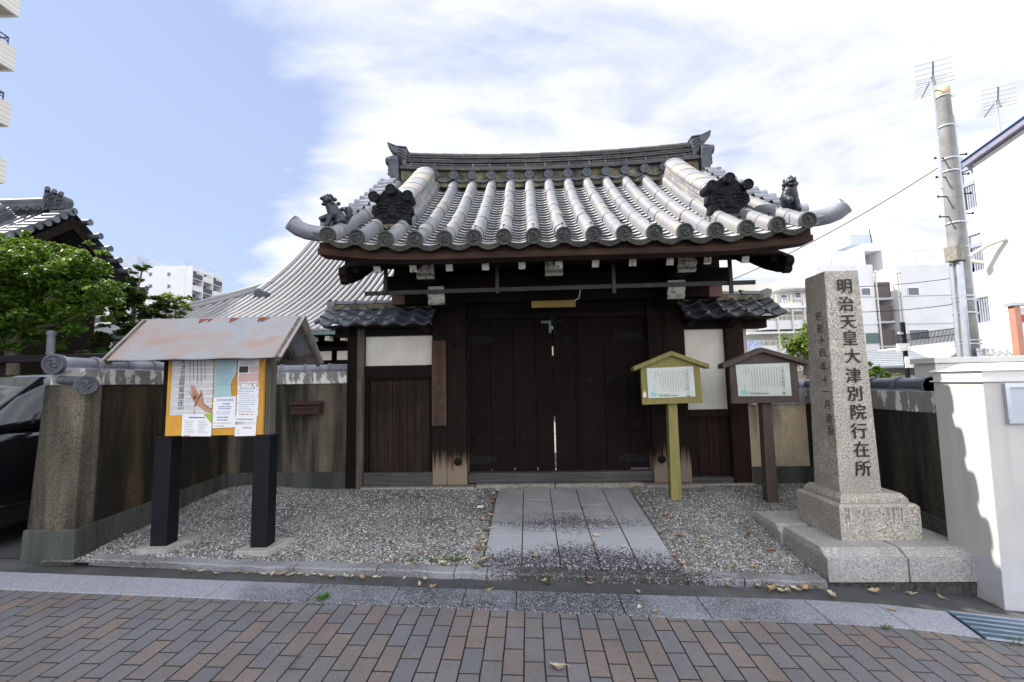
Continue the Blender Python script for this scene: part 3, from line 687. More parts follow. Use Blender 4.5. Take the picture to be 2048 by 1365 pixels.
while x < CX+2.19:
    x1 = min(x+.3, CX+2.2)
    b.tube([(x+.002, 6.7, rz(x)+.300), (x1-.002, 6.7, rz(x1)+.300)], [.095, .090], 9, 0, True, True, (0, math.pi)); x += .3
b.build('ridge_cap', M['noshi'], ridge, recalc=False)
b = MB()
for i in range(15):
    x = CX - 2.0 + 4.0*i/14 + rnd.uniform(-.04, .04); k = .03*(x-CX)/2
    b.bar((x, 6.7-.135, rz(x)+.31), (x+k+rnd.uniform(-.015, .015), 6.7-.192, rz(x)+.10), .004, .004)
b.build('tie_wires', M['galv'], ridge)
for k in range(-6, 7):
    x = CX + .281*k; b = MB(); disc_mb(b, (x, 6.47, rz(x)-.055), (0, -1, 0), .066, .03, 0, False)
    for i in range(8):
        an = i*math.pi/4; b.bar((x+.012*math.cos(an), 6.447, rz(x)-.055+.012*math.sin(an)), (x+.046*math.cos(an), 6.447, rz(x)-.055+.046*math.sin(an)), .011, .008, up=(0,1,0))
    b.ball((x, 6.45, rz(x)-.055), .014, 8, 5); b.build('ridge_disc', M['disc_blue'], ridge)
b = MB()
for k in range(-7, 7):
    x = CX + .281*(k+.5)
    us = lin(-1, 1, 9); T = [Vector((x+u*.14, 6.462, rz(x) - .135 + .05*u*u)) for u in us]
    strip(b, [q - Vector((0, 0, .028)) for q in T], T); strip(b, T, [q + Vector((0, .08, .01)) for q in T])
b.build('ridge_pans', M['disc_blue'], ridge, recalc=False)
# ---- ridge ends: stacked scroll plates facing outwards
for sgn in (-1, 1):
    b = MB(); X0 = CX + sgn*2.2; zz = rz(X0)
    def P(poly): return [(X0 + sgn*u, zz + v*.80) for u, v in poly]
    hook = [(.05, -.42), (.12, -.40), (.20, -.36), (.225, -.30), (.205, -.245), (.15, -.225), (.15, -.16), (.16, -.10), (.165, .02), (.175, .12), (.19, .20), (.16, .27), (.09, .285), (.04, .25), (.03, .10), (.02, -.12), (.03, -.30)]
    b.prism(P(hook), 'y', 6.44, 6.96)
    for (u, v, r) in ((.165, .205, .078), (.165, .10, .040), (.17, .03, .036), (.17, -.04, .036), (.15, -.30, .082)):
        for yy in (6.50, 6.70, 6.90): b.tube([(X0+sgn*.04, yy, zz+v*.8), (X0+sgn*(u+r*.75), yy, zz+v*.8+.004)], r*.86, 12)
    fin = [(-.075, .10), (-.075, .455), (.03, .475), (.12, .505), (.215, .575), (.195, .47), (.13, .40), (.05, .345), (-.01, .30), (-.02, .13)]
    b.prism(P(fin), 'y', 6.50, 6.90)
    b.bar((X0-sgn*.085, 6.7, zz+.370), (X0+sgn*.05, 6.7, zz+.390), .44, .022); b.bar((X0+sgn*.045, 6.7, zz+.390), (X0+sgn*.215, 6.7, zz+.464), .40, .022)
    for j in range(3):
        b.bar((X0-sgn*.07, 6.49, zz+.19+.05*j), (X0, 6.49, zz+.24+.05*j), .02, .018, up=(0,1,0)); b.bar((X0, 6.49, zz+.24+.05*j), (X0+sgn*.05, 6.49, zz+.26+.04*j), .02, .018, up=(0,1,0))
    b.build('ridge_end_ornament', M['oni_grey'], roof, bevel=.008)
# ---- descending ridges with demon-tile ends
for sgn in (-1, 1):
    X = CX + sgn*1.80; b = MB(); Y0, Y1 = 4.86, 6.44
    lays = [(.05, .15, .04), (.097, .143, .038), (.142, .136, .038), (.187, .129, .038)]
    def slab(ya, yb, h, hw, th, g=.003):
        vs = []
        for hh in (h, h+th):
            for y, s_ in ((ya, 1), (yb, -1)):
                p, d, n = RF.frame(y, X); p = p + n*hh + d*g*s_
                vs += [p - Vector((hw, 0, 0)), p + Vector((hw, 0, 0))]
        b.hexa([vs[0], vs[1], vs[3], vs[2], vs[4], vs[5], vs[7], vs[6]])
    for li, (h, hw, th) in enumerate(lays):
        st = RF.steps(.29, Y0 + (.10 if li % 2 else -.04), Y1)
        for ya, yb in zip(st, st[1:]):
            ya = max(ya, Y0+.04+.02*li)
            for q in range(2):      # each stone split along the step line so it follows the curve
                slab(ya+(yb-ya)*q/2, ya+(yb-ya)*(q+1)/2, h, hw+rnd.uniform(-.003, .003), th, .003 if False else .0015)
    hip = b.build('descending_ridge', M['noshi_pale'], roof)
    b = MB(); st = RF.steps(.30, Y0+.11, Y1+.03)
    for ya, yb in zip(st, st[1:]):
        p, d, n = RF.frame(ya, X); q, d2, n2 = RF.frame(yb, X); Xv = Vector((1,0,0))
        A = [p + n*.225 + Xv*.145*math.cos(a) + n*.062*math.sin(a) for a in lin(0, math.pi, 9)]
        B = [q - d2*.004 + n2*.222 + Xv*.142*math.cos(a) + n2*.060*math.sin(a) for a in lin(0, math.pi, 9)]
        strip(b, [A[0]-n*.025]+A+[A[-1]-n*.025], [B[0]-n2*.025]+B+[B[-1]-n2*.025]); b.add(A, [tuple(range(9))])
    p, d, n = RF.frame(Y1+.03, X); b.ball(p + n*.215, (.14, .09, .075), 12, 6)
    b.build('ridge_cap', M['noshi_pale'], hip, recalc=False)
    b = MB(); p, d, n = RF.frame(Y0-.06, X); z0 = p.z
    face = [(-.20, .02), (-.195, .10), (-.225, .13), (-.215, .20), (-.17, .215), (-.175, .27), (-.09, .29), (0, .335), (.09, .29), (.175, .27), (.17, .215), (.215, .20), (.225, .13), (.195, .10), (.20, .02)]
    b.prism([(X+u, z0+(v*1.32 if abs(u) < .13 else v*1.08)) for u, v in face], 'y', Y0-.12, Y0-.02)
    for s2 in (-1, 1):
        for j in range(3): b.tube([(X+s2*(.03+.02*j), Y0-.12, z0+.22-.035*j), (X+s2*.12, Y0-.125, z0+.235-.04*j), (X+s2*.19, Y0-.12, z0+.19-.035*j)], [.014, .016, .008], 5)
        b.ball((X+s2*.07, Y0-.115, z0+.09), (.045, .02, .035), 8, 5)
    b.ball((X, Y0-.12, z0+.11), (.05, .03, .045), 8, 5)
    for i in range(9): b.ball((X-.12+.03*i, Y0-.115, z0+.12+.035*math.sin(math.pi*i/8)), .013, 6, 4)
    o = b.build('demon_tile', M['oni'], roof)
    b = MB()
    for u, v in ((-.185, .30), (0, .375), (.185, .30)):
        b.tube([(X+u*.8, Y0+.14, z0+v+.05), (X+u, Y0-.17, z0+v)], .052, 12); disc_mb(b, (X+u, Y0-.17, z0+v), (0, -1, -.05), .058, .018, 0, False)
    b.build('tube_tile', M['oni'], o)
    b = MB(); b.prism([(X-.08, z0-.03), (X+.08, z0-.03), (X+.14, z0+.04), (X-.14, z0+.04)], 'y', Y0-.10, Y0+.05); b.build('plaster_seat', M['mortar'], o)
# ---- lions seated on the outer rolls
def skin_mesh(verts, edges, radii, sub=1):
    me = bpy.data.meshes.new('skin'); me.from_pydata(verts, edges, []); o = bpy.data.objects.new('skin', me); COL.objects.link(o)
    m_ = o.modifiers.new('s', 'SKIN'); o.modifiers.new('u', 'SUBSURF').levels = sub
    for i, r in enumerate(radii): me.skin_vertices[0].data[i].radius = (r, r) if not isinstance(r, tuple) else r
    me.skin_vertices[0].data[0].use_root = True
    dg = bpy.context.evaluated_depsgraph_get(); q = bpy.data.meshes.new_from_object(o.evaluated_get(dg))
    vs = [v.co.copy() for v in q.vertices]; fs = [tuple(p.vertices) for p in q.polygons]
    bpy.data.objects.remove(o); bpy.data.meshes.remove(me); bpy.data.meshes.remove(q); return vs, fs
def lion(name, base, yaw, open_mouth, parent, label):
    b = MB(); Rz = Matrix.Rotation(yaw, 3, 'Z'); B = Vector(base)
    T = lambda p: B + Rz @ Vector(p)
    # local: +x is forward.  chest up, haunches down, head raised
    vs = [(-.07,0,.10), (-.02,0,.13), (.03,0,.18), (.045,0,.235), (.07,0,.285),                    # pelvis, spine, chest, neck, head
          (.05,.045,.14), (.07,.05,.07), (.085,.05,.02), (.115,.05,.015),                        # fore leg
          (.06,-.045,.16), (.115,-.05,.135), (.15,-.05,.12), (.165,-.05,.105),                      # raised paw
          (-.06,.06,.08), (.0,.065,.06), (-.05,.062,.025), (.02,.065,.015),                        # hind legs
          (-.06,-.06,.08), (.0,-.065,.06), (-.05,-.062,.025), (.02,-.065,.015),
          (-.11,0,.12), (-.13,0,.18), (-.115,0,.23), (-.135,0,.26)]                                # tail
    ed = [(0,1),(1,2),(2,3),(3,4),(2,5),(5,6),(6,7),(7,8),(2,9),(9,10),(10,11),(11,12),(0,13),(13,14),(14,15),(15,16),(0,17),(17,18),(18,19),(19,20),(0,21),(21,22),(22,23),(23,24)]
    rr = [.078,.070,.076,.062,.06, .036,.028,.026,.028, .036,.030,.026,.030, .052,.042,.026,.026, .052,.042,.026,.026, .024,.036,.042,.014]
    v, f = skin_mesh(vs, ed, rr, 2); b.add([T(p) for p in v], f, 0, True)
    def ball(c, r): b2 = MB(); b2.ball((0,0,0), r, 8, 6); b.add([T(Vector(c) + Vector(p)) for p in b2.v], b2.f, 0, True)
    # head: brow, muzzle, jaw, curls of the mane
    ball((.085,0,.305), (.055,.052,.05)); ball((.125,0,.305 if not open_mouth else .318), (.036,.036,.022)); ball((.115,0,.27 if not open_mouth else .258), (.034,.032,.014))
    ball((.15,0,.315), (.012,.018,.010)); ball((.112,.026,.335), .013); ball((.112,-.026,.335), .013)
    for s_ in (-1, 1):
        ball((.055, s_*.052, .335), (.014,.012,.022))
        for i in range(4): ball((.06-.022*i, s_*(.055-.006*i), .295-.03*i), .022)
        for i in range(3): ball((.02, s_*.05, .2-.03*i), .016)
    for i in range(5): ball((.085-.035*i, 0, .352-.008*i*i), .022)
    for i in range(6):
        a = i*1.05; ball((-.115+.03*math.cos(a), .025*math.sin(a), .215+.02*math.sin(a*2)), .018)
    ball((.165,-.05,.10), (.030,.030,.030)) if not open_mouth else None
    rock = MB(); rock.ball((0,0,0), (.13,.085,.05), 12, 6)
    b.add([T(Vector(p)*(1+.12*math.sin(9*p[0]*10+5*p[1]*10)) + Vector((0,0,-.01))) for p in rock.v], rock.f, 0, True)
    return b.build(name, M['lion'], parent, recalc=False, label=label)
p = at_y(672, 462, 4.50); lion('lion_ornament', (p.x, 4.50, p.z+.01), rad(200), True, roof, 'dark clay lion with open mouth and raised paw')
p = at_y(1580, 432, 4.52); lion('lion_ornament', (p.x, 4.52, p.z+.005), rad(-100), False, roof, 'dark clay lion with curly mane, facing the street')
# ---- eave boards, rafters, bargeboards
def sor(x): return RF.z(4.3, x) - RF.z(4.3)
b = MB(); xs_ = lin(CX-2.36, CX+2.31, 25)
for x0, x1 in zip(xs_, xs_[1:]):
    for (ya, yb, za, zb) in ((4.245, 4.50, 2.795, 2.862), (4.215, 4.40, 2.735, 2.793)):
        b.hexa([(x0, ya, za+sor(x0)), (x1, ya, za+sor(x1)), (x1, yb, za+sor(x1)), (x0, yb, za+sor(x0)), (x0, ya, zb+sor(x0)), (x1, ya, zb+sor(x1)), (x1, yb, zb+sor(x1)), (x0, yb, zb+sor(x0))])
b.build('eave_board', M['fascia'], G, weld=True)
under = lambda y: 2.648 + (min(y, 13.4-y)-4.3)*.52
b = MB()
for x0 in lin(CX-2.16, CX+1.944, 20):
    b.hexa([(x0, 4.45, under(4.45)+.02), (x0+.216, 4.45, under(4.45)+.02), (x0+.216, 6.7, under(6.7)+.02), (x0, 6.7, under(6.7)+.02), (x0, 4.45, under(4.45)+.04), (x0+.216, 4.45, under(4.45)+.04), (x0+.216, 6.7, under(6.7)+.04), (x0, 6.7, under(6.7)+.04)])
    b.hexa([(x0, 6.7, under(6.7)+.02), (x0+.216, 6.7, under(6.7)+.02), (x0+.216, 9.1, under(9.1)+.02), (x0, 9.1, under(9.1)+.02), (x0, 6.7, under(6.7)+.04), (x0+.216, 6.7, under(6.7)+.04), (x0+.216, 9.1, under(9.1)+.04), (x0, 9.1, under(9.1)+.04)])
b.build('soffit_boards', M['wood_y'], G)
for i in range(-6, 7):
    x = CX - .03 + .3686*i; x = cl(x, CX-2.1, CX+2.1); b = MB()
    b.bar((x, 4.50, under(4.50)-.022), (x, 6.66, under(6.66)-.022), .066, .072)
    r_ = b.build('rafter', M['wood_y'], G)
    if abs(i) <= 5:
        b = MB(); d = Vector((0, 1, .52)).normalized(); c = Vector((x, 4.49, under(4.49)-.024))
        b.bar(c, c + d*.012, .070, .076); b.build('rafter_end', M['white_end'], r_)
for sgn in (-1, 1):
    x = CX + sgn*2.20; lo = []; hi = []
    for y in lin(4.42, 6.7, 12): z = under(y) + .02; hi.append((y, z)); lo.append((y, z - .22 - .03*math.sin((y-4.4)*2)))
    nose = [(4.40, 2.70), (4.405, 2.66), (4.44, 2.635), (4.45, 2.59), (4.50, 2.575), (4.53, 2.60), (4.58, 2.605)]
    poly = hi[::-1] + nose + lo[2:]
    b = MB(); b.prism(poly, 'x', x-.035, x+.035); b.prism([(13.4-y, z) for y, z in poly], 'x', x-.035, x+.035)
    b.build('bargeboard', M['wood_y'], G)
# ---- frame: posts, lintel, arms, purlins
post_ = []
for (xa, xb) in ((-1.25, -.805), (1.555, 2.02)):
    b = MB(); xm = xa + .19
    b.box(xa, xm-.0015, 5.90, 6.22, .27, 2.62); b.box(xm+.0015, xb, 5.897, 6.22, .27, 2.62)
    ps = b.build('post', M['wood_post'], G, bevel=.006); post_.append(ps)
    for z in (.56, 2.05):
        b = MB(); xc = xa + (.33 if xa < 0 else .10); b.lathe([(.052, 0), (.050, .008), (.036, .014), (.030, .022), (.018, .034), (0, .040)], (xc, 5.897, z), (0, -1, 0), 16); b.build('boss', M['iron'], ps)
    b = MB(); b.box(xa+.06, xb-.06, 7.6, 7.85, .26, 2.75); b.build('rear_post', M['wood_dark'], G)
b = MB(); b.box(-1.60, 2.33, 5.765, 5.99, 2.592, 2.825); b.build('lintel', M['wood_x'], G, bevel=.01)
for xa, xb in ((-1.745, -1.575), (2.305, 2.475)):
    b = MB(); b.box(xa, xb, 5.755, 6.0, 2.585, 2.832); b.box(xa-.004, xb+.004, 5.748, 6.006, 2.832, 2.842); b.build('beam_cap', M['copper_brown'], G, bevel=.004)
b = MB(); b.box(-.80, 1.555, 6.0, 6.12, 2.47, 2.60); b.box(-.80, 1.555, 5.97, 6.15, 2.40, 2.468); b.build('door_head', M['wood_x'], G)
b = MB(); b.box(-1.75, 2.50, 5.86, 6.05, 2.826, 3.3); b.build('transom_boards', M['wood_x'], G)
for xc in (-1.07, CX, 1.745):
    for (ye, z0, z1, w_, nm) in ((5.27, 2.50, 2.70, .19, 'lower'), (4.93, 2.735, 2.895, .19, 'upper')):
        if xc == CX and nm == 'lower': continue
        x = xc if nm == 'lower' else (xc - .055 if xc < 0 else (.31 if xc == CX else xc + .02))
        h = z1-z0
        prof = [(ye, z1), (ye-.01, z0+h*.55), (ye+.035, z0+h*.30), (ye+.02, z0+.02), (ye+.07, z0), (6.3, z0-.02), (6.3, z1)]
        b = MB(); b.prism(prof, 'x', x-w_/2, x+w_/2); a_ = b.build('bracket_arm', M['wood_y'], G, bevel=.006)
        cap = [(ye-.004, z1+.003), (ye-.014, z0+h*.55), (ye+.031, z0+h*.30), (ye+.014, z0+.016), (ye+.05, z0-.006), (ye+.07, z0-.006), (ye+.045, z0+.03), (ye+.06, z0+h*.32), (ye+.02, z0+h*.6), (ye+.03, z1+.003)]
        b = MB(); b.prism(cap, 'x', x-w_/2-.003, x+w_/2+.003); b.build('arm_end', M['white_end'], a_)
b = MB(); b.box(-1.95, 2.66, 5.02, 5.18, 2.898, 2.99); b.box(-1.75, 2.46, 5.42, 5.56, 2.70, 2.88)
b.prism([(5.0, 2.90), (5.0, 3.05), (5.2, 3.05), (5.2, 2.86), (5.1, 2.80)], 'x', -2.06, -1.95); b.prism([(5.0, 2.90), (5.0, 3.05), (5.2, 3.05), (5.2, 2.86), (5.1, 2.80)], 'x', 2.66, 2.77)
b.build('purlin', M['wood_x'], G, bevel=.008)
b = MB()
for xc in (-1.07, CX, 1.745): b.box(xc-.09, xc+.09, 5.86, 7.8, 2.98, 3.20); b.box(xc-.08, xc+.08, 6.62, 6.78, 3.2, under(6.7)-.02)
b.box(-1.9, 2.6, 6.62, 6.78, 3.72, under(6.7)-.06); b.box(-1.9, 2.6, 7.64, 7.8, 2.75, 3.1)
b.build('roof_frame', M['wood_dark'], G)
# ---- sill and base stones
b = MB(); b.box(-.80, 1.55, 5.93, 6.12, .285, .405); b.build('sill', M['wood_sill'], G, bevel=.01)
b = MB()
for xa, xb, ya, h in ((-1.33, -.70, 5.80, .262), (-.695, .30, 5.85, .278), (.305, 1.42, 5.84, .276), (1.425, 2.12, 5.80, .262)): b.box(xa, xb, ya, 6.3, .10, h)
b.build('base_stone', M['rock'], G, bevel=.015)
# ---- doors
def door(x0, x1, seams, mid):
    b = MB(); xs = [x0] + seams + [x1]
    for i, (a, c) in enumerate(zip(xs, xs[1:])):
        g = .002; b.box(a+g, c-g, 6.045+rnd.uniform(-.004, .004), 6.085, .407 if c < 1.4 else .43, 2.40)
    b.box(x0+.02, x1-.02, 6.087, 6.10, .44, 2.39)
    for z in (.62, 1.3, 2.1): b.box(x0+.02, x1-.02, 6.101, 6.13, z, z+.12)
    return b.build('door_leaf', M['wood_door'], G, bevel=.003)
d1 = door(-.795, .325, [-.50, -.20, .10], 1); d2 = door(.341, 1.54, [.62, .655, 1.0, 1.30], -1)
def fleur(x, z, m='iron', s=.042):
    b = MB()
    for k in range(4):
        a = math.pi/4 + k*math.pi/2 - math.pi/4; b.ball((x+s*.55*math.cos(a), 6.036, z+s*.55*math.sin(a)), (s*.55, .008, s*.55), 8, 5)
    b.ball((x, 6.03, z), (s*.35, .012, s*.35), 8, 5); return b
for x, z in ((-.66, 1.57), (-.10, 1.57), (-.10, 1.27), (-.66, .82), (-.38, .82), (-.08, .82)): fleur(x, z).build('stud', M['iron'], d1)
for x, z in ((.52, 2.12), (1.15, 2.18), (.80, 1.56), (1.05, 1.58), (.82, .97), (1.40, .97)): fleur(x, z).build('stud', M['iron'], d2)
for dd, (xa, xb), s_ in ((d1, (-.79, -.42), 1), (d2, (1.12, 1.53), -1)):
    for z in (2.13, .56):
        b = MB(); y = 6.032; tip = xb if s_ > 0 else xa; bs = xa if s_ > 0 else xb
        poly = [(bs, z+.06), (tip-s_*.09, z+.05), (tip-s_*.07, z+.02), (tip, z+.045), (tip-s_*.02, z), (tip, z-.045), (tip-s_*.07, z-.02), (tip-s_*.09, z-.05), (bs, z-.06)]
        b.prism(poly, 'y', y, 6.044); b.build('hinge_plate', M['iron'], dd)
for dd, x, s_ in ((d1, .318, -1), (d2, .348, 1)):
    b = MB(); b.box(min(x, x+s_*.13), max(x, x+s_*.13), 6.030, 6.042, 2.335, 2.365); b.box(min(x, x+s_*.03), max(x, x+s_*.03), 6.030, 6.042, 2.20, 2.335)
    b.build('corner_fitting', M['verdigris'] if s_ < 0 else M['iron'], dd)
# ---- plaque on the left post
PL = thing('name_plaque', 'tall brown wooden name board with brush characters on the gate post', 'name board', (-1.15, 5.88, .88))
p0, p1 = at_y(864, 682, 5.87), at_y(892, 852, 5.87)
b = MB(); b.box(-1.248, -1.062, 5.862, 5.892, p1.z, p0.z); bd = b.build('board', M['plaque'], PL, bevel=.004)
zt = p0.z
lettering('真宗大谷派', .085, (-1.155, 5.862, zt-.06), (1,0,0), (0,0,1), M['ink'], bd, True, 1.0, bold=0)
for dx in (-.003, .003): lettering('大津別院', .150, (-1.155+dx, 5.862-dx*.05, zt-.49), (1,0,0), (0,0,1), M['ink'], bd, True, 1.06, bold=0)
# ---- pale board hung on the lintel, rail, cable
o = MB().prism([(0.062, 2.478), (.612, 2.478), (.606, 2.563), (.056, 2.563)], 'y', 5.62, 5.645).build('hanging_board', M['straw'], bevel=.003)
tag(o, 'blank pale yellow board hung under the gate lintel', 'board')
RL = thing('hanging_rail', 'long dark rail hung on four rods under the gate eave', 'rail', (.32, 4.7, 2.53))
b = MB(); b.bar((-1.71, 4.7, 2.519), (2.355, 4.7, 2.535), .03, .042); b.build('bar', M['rail_dark'], RL)
for px in (773, 995, 1227, 1460):
    q = at_y(px, 578, 4.7); b = MB(); b.bar((q.x, 4.672, q.z-.055), (q.x, 4.672, 2.78), .036, .022); b.build('hanger_rod', M['rail_dark'], RL)
b = MB(); q = at_y(1157, 565, 5.6); b.tube([(q.x, 5.60, 2.85), (q.x+.02, 5.60, 2.78), (q.x+.015, 5.60, 2.66), (q.x-.0, 5.60, 2.58), (q.x-.05, 5.612, 2.555)], .006, 6)
tag(b.build('lamp_cable', M['sheet_white'], recalc=False), 'thin pale cable hanging beside the yellow board', 'cable')
# ------------------------------------------------------------------ wing walls of the gate
def pantile_roof(name, parent, x0, x1, ye, yr, ze, zr, ncol, ncr, mat, lean=0, lift=0.03):
    b = MB(); cw = (x1-x0)/ncol; n = Vector((0, -(zr-ze), yr-ye)).normalized(); d = Vector((0, yr-ye, zr-ze)); L = d.length; d.normalize()
    for c_ in range(ncol):
        for r_ in range(ncr):
            j = rnd.uniform(-.004, .004); xa = x0 + cw*c_
            us = lin(0, 1, 11); prof = [.032*math.cos(2*math.pi*(u-.08))*(1 if u < .45 else .8) for u in us]
            lo = Vector((0, ye, ze)) + d*(L*r_/ncr - .012); hi = Vector((0, ye, ze)) + d*(L*(r_+1)/ncr + .02)
            A = [lo + Vector((xa+u*cw*1.03, 0, 0)) + n*(p+.030+j) for u, p in zip(us, prof)]
            B = [hi + Vector((xa+u*cw*1.03, 0, 0)) + n*(p+.004+j) for u, p in zip(us, prof)]
            F = [q - n*.026 for q in A]; strip(b, A, B); strip(b, F, A, 0, False); strip(b, [q - n*.018 for q in B], F)
            if r_ == 0: b.lathe([(.0, .0), (.026, .002), (.030, .012), (.032, .05)], A[1]-n*.012-d*.012, d, 10)
    o = b.build(name, mat, parent, recalc=False); return o, cw, d, n
def wing(sgn):
    if sgn < 0:
        xa, xb, xp0, xp1, z_pl0, z_bm0, z_sill = -2.155, -1.256, -2.375, -2.155, 1.807, 1.645, .43
        T = thing('wing_wall', 'left wing wall of the gate, small blue-grey tiled roof over white plaster and a low plank door', 'wing wall', (-1.8, 5.95, .25))
    else:
        xa, xb, xp0, xp1, z_pl0, z_bm0, z_sill = 2.022, 2.545, 2.545, 2.765, 1.165, 1.075, .33
        T = thing('wing_wall', 'right wing wall of the gate, black tiled roof over tall white plaster and brown boards', 'wing wall', (2.4, 5.95, .25))
    wd = M['wood_grey'] if sgn < 0 else M['wood_red']
    b = MB()
    if sgn < 0: b.box(xp0, xp0+.13, 5.90, 6.06, .22, 2.33); 
    else: b.box(xp0, xp1, 5.90, 6.06, .24, 2.33)
    b.build('outer_post', M['wood_dark'] if sgn < 0 else wd, T, bevel=.006)
    if sgn < 0: MB().box(xp0+.132, xp1, 5.895, 6.06, .22, 2.32).build('outer_post', wd, T, bevel=.006, label='weathered grey half of the outer post')
    b = MB(); b.box(xa, xb, 5.99, 6.05, z_pl0, 2.34); b.build('plaster_panel', M['plaster'], T)
    b = MB(); b.box(xa, xb, 5.935, 6.06, z_bm0, z_pl0-.002); b.build('middle_rail', M['wood_x'] if sgn < 0 else M['wood_red'], T, bevel=.005)
    b = MB(); n = 8 if sgn < 0 else 4; xs = lin(xa+.06 if sgn < 0 else xa, xb-.05 if sgn < 0 else xb, n+1)
    for x0, x1 in zip(xs, xs[1:]): b.box(x0+.0025, x1-.0025, 5.99+rnd.uniform(-.003, .003), 6.015, z_sill, z_bm0-.03 if sgn < 0 else z_bm0+.003)
    b.box(xs[0]+.004, xs[-1]-.004, 6.0165, 6.03, z_sill+.003, z_bm0-.033)
    dr = b.build('plank_door' if sgn < 0 else 'plank_panel', M['wood_brown'] if sgn < 0 else M['wood_red'], T, bevel=.003)
    if sgn < 0:
        b = MB(); b.box(xa, xa+.055, 5.95, 6.04, z_sill, z_bm0-.002); b.box(xb-.045, xb, 5.95, 6.04, z_sill, z_bm0-.002); b.box(xa+.056, xb-.046, 5.96, 6.04, z_bm0-.03, z_bm0-.003); b.build('door_frame', M['wood_dark'], T, bevel=.003)
    b = MB(); b.box(xa, xb, 5.92, 6.08, .265, z_sill-.003); b.build('sill', M['wood_sill'], T, bevel=.008)
    rx0, rx1 = (-2.66, -1.20) if sgn < 0 else (1.93, 3.14)
    ro, cw, d, n = pantile_roof('roof', T, rx0, rx1, 5.60, 6.02, 2.315, 2.60, 6 if sgn < 0 else 5, 3, M['pantile'] if sgn < 0 else M['black_tile'])
    b = MB(); x = rx0+.05
    b.box(rx0+.06, rx1-.06, 5.95, 6.10, 2.57, 2.635, 1)
    while x < rx1-.1:
        b.tube([(x, 6.02, 2.650), (x+.27, 6.02, 2.645)], [.055, .05], 9, 0, True, True, (0, math.pi)); b.tube([(x, 6.02, 2.650), (x+.035, 6.02, 2.650)], .066, 9, 0, True, True, (0, math.pi)); x += .275
    e = rx0+.02 if sgn < 0 else rx1-.02
    b.prism([(e-.05, 2.59), (e+.05, 2.59), (e+.06*sgn+.03, 2.70), (e+.02*sgn, 2.72), (e-.05, 2.69)], 'y', 5.97, 6.07)
    b.build('roof_ridge', [M['pantile'] if sgn < 0 else M['black_tile'], M['mortar']], ro)
    b = MB(); b.box(rx0+.05, rx1-.04, 5.68, 6.3, 2.30, 2.318); b.box(rx0+.10, rx1-.05, 5.94, 6.10, 2.20, 2.30)
    b.prism([(5.99, 2.20), (5.72, 2.26), (5.68, 2.30), (5.99, 2.30)], 'x', xb-.10 if sgn < 0 else xa, xb if sgn < 0 else xa+.10)
    b.prism([(5.90, 2.20), (5.72, 2.26), (5.68, 2.30), (5.90, 2.30)], 'x', xp0, xp0+.09)
    b.build('eave_frame', M['wood_x'], T)
    b = MB()
    for y0, y1, z0, z1 in ((6.02, 6.45, 2.60, 2.30),):
        b.hexa([(rx0, y0, z0-.02), (rx1, y0, z0-.02), (rx1, y1, z1-.02), (rx0, y1, z1-.02), (rx0, y0, z0+.01), (rx1, y0, z0+.01), (rx1, y1, z1+.01), (rx0, y1, z1+.01)])
    b.build('back_slope', M['black_tile'], ro)
    if sgn < 0:
        MB().box(-2.17, -1.26, 5.84, 6.2, .12, .258).build('base_stone', M['rock'], T, bevel=.012)
    else: MB().box(2.13, 2.78, 5.84, 6.2, .12, .258).build('base_stone', M['rock'], T, bevel=.012)
wing(-1); wing(1)
# ------------------------------------------------------------------ boundary walls
def coping(parent, pts, r=.07, mat='coping', joint=.33, drop=True):
    b = MB()
    for a, c in zip(pts, pts[1:]):
        a, c = Vector(a), Vector(c); d = (c-a); L = d.length; d.normalize(); x = 0
        side = Vector((d.y, -d.x, 0))
        while x < L-.02:
            x1 = min(x+joint, L); p, q = a+d*x, a+d*x1
            b.tube([p, q], [r, r*.94], 12); b.tube([p, p+d*.035], r*1.17, 12)
            for s_ in (-1, 1):
                e = [side*s_*r*.8 + Vector((0,0,-.02)), side*s_*(r+.045) + Vector((0,0,-.055)), side*s_*(r+.04) + Vector((0,0,-.075)), side*s_*r*.5 + Vector((0,0,-.045))]
                b.add([p+v+d*.002 for v in e] + [q+v-d*.002 for v in e], [(i, (i+1) % 4, 4+(i+1) % 4, 4+i) for i in range(4)] + [(3,2,1,0), (4,5,6,7)])
            x = x1
    return b.build('coping_tiles', M[mat], parent)
def wallbody(T, poly_in, poly_out, z0f, z1f, name, mat, cap=True):
    b = MB(); n = len(poly_in); lo = [(x, y, z0f(x, y)) for x, y in poly_in] + [(x, y, z0f(x, y)) for x, y in poly_out]; hi = [(x, y, z1f(x, y)) for x, y, _ in lo]
    vs = lo + hi; m = 2*n; fs = []
    for i in range(n-1):
        fs += [(i, i+1, m+i+1, m+i), (n+i+1, n+i, m+n+i, m+n+i+1), (m+i, m+i+1, m+n+i+1, m+n+i), (i+1, i, n+i, n+i+1)]
    fs += [(0, m, m+n, n), (n-1, 2*n-1, m+2*n-1, m+n-1)]
    b.add(vs, fs); return b.build(name, mat, T)
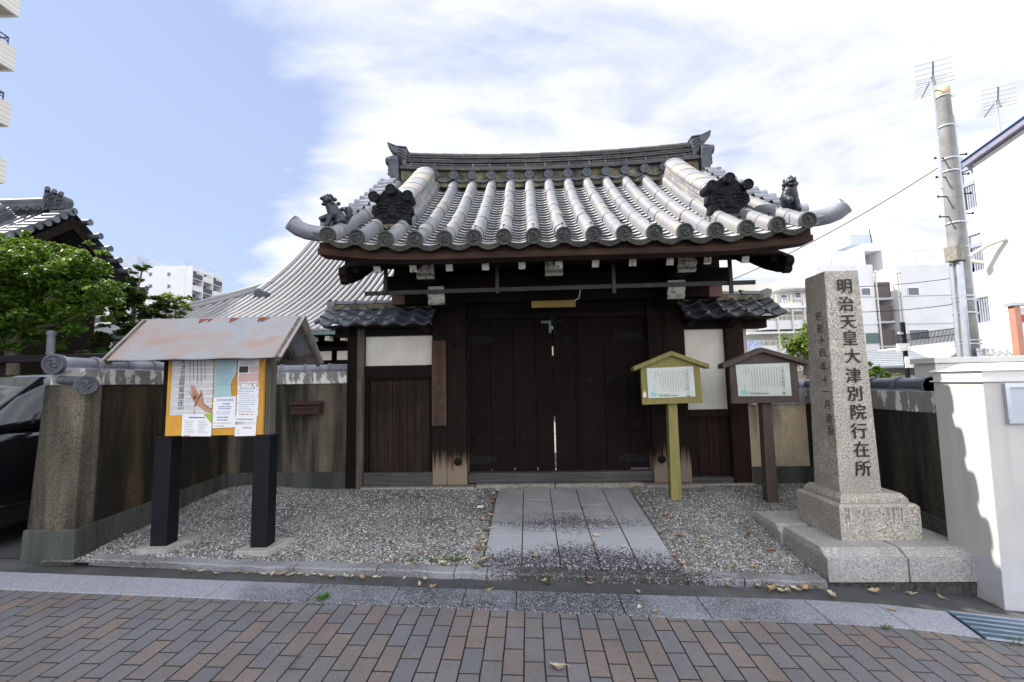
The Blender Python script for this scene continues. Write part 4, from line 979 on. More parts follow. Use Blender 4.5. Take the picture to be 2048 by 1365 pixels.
# left return wall with its end pier
WL = thing('boundary_wall', 'tile-capped roughcast wall along the alley, ending in a stained end pier', 'wall', (-4.05, 4.9, .1))
xi, xo = -3.93, -4.22
pa = [(xi, 4.06), (xi, 5.95)]; po = [(xo, 4.06), (xo, 6.25)]
wallbody(WL, pa, po, lambda x, y: .0, lambda x, y: 1.602, 'wall_face', M['stucco_dark'])
wallbody(WL, [(xi+.02, 4.06), (xi+.02, 5.93)], [(xo-.02, 4.06), (xo-.02, 6.25)], lambda x, y: -.05, lambda x, y: cl(.37+(y-4)*.045, 0, 1), 'plinth', M['plinth'])
wallbody(WL, [(xi+.012, 3.90), (xi+.012, 5.94)], [(xo-.01, 3.90), (xo-.01, 6.25)], lambda x, y: 1.604, lambda x, y: 1.745, 'plaster_band', M['flake'])
coping(WL, [(-4.165, 3.88, 1.790), (-4.165, 6.05, 1.790)])
b = MB(); disc_mb(b, (-4.165, 3.865, 1.790), (.15, -1, 0), .090, .03)
# pier, slightly battered
p = [(-4.315, 3.865), (-3.897, 3.865), (-3.90, 4.055), (-4.315, 4.055)]; q = [(-4.268, 3.885), (-3.894, 3.885), (-3.90, 4.055), (-4.268, 4.055)]
MB().hexa([(x, y, .36) for x, y in p] + [(x, y, 1.606) for x, y in q]).build('end_pier', M['stucco'], WL, bevel=.01)
p2 = [(-4.335, 3.84), (-3.855, 3.84), (-3.880, 4.075), (-4.335, 4.075)]
MB().hexa([(x, y, -.02) for x, y in p2] + [(x+.008*(1 if x < -4 else -1), y+.006, .378) for x, y in p2]).build('pier_base', M['plinth'], WL, bevel=.012)
b2 = MB(); b2.tube([(-4.15, 3.90, 1.650), (-3.90, 3.885, 1.632)], [.036, .045], 12); b2.tube([(-3.92, 3.90, 1.605), (-3.875, 3.875, 1.600)], .078, 16); disc_mb(b2, (-3.875, 3.875, 1.600), (.6, -.8, 0), .084, .03)
b2.build('corner_cap_tile', M['oni_grey'], WL)
b.build('end_disc_tile', M['oni_grey'], WL)
# back wall between the corner and the gate (left), and its twin on the right
WB = thing('boundary_wall', 'low stained wall between the alley wall and the gate wing, carrying the letter box', 'wall', (-3.1, 6.0, .2))
MB().box(-3.98, -2.376, 5.90, 6.2, .1, 1.585).build('wall_face', M['stucco'], WB)
MB().box(-3.99, -2.378, 5.885, 6.21, .1, .452).build('plinth', M['plinth'], WB, bevel=.006)
MB().box(-4.0, -2.377, 5.888, 6.21, 1.587, 1.735).build('plaster_band', M['flake'], WB)
coping(WB, [(-4.0, 6.05, 1.775), (-2.39, 6.05, 1.775)])
WR = thing('boundary_wall', 'short cream roughcast wall between the right gate wing and the corner', 'wall', (3.1, 6.0, .2))
MB().box(2.766, 3.55, 5.90, 6.2, .1, 1.215).build('wall_face', M['stucco_pale'], WR)
MB().box(2.768, 3.54, 5.885, 6.21, .1, .455).build('plinth', M['plinth'], WR, bevel=.006)
MB().box(2.767, 3.56, 5.888, 6.21, 1.217, 1.40).build('plaster_band', M['flake'], WR)
coping(WR, [(2.80, 6.05, 1.445), (3.62, 6.05, 1.445)])
WQ = thing('boundary_wall', 'soot-black tile-capped wall behind the stone monument', 'wall', (3.6, 5.0, .2))
wallbody(WQ, [(3.475, 3.97), (3.475, 5.95)], [(3.78, 3.97), (3.78, 6.2)], lambda x, y: -.1, lambda x, y: 1.222, 'wall_face', stucco('roughcast_black', (.055,.050,.042), (.11,.10,.08), (.014,.0135,.0125), 1.2, (2,7,0)))
wallbody(WQ, [(3.46, 3.97), (3.46, 5.93)], [(3.79, 3.97), (3.79, 6.2)], lambda x, y: -.1, lambda x, y: .33+(y-4)*.06, 'plinth', M['plinth'])
wallbody(WQ, [(3.467, 3.97), (3.467, 5.94)], [(3.785, 3.97), (3.785, 6.2)], lambda x, y: 1.225, lambda x, y: 1.405, 'plaster_band', M['flake'])
coping(WQ, [(3.60, 4.22, 1.455), (3.60, 6.05, 1.455)], mat='pantile', r=.075)
# ------------------------------------------------------------------ letter box
M['box_brown'] = plain('box_paint', (.050,.020,.018), .5, 0, .3, 8)
LB = thing('letter_box', 'old dark red-brown letter box fixed to the stained wall', 'letter box', (-2.86, 5.83, 1.27))
b = MB(); b.prism([(5.90, 1.195), (5.76, 1.195), (5.755, 1.29), (5.77, 1.325), (5.90, 1.34)], 'x', -3.045, -2.675); b.build('body', M['box_brown'], LB, bevel=.006)
b = MB(); b.prism([(5.90, 1.345), (5.73, 1.318), (5.725, 1.332), (5.90, 1.362)], 'x', -3.06, -2.66); b.build('lid', M['box_brown'], LB, bevel=.003)
MB().box(-2.98, -2.74, 5.752, 5.757, 1.255, 1.275).build('slot', M['ink'], LB)
# ------------------------------------------------------------------ white gate pier on the right
WP = thing('white_pier', 'white rendered pier with stepped cap and framed glass panel at the right edge', 'pier', (3.7, 3.75, -.1))
t = NT('pier_render'); n = t.noise(200, 2); c = t.ramp(t.noise(2, 5), [(.3, (.47,.46,.45)), (.7, (.565,.555,.535))]); c = t.mix(t.ramp(t.noise(1, 6, .65, .4, t.co(scale=(9, 9, .7))), [(.52, 0), (.72, .35)]), c, (.36,.35,.34)); c = t.mix(t.ramp(t.math('MULTIPLY_ADD', t.noise(11, 5), .25, t.xyz()[2]), [(.14, .8), (.26, 0)]), c, (.22,.21,.19))
c = t.mix(t.ramp(t.math('MULTIPLY_ADD', t.noise(4, 5), .12, t.xyz()[2]), [(.345, 1), (.365, 0)]), c, t.mix(t.noise(7, 6, .7), (.38,.38,.41), (.56,.56,.60))); t.bump(t.math('ADD', n, t.math('MULTIPLY', t.noise(35, 4), 1.5)), .3, .004); M['pier_render'] = t.fin(c, .85)
MB().hexa([(3.385, 3.555, -.2), (4.9, 3.555, -.2), (4.9, 3.97, -.2), (3.385, 3.97, -.2), (3.40, 3.545, 1.488), (4.9, 3.545, 1.488), (4.9, 3.965, 1.488), (3.40, 3.965, 1.488)]).build('body', M['pier_render'], WP, bevel=.006)
b = MB(); b.box(3.385, 4.92, 3.53, 3.985, 1.489, 1.502); b.box(3.40, 4.9, 3.548, 3.965, 1.502, 1.575)
b.hexa([(3.38, 3.527, 1.576), (4.92, 3.527, 1.576), (4.92, 3.99, 1.576), (3.38, 3.99, 1.576), (3.52, 3.68, 1.635), (4.92, 3.68, 1.635), (4.92, 3.84, 1.635), (3.52, 3.84, 1.635)])
b.build('cap', M['white_wall'], WP, bevel=.004)
q0, q1 = at_y(2003, 768, 3.545), at_y(2012, 848, 3.545)
x0, z1, z0 = q0.x, 1.478, q1.z
b = MB(); fw = .032
b.box(x0, 4.6, 3.520, 3.55, z1-fw, z1); b.box(x0, 4.6, 3.520, 3.55, z0, z0+fw); b.box(x0, x0+fw, 3.520, 3.55, z0+fw, z1-fw); b.build('panel_frame', M['steel'], WP, bevel=.003)
MB().box(x0+fw, 4.6, 3.535, 3.549, z0+fw, z1-fw).build('glass_panel', M['glass_grey'], WP)
WW = thing('white_wall', 'low white wall block behind the white pier beside the utility pole', 'wall', (4.6, 5.2, .2))
MB().box(3.98, 6.6, 4.60, 4.85, -.1, 1.66).build('body', M['white_wall'], WW, bevel=.006)
MB().box(3.96, 6.6, 4.58, 4.87, 1.662, 1.72).build('cap', M['white_wall'], WW, bevel=.006)
# ------------------------------------------------------------------ stone monument
MO = thing('stone_monument', 'tall square granite pillar with engraved black characters on a stepped base', 'monument', (2.84, 4.22, .2))
def frust(b, x0, x1, y0, y1, z0, X0, X1, Y0, Y1, z1): return b.hexa([(x0,y0,z0),(x1,y0,z0),(x1,y1,z0),(x0,y1,z0),(X0,Y0,z1),(X1,Y0,z1),(X1,Y1,z1),(X0,Y1,z1)])
sh = frust(MB(), 2.650, 3.002, 4.105, 4.455, .545, 2.676, 2.972, 4.11, 4.405, 2.497).build('shaft', M['monument'], MO, bevel=.007)
b = MB(); pc = [(2.566, 3.20, 3.995, 4.60, .215, .472), (2.566, 3.20, 3.995, 4.60, .472, .484)]
b.box(2.556, 3.21, 3.985, 4.60, .20, .468)
frust(b, 2.556, 3.21, 3.985, 4.60, .468, 2.575, 3.19, 4.005, 4.58, .488); frust(b, 2.60, 3.165, 4.03, 4.555, .488, 2.605, 3.16, 4.035, 4.55, .52); frust(b, 2.605, 3.16, 4.035, 4.55, .52, 2.635, 3.13, 4.065, 4.52, .560)
b.build('pedestal', M['monument'], MO, bevel=.004)
b = MB(); zt = .165
def prow(x0, x1, y0, y1):
    b.hexa([(x0+.006, y0, -.03), (x1-.006, y0, -.03), (x1-.006, y1, -.03), (x0+.006, y1, -.03), (x0+.004, y0, zt-.015), (x1-.004, y0, zt-.015), (x1-.004, y1, zt-.015), (x0+.004, y1, zt-.015)])
    b.hexa([(x0+.004, y0+.012, zt-.015), (x1-.004, y0+.012, zt-.015), (x1-.004, y1, zt-.015), (x0+.004, y1, zt-.015), (x0+.02, y0+.10, zt+.035), (x1-.004, y0+.10, zt+.035), (x1-.004, y1, zt+.04), (x0+.02, y1, zt+.04)])
prow(2.275, 2.89, 3.745, 4.36); prow(2.89, 3.49, 3.745, 4.36); prow(2.255, 2.89, 4.362, 4.86); prow(2.89, 3.46, 4.362, 4.86)
b.build('base_slab', M['slab'], MO, bevel=.007)
b = MB(); n = 60; pr = []
fr = random.Random(77)
for i in range(n+1):     # rough broken bottom edge and a dark footing that shows more as the street falls away
    x = 2.27 + 1.22*i/n; y = 3.762 + fr.uniform(-.010, .010)
    pr.append([(x, y+.012+fr.uniform(-.012, .012), -.30), (x, y+fr.uniform(-.014, .014), -.14), (x, y-.006, -.075+fr.uniform(-.012, .012)), (x, y-.016, -.034+fr.uniform(-.006, .004)), (x, 3.95, -.028)])
b.add([p for r in pr for p in r], [(i*5+k, i*5+k+1, (i+1)*5+k+1, (i+1)*5+k) for i in range(n) for k in range(4)], 0, False)
b.build('footing', M['rubble'], MO)
# letters follow the slight batter of the shaft
upF = (Vector((0, 4.11, 2.497)) - Vector((0, 4.105, .545))).normalized()
pt, pb = at_y(1689, 575, 4.105), at_y(1726, 938, 4.103)
xt = (pt.x+pb.x)/2 + .012
step = (pt.z-pb.z)/10; sz = .142
lead = []
for i, ch in enumerate('明治天皇大津別院行在所'):
    px = [1689, 1692, 1696, 1700, 1705, 1707, 1710, 1716, 1718, 1723, 1726][i]; py = [575, 611, 646, 679, 715, 754, 790, 827, 865, 902, 940][i]
    q = at_y(px, py, 4.103); g = lettering(ch, sz if ch not in '天大' else sz*.95, (q.x, 4.1035, q.z), (1,0,0), upF, None, None, bold=0, depth=.004); lead.append(g)
    for dx, dz in ((.003, .0003), (-.0025, .0006)): g = lettering(ch, sz, (q.x+dx, 4.1035, q.z+(.002 if dx else -.003)), (1,0,0), upF, None, None, bold=0, depth=.004+dz); lead.append(g)
b = MB()
for g in lead: b.add(g.v, g.f)
b.build('lettering', M['carved'], sh, recalc=False)
b = MB(); upL = Vector((2.676-2.650, 0, 1.95)).normalized()
for i, ch in enumerate('昭和十四年十一月建設'):
    px, py = [1638, 1641, 1644, 1646, 1648, 1651, 1652, 1656, 1659, 1662][i], [635, 660, 683, 707, 735, 763, 785, 811, 839, 862][i]
    xx = 2.650 + (py and (at_x(px, py, 2.66).z-.545)/1.95*.026); q = at_x(px, py, xx)
    g = lettering(ch, .092, (xx-.0005, q.y, q.z), (0,-1,0), upL, None, None, bold=0, depth=.003); b.add(g.v, g.f)
b.build('lettering', M['carved_soft'], sh, recalc=False)
# rain streaks: thin lichen runs on the pedestal front
t = NT('water_streak'); n = t.noise(30, 4); M['streak'] = t.fin((.15,.14,.12), .9)
b = MB()
for px, w_, l_ in ((1691, .004, .20), (1697, .005, .17), (1786, .007, .15), (1796, .004, .10), (1803, .005, .17), (1775, .003, .07)):
    q = at_y(px, 1018, 3.984); b.add([(q.x-w_, 3.9838, .464), (q.x+w_, 3.9838, .464), (q.x+w_*.3, 3.9838, .464-l_), (q.x-w_*.2, 3.9838, .464-l_)], [(0,3,2,1)])
b.build('rain_streaks', M['streak'], bpy.data.objects['pedestal'], recalc=False)
# ------------------------------------------------------------------ notice board
NB = thing('notice_board', 'roofed notice board with a rust-patched sheet roof on two black legs', 'notice board', (-2.83, 4.15, .16))
for x0, x1 in ((-3.372, -3.222), (-2.466, -2.318)):
    b = MB(); b.box(x0, x1, 4.045, 4.18, .14, 1.10); b.box(x0-.010, x1+.010, 4.035, 4.19, 1.10, 1.125); lg = b.build('leg_cover', M['black_metal'], NB, bevel=.004)
    b = MB(); b.box(x0+.03, x1-.02, 4.066, 4.17, 1.1255, 2.02); b.build('upright', M['wood_grey'] if x0 > -3 else M['wood_dark'], NB, bevel=.004)
    z = gz((x0+x1)/2, 4.1)
    b = MB(); b.hexa([(x0-.10, 3.97, z-.05), (x1+.06, 3.97, z-.05), (x1+.13, 4.30, z-.05), (x0-.02, 4.30, z-.05), (x0-.10, 3.97, z+.022), (x1+.06, 3.97, z+.022), (x1+.13, 4.30, z+.03), (x0-.02, 4.30, z+.03)]); b.build('base_slab', M['concrete'], NB, bevel=.006)
MB().box(-3.275, -2.385, 4.036, 4.062, 1.132, 1.86).build('back_board', M['ochre'], NB)
rx0, rx1 = -3.69, -2.095
b = MB(); nx_ = 12
for (ya, za, yb, zb) in ((3.80, 1.812, 4.20, 2.222), (4.60, 1.79, 4.20, 2.222)):
    for i in range(nx_):
        xa, xb = rx0+(rx1-rx0)*i/nx_, rx0+(rx1-rx0)*(i+1)/nx_; w0 = .004*math.sin(i*1.7); w1 = .004*math.sin((i+1)*1.7)
        b.hexa([(xa, ya, za-.010+w0), (xb, ya, za-.010+w1), (xb, yb, zb-.010), (xa, yb, zb-.010), (xa, ya, za+w0), (xb, ya, za+w1), (xb, yb, zb), (xa, yb, zb)])
nr = b.build('roof', M['rust_sheet'], NB, weld=True)
for px, w_ in ((412, .055), (424, .02), (472, .05), (527, .045), (535, .05)):
    q = at_y(px, 637, 4.19); b = MB(); b.add([(q.x-w_, 4.185, 2.2115), (q.x+w_*.7, 4.185, 2.2115), (q.x-w_*.2, 4.150, 2.1755), (q.x-w_*.6, 4.135, 2.160)], [(0,3,2,1)]); b.build('torn_patch', M['rust'], nr, recalc=False)
b = MB()
for x in (rx0+.03, rx1-.06):
    b.bar((x+.015, 3.81, 1.79), (x+.015, 4.20, 2.19), .03, .055); b.bar((x+.015, 4.59, 1.77), (x+.015, 4.20, 2.19), .03, .055)
b.box(rx0+.04, rx1-.06, 4.18, 4.22, 2.10, 2.17); b.box(rx0+.04, rx1-.06, 3.86, 3.90, 1.80, 1.85); b.box(rx0+.04, rx1-.06, 4.50, 4.54, 1.79, 1.84); b.box(-3.34, -2.30, 4.10, 4.19, 1.93, 2.02)
for x in (-3.26, -2.37): b.bar((x, 3.88, 1.84), (x, 4.20, 2.12), .05, .05); b.bar((x, 4.52, 1.83), (x, 4.20, 2.12), .05, .05)
b.build('roof_frame', M['wood_grey'], NB)
# sheets pinned to it -------------------------------------------------
YB = 4.0355
def bpt(px, py, off=0): q = at_y(px, py, YB-off); return (q.x, q.z)
def sheet_poly(name, label, pts, mat, lvl=1):
    off = .0015*lvl; poly = [bpt(*p, off) for p in pts]; b = MB(); b.prism(poly, 'y', YB-off-.0006, YB-off)
    return tag(b.build(name, mat), label, 'poster'), off+.0006
def marks(parent, off, quads, mat, name='print'):
    b = MB()
    for pts in quads: b.add([(u, YB-off-.0008, v) for u, v in (bpt(*p, off) for p in pts)], [tuple(range(len(pts)))])
    return b.build(name, mat, parent, recalc=False)
def rows(x0, y0, x1, y1, n, h, seed, fill=.8, vert=False):     # runs of unreadable small print as broken strokes
    r = random.Random(seed); out = []
    for i in range(n):
        if vert:
            x = x0 + (x1-x0)*i/max(1, n-1); y = y0; ye = y1 - r.random()*(y1-y0)*.35
            while y < ye:
                l = r.uniform(1.2, 2.6); out.append([(x-h/2, y), (x+h/2, y), (x+h/2, y+l), (x-h/2, y+l)]); y += l+r.uniform(.5, 1.1)
        else:
            y = y0 + (y1-y0)*i/max(1, n-1); x = x0; xe = x1 - r.random()*(x1-x0)*(1-fill)*1.6
            while x < xe:
                l = r.uniform(1.0, 2.8); out.append([(x, y), (x+l, y-.03), (x+l, y+h), (x, y+h)]); x += l+r.uniform(.4, .9)
    return out
def btext(txt, px, py, size, off, parent, mat, vertical=False, line=1.02, bold=0, sx=1.0):
    u, v = bpt(px, py, off); return lettering(txt, size, (u, YB-off-.0006, v), (1,0,0), (0,0,1), mat, parent, vertical, line, .0006, bold=bold, sx=sx)
big, o1 = sheet_poly('poster', 'large grey lecture poster showing a raised hand with prayer beads', [(346, 712), (428, 712), (423, 829), (339, 832)], M['p_grey'], 2)
b = MB()
lz = MB(); 
marks(big, o1-.0004, [[(348, y), (427, y-1), (427, y+.8), (348, y+1.6)] for y in (735, 749, 764, 778, 793, 808, 822)] + [[(x, 714), (x+1, 714), (x-3, 829), (x-4, 829)] for x in (372, 392, 411)], M['sheet_white'], 'lattice_print')
btext('大津別院', 367.5, 720, .047, o1, big, M['ink'], True, 1.02); btext('親鸞講座', 364, 761, .058, o1, big, M['ink'], True, 1.03); btext('2023', 362, 817, .030, o1, big, M['ink'])
marks(big, o1, [[(359, 758.6), (369, 758.2), (369, 759), (359, 759.4)]] + rows(380, 718, 410, 768, 5, 1.5, 4, vert=True), M['ink'], 'small_print')
def onboard(pts, off): return [(u, YB-off, v) for u, v in (bpt(*p, off) for p in pts)]
Zx = lambda zx, zy: (320+zx/6.5, 690+zy/6.5)
b = MB()
palm = [(432,690),(470,672),(500,640),(525,640),(538,690),(560,700),(570,760),(640,815),(672,830),(672,893),(640,890),(575,860),(520,815),(470,790),(445,745)]
b.add(onboard([Zx(*p) for p in palm], o1+.0012), [tuple(range(len(palm)))])
for f in ([(440,750),(380,620),(378,600),(388,600),(412,640),(460,700)], [(450,720),(388,560),(392,545),(402,552),(440,640),(475,690)], [(462,700),(400,530),(408,518),(420,526),(462,625),(490,680)], [(480,690),(428,535),(436,522),(448,532),(485,610),(512,660)], [(520,690),(520,605),(530,580),(542,588),(556,640),(566,700)]):
    b.add(onboard([Zx(*p) for p in f], o1+.0014), [tuple(range(len(f)))])
b.build('hand_print', M['skin'], big, recalc=False)
b = MB()
for f in ([(560,700),(570,760),(640,815),(672,830),(672,850),(600,810),(555,770),(545,700)], [(412,640),(440,700),(436,705),(408,645)], [(440,640),(462,690),(458,694),(436,645)], [(464,625),(488,676),(484,680),(460,630)]): b.add(onboard([Zx(*p) for p in f], o1+.0017), [tuple(range(len(f)))])
b.build('hand_shade_print', M['skin_dark'], big, recalc=False)
marks(big, o1+.0012, [[Zx(*p) for p in q] for q in ([(536,635),(546,650),(500,715),(460,800),(448,815),(442,800),(455,770),(490,700)],)], M['beads'], 'bead_print')
marks(big, o1+.0012, [[Zx(*p) for p in ((440,835),(455,830),(466,900),(425,900))]], M['tassel'], 'tassel_print')
s2, o2 = sheet_poly('poster', 'pale blue typed notice sheet pinned in the middle of the board', [(430, 712), (475, 710), (473, 744), (462, 768), (463, 794), (428, 796)], M['p_blue'], 3)
marks(s2, o2, rows(433, 738, 468, 770, 9, .8, 11), M['p_blueink'], 'small_print')
s3, o3 = sheet_poly('poster', 'pink and white flyer with a dark photo, at the top right of the board', [(477, 712), (519, 712), (517, 766), (475, 767)], M['sheet_white'], 3)
marks(s3, o3, [[(479, 748), (518, 747), (517, 763), (477, 765)], [(499, 733), (517, 732), (517, 746), (499, 746)]], M['p_pink'], 'pink_print'); marks(s3, o3+.0004, [[(479, 733.5), (497, 733), (496, 745.5), (478, 746)]], M['p_dark'], 'photo_print'); marks(s3, o3+.0004, rows(481, 716, 514, 730, 6, .7, 12), M['ink_grey'], 'small_print')
s4, o4 = sheet_poly('poster', 'stretching class flyer with an orange leaf border', [(475, 768), (518.5, 767), (516, 832), (472, 833)], M['sheet_white'], 4)
r = random.Random(5); ll = []
for i in range(46):
    e = r.random(); px, py = (r.uniform(475, 517), r.choice((769, 771, 830))) if e < .5 else (r.choice((474, 476, 516, 514)), r.uniform(770, 830)); s_ = r.uniform(.7, 1.7)
    ll.append([(px-s_, py), (px, py-s_), (px+s_, py), (px, py+s_)])
marks(s4, o4, ll, M['p_orange'], 'leaf_border'); btext('ストレッチ', 495, 777.5, .035, o4+.0003, s4, M['ink'], sx=.85); marks(s4, o4+.0003, rows(478, 783, 512, 818, 9, .9, 13, .7), M['p_blueink'], 'small_print'); marks(s4, o4+.0003, rows(477, 823, 505, 828, 2, 1.2, 14, .7), M['p_red'], 'red_print')
s5, o5 = sheet_poly('poster', 'white handwritten choir notice in blue ink below the blue sheet', [(427, 796), (472, 793), (470, 855), (425, 857)], M['sheet_white'], 5)
btext('大津別院合唱団', 450, 801, .026, o5, s5, M['p_blueink'], sx=.9); marks(s5, o5, rows(446, 807, 467, 807.5, 1, 2.6, 15) + rows(437, 813, 464, 817, 2, 1.9, 16, .8) + rows(433, 824, 466, 828, 2, 1.2, 17, .8) + rows(434, 834, 458, 839.5, 2, 2.2, 18, .8) + rows(429, 852, 455, 852.5, 1, 1.2, 20), M['p_blueink'], 'small_print'); marks(s5, o5, rows(428, 846, 469, 846.4, 1, 1.4, 19), M['p_orange'], 'orange_print')
s6, o6 = sheet_poly('poster', 'kimono dressing lesson flyer, lowest on the right of the board', [(471, 832), (514, 830), (511, 872), (469, 873)], M['sheet_white'], 5)
btext('着付けレッスン', 491, 847, .032, o6, s6, M['ink'], sx=.85); marks(s6, o6, rows(474, 838, 508, 838.6, 1, 2.0, 21), M['p_blueink'], 'small_print'); marks(s6, o6, rows(486, 855, 510, 855.5, 1, 2.4, 22), M['p_red'], 'red_print'); marks(s6, o6, rows(474, 861, 480, 866, 2, 1.4, 23), M['p_orange'], 'orange_print')
s7, o7 = sheet_poly('poster', 'white monthly schedule sheet with a lime corner, lowest on the left of the board', [(365, 829), (425, 828), (422, 873), (363, 873)], M['sheet_white'], 6)
marks(s7, o7, rows(378, 834.5, 408, 835, 1, 2.2, 24, 1), M['ink'], 'heading_print'); marks(s7, o7, rows(369, 842, 390, 866, 8, .8, 25, .7) + rows(396, 842, 416, 866, 8, .8, 26, .7), M['ink_grey'], 'small_print'); marks(s7, o7, [[(407, 828.5), (425, 828), (424, 848), (418, 842), (413, 835)]], M['p_lime'], 'lime_corner'); marks(s7, o7, [[(367, 871), (380, 871), (380, 872.6), (367, 872.8)]], M['p_red'], 'red_print')
# ------------------------------------------------------------------ two roofed signs
def signboard(label, paint, Y, pts, post, title, sub, seed, tint):
    T = thing('sign_board', label, 'sign', (post[0], Y, .22))
    P = lambda px, py, y=Y: (lambda q: (q.x, q.z))(at_y(px, py, y))
    tl, tr, br, bl, ap, el, er = pts
    board = [P(*bl), P(*br), P(*tr), P(ap[0], ap[1]+7), P(*tl)]
    bd = MB().prism(board, 'y', Y, Y+.05).build('board', M[paint], T, bevel=.004)
    a, l, r_ = P(*ap), P(*el), P(*er); b = MB(); th = .052
    for (e0, e1) in ((l, a), (a, r_)):
        b.hexa([(e0[0], Y-.055, e0[1]-th), (e1[0], Y-.055, e1[1]-th), (e1[0], Y+.10, e1[1]-th), (e0[0], Y+.10, e0[1]-th), (e0[0], Y-.055, e0[1]), (e1[0], Y-.055, e1[1]), (e1[0], Y+.10, e1[1]), (e0[0], Y+.10, e0[1])])
    b.build('roof', M[paint], T, bevel=.004, weld=True)
    zt = P(post[2], 806)[1]+.02
    b = MB(); x0, x1 = post[0]-.052, post[0]+.052
    q = at_y(post[2], post[3], Y+.06)
    b.hexa([(q.x-.062, Y-.0, .16), (q.x+.062, Y-.0, .16), (q.x+.062, Y+.11, .16), (q.x-.062, Y+.11, .16), (x0, Y+.052, zt), (x1, Y+.052, zt), (x1, Y+.15, zt), (x0, Y+.15, zt)])
    b.build('post', M[paint], T, bevel=.005)
    c = post[4]; pn = [P(*p, Y-.006) for p in c]
    pl_ = MB().prism(pn, 'y', Y-.007, Y-.001).build('panel', M['panel'], T)
    def inp(u, v):     # panel coordinates 0..1 from its top left
        a_ = Vector((*pn[0],)); b_ = Vector((*pn[1],)); c_ = Vector((*pn[2],)); d_ = Vector((*pn[3],))
        w_ = (a_*(1-u)+b_*u)*(1-v) + (d_*(1-u)+c_*u)*v; return (w_.x, Y-.0078, w_.y)
    b = MB(); r = random.Random(seed)
    def stroke(u, v, du, dv): b.add([inp(u, v), inp(u+du, v), inp(u+du, v+dv), inp(u, v+dv)], [(0,3,2,1)])
    for i in range(13):
        u = .175 + .052*i; v = .12 if i not in (2,) else .2; ve = .80 - r.random()*.12 - (.45 if i in (0, 1) else 0)
        while v < ve: l = r.uniform(.012, .030); stroke(u, v, .012, l); v += l+.012
    for v0 in (.62,):
        v = v0
        while v < .84: stroke(.125, v, .010, .018); v += .026
    for v in lin(.05, .17, 5): stroke(.94, v, .009, .016); stroke(.96, v, .006, .016)
    u = .22
    while u < .47: stroke(u, .875, .012, .012); u += .017
    b.build('small_print', M['panel_text'], pl_, recalc=False)
    hx = inp(.865, .085); lettering(title, .042, (hx[0], Y-.0075, hx[2]), (1,0,0), (0,0,1), M['panel_text'], pl_, True, 1.0, .001)
    q = inp(.22, .925); lettering(sub, .027, (q[0], Y-.0075, q[2]), (1,0,0), (0,0,1), M['ink'], pl_, align='LEFT', depth=.001, bold=.0004)
    b = MB(); c0 = inp(.105, .88)
    for k in range(7):
        an = k*.9; b.add([(c0[0], Y-.0079, c0[2]), (c0[0]+.036*math.cos(an), Y-.0079, c0[2]+.030*math.sin(an)), (c0[0]+.036*math.cos(an+.55), Y-.0079, c0[2]+.030*math.sin(an+.55))], [(0,1,2)])
    b.add([(c0[0]+.02, Y-.0079, c0[2]-.004), (c0[0]+.06, Y-.0079, c0[2]-.004), (c0[0]+.06, Y-.0079, c0[2]+.004), (c0[0]+.02, Y-.0079, c0[2]+.004)], [(0,1,2,3)])
    b.build('emblem', M['panel_mark'], pl_, recalc=False)
    return T, bd
T1, bd1 = signboard('olive green roofed sign with a pale text panel before the right gate post', 'olive', 5.40, ((1281, 731), (1399, 729), (1405, 806), (1285, 810), (1340, 703), (1265, 734), (1415, 729)), (1.688, 0, 1350, 993, ((1293, 737), (1386, 733), (1391, 793.5), (1297, 797))), '大津別院本堂一棟', 'Otsu Betsuin Hondo', 31, 0)
T2, bd2 = signboard('dark brown roofed sign with a pale text panel before the cream wall', 'sign_brown', 5.30, ((1459, 728), (1594, 722), (1600, 805), (1464, 808), (1520, 696), (1442, 729), (1613, 722)), (2.72, 0, 1541, 995, ((1471, 730), (1578, 726), (1583.5, 792), (1477, 793))), '大津別院書院一棟', 'Otsu Betsuin Syoin', 32, 0)
q0, q1 = at_y(1286, 782, 5.397), at_y(1292.5, 795, 5.397)
b = MB(); b.box(q0.x, q1.x, 5.394, 5.399, q1.z, q0.z); b.build('tag_label', M['sheet_white'], bd1)
MB().box(q0.x, q1.x, 5.392, 5.3938, q0.z-.02, q0.z+.003).build('tag_label', M['p_orange'], bd1)
# ------------------------------------------------------------------ stones by the wall foot
def stone(name, label, c, r, seed):
    b = MB(); b.ball((0,0,0), 1, 14, 9); rr = random.Random(seed); ph = [rr.uniform(0, 6) for _ in range(4)]
    vs = [Vector(p)*(1+.16*math.sin(3*p[0]+ph[0])+.12*math.sin(4*p[1]+ph[1])+.1*math.sin(5*p[2]+ph[2])) for p in b.v]; b.v = [(c[0]+p.x*r[0], c[1]+p.y*r[1], c[2]+p.z*r[2]) for p in vs]
    return tag(b.build(name, M['rock'], recalc=False), label, 'stone')
q = at_z(447, 993, .24); stone('stone', 'rounded grey stone at the foot of the wall corner', (q.x, q.y, .235), (.14, .08, .07), 3)
q = at_z(482, 975, .26); stone('stone', 'flatter pale stone lying against the corner of the wall', (q.x, q.y, .25), (.17, .08, .06), 9)
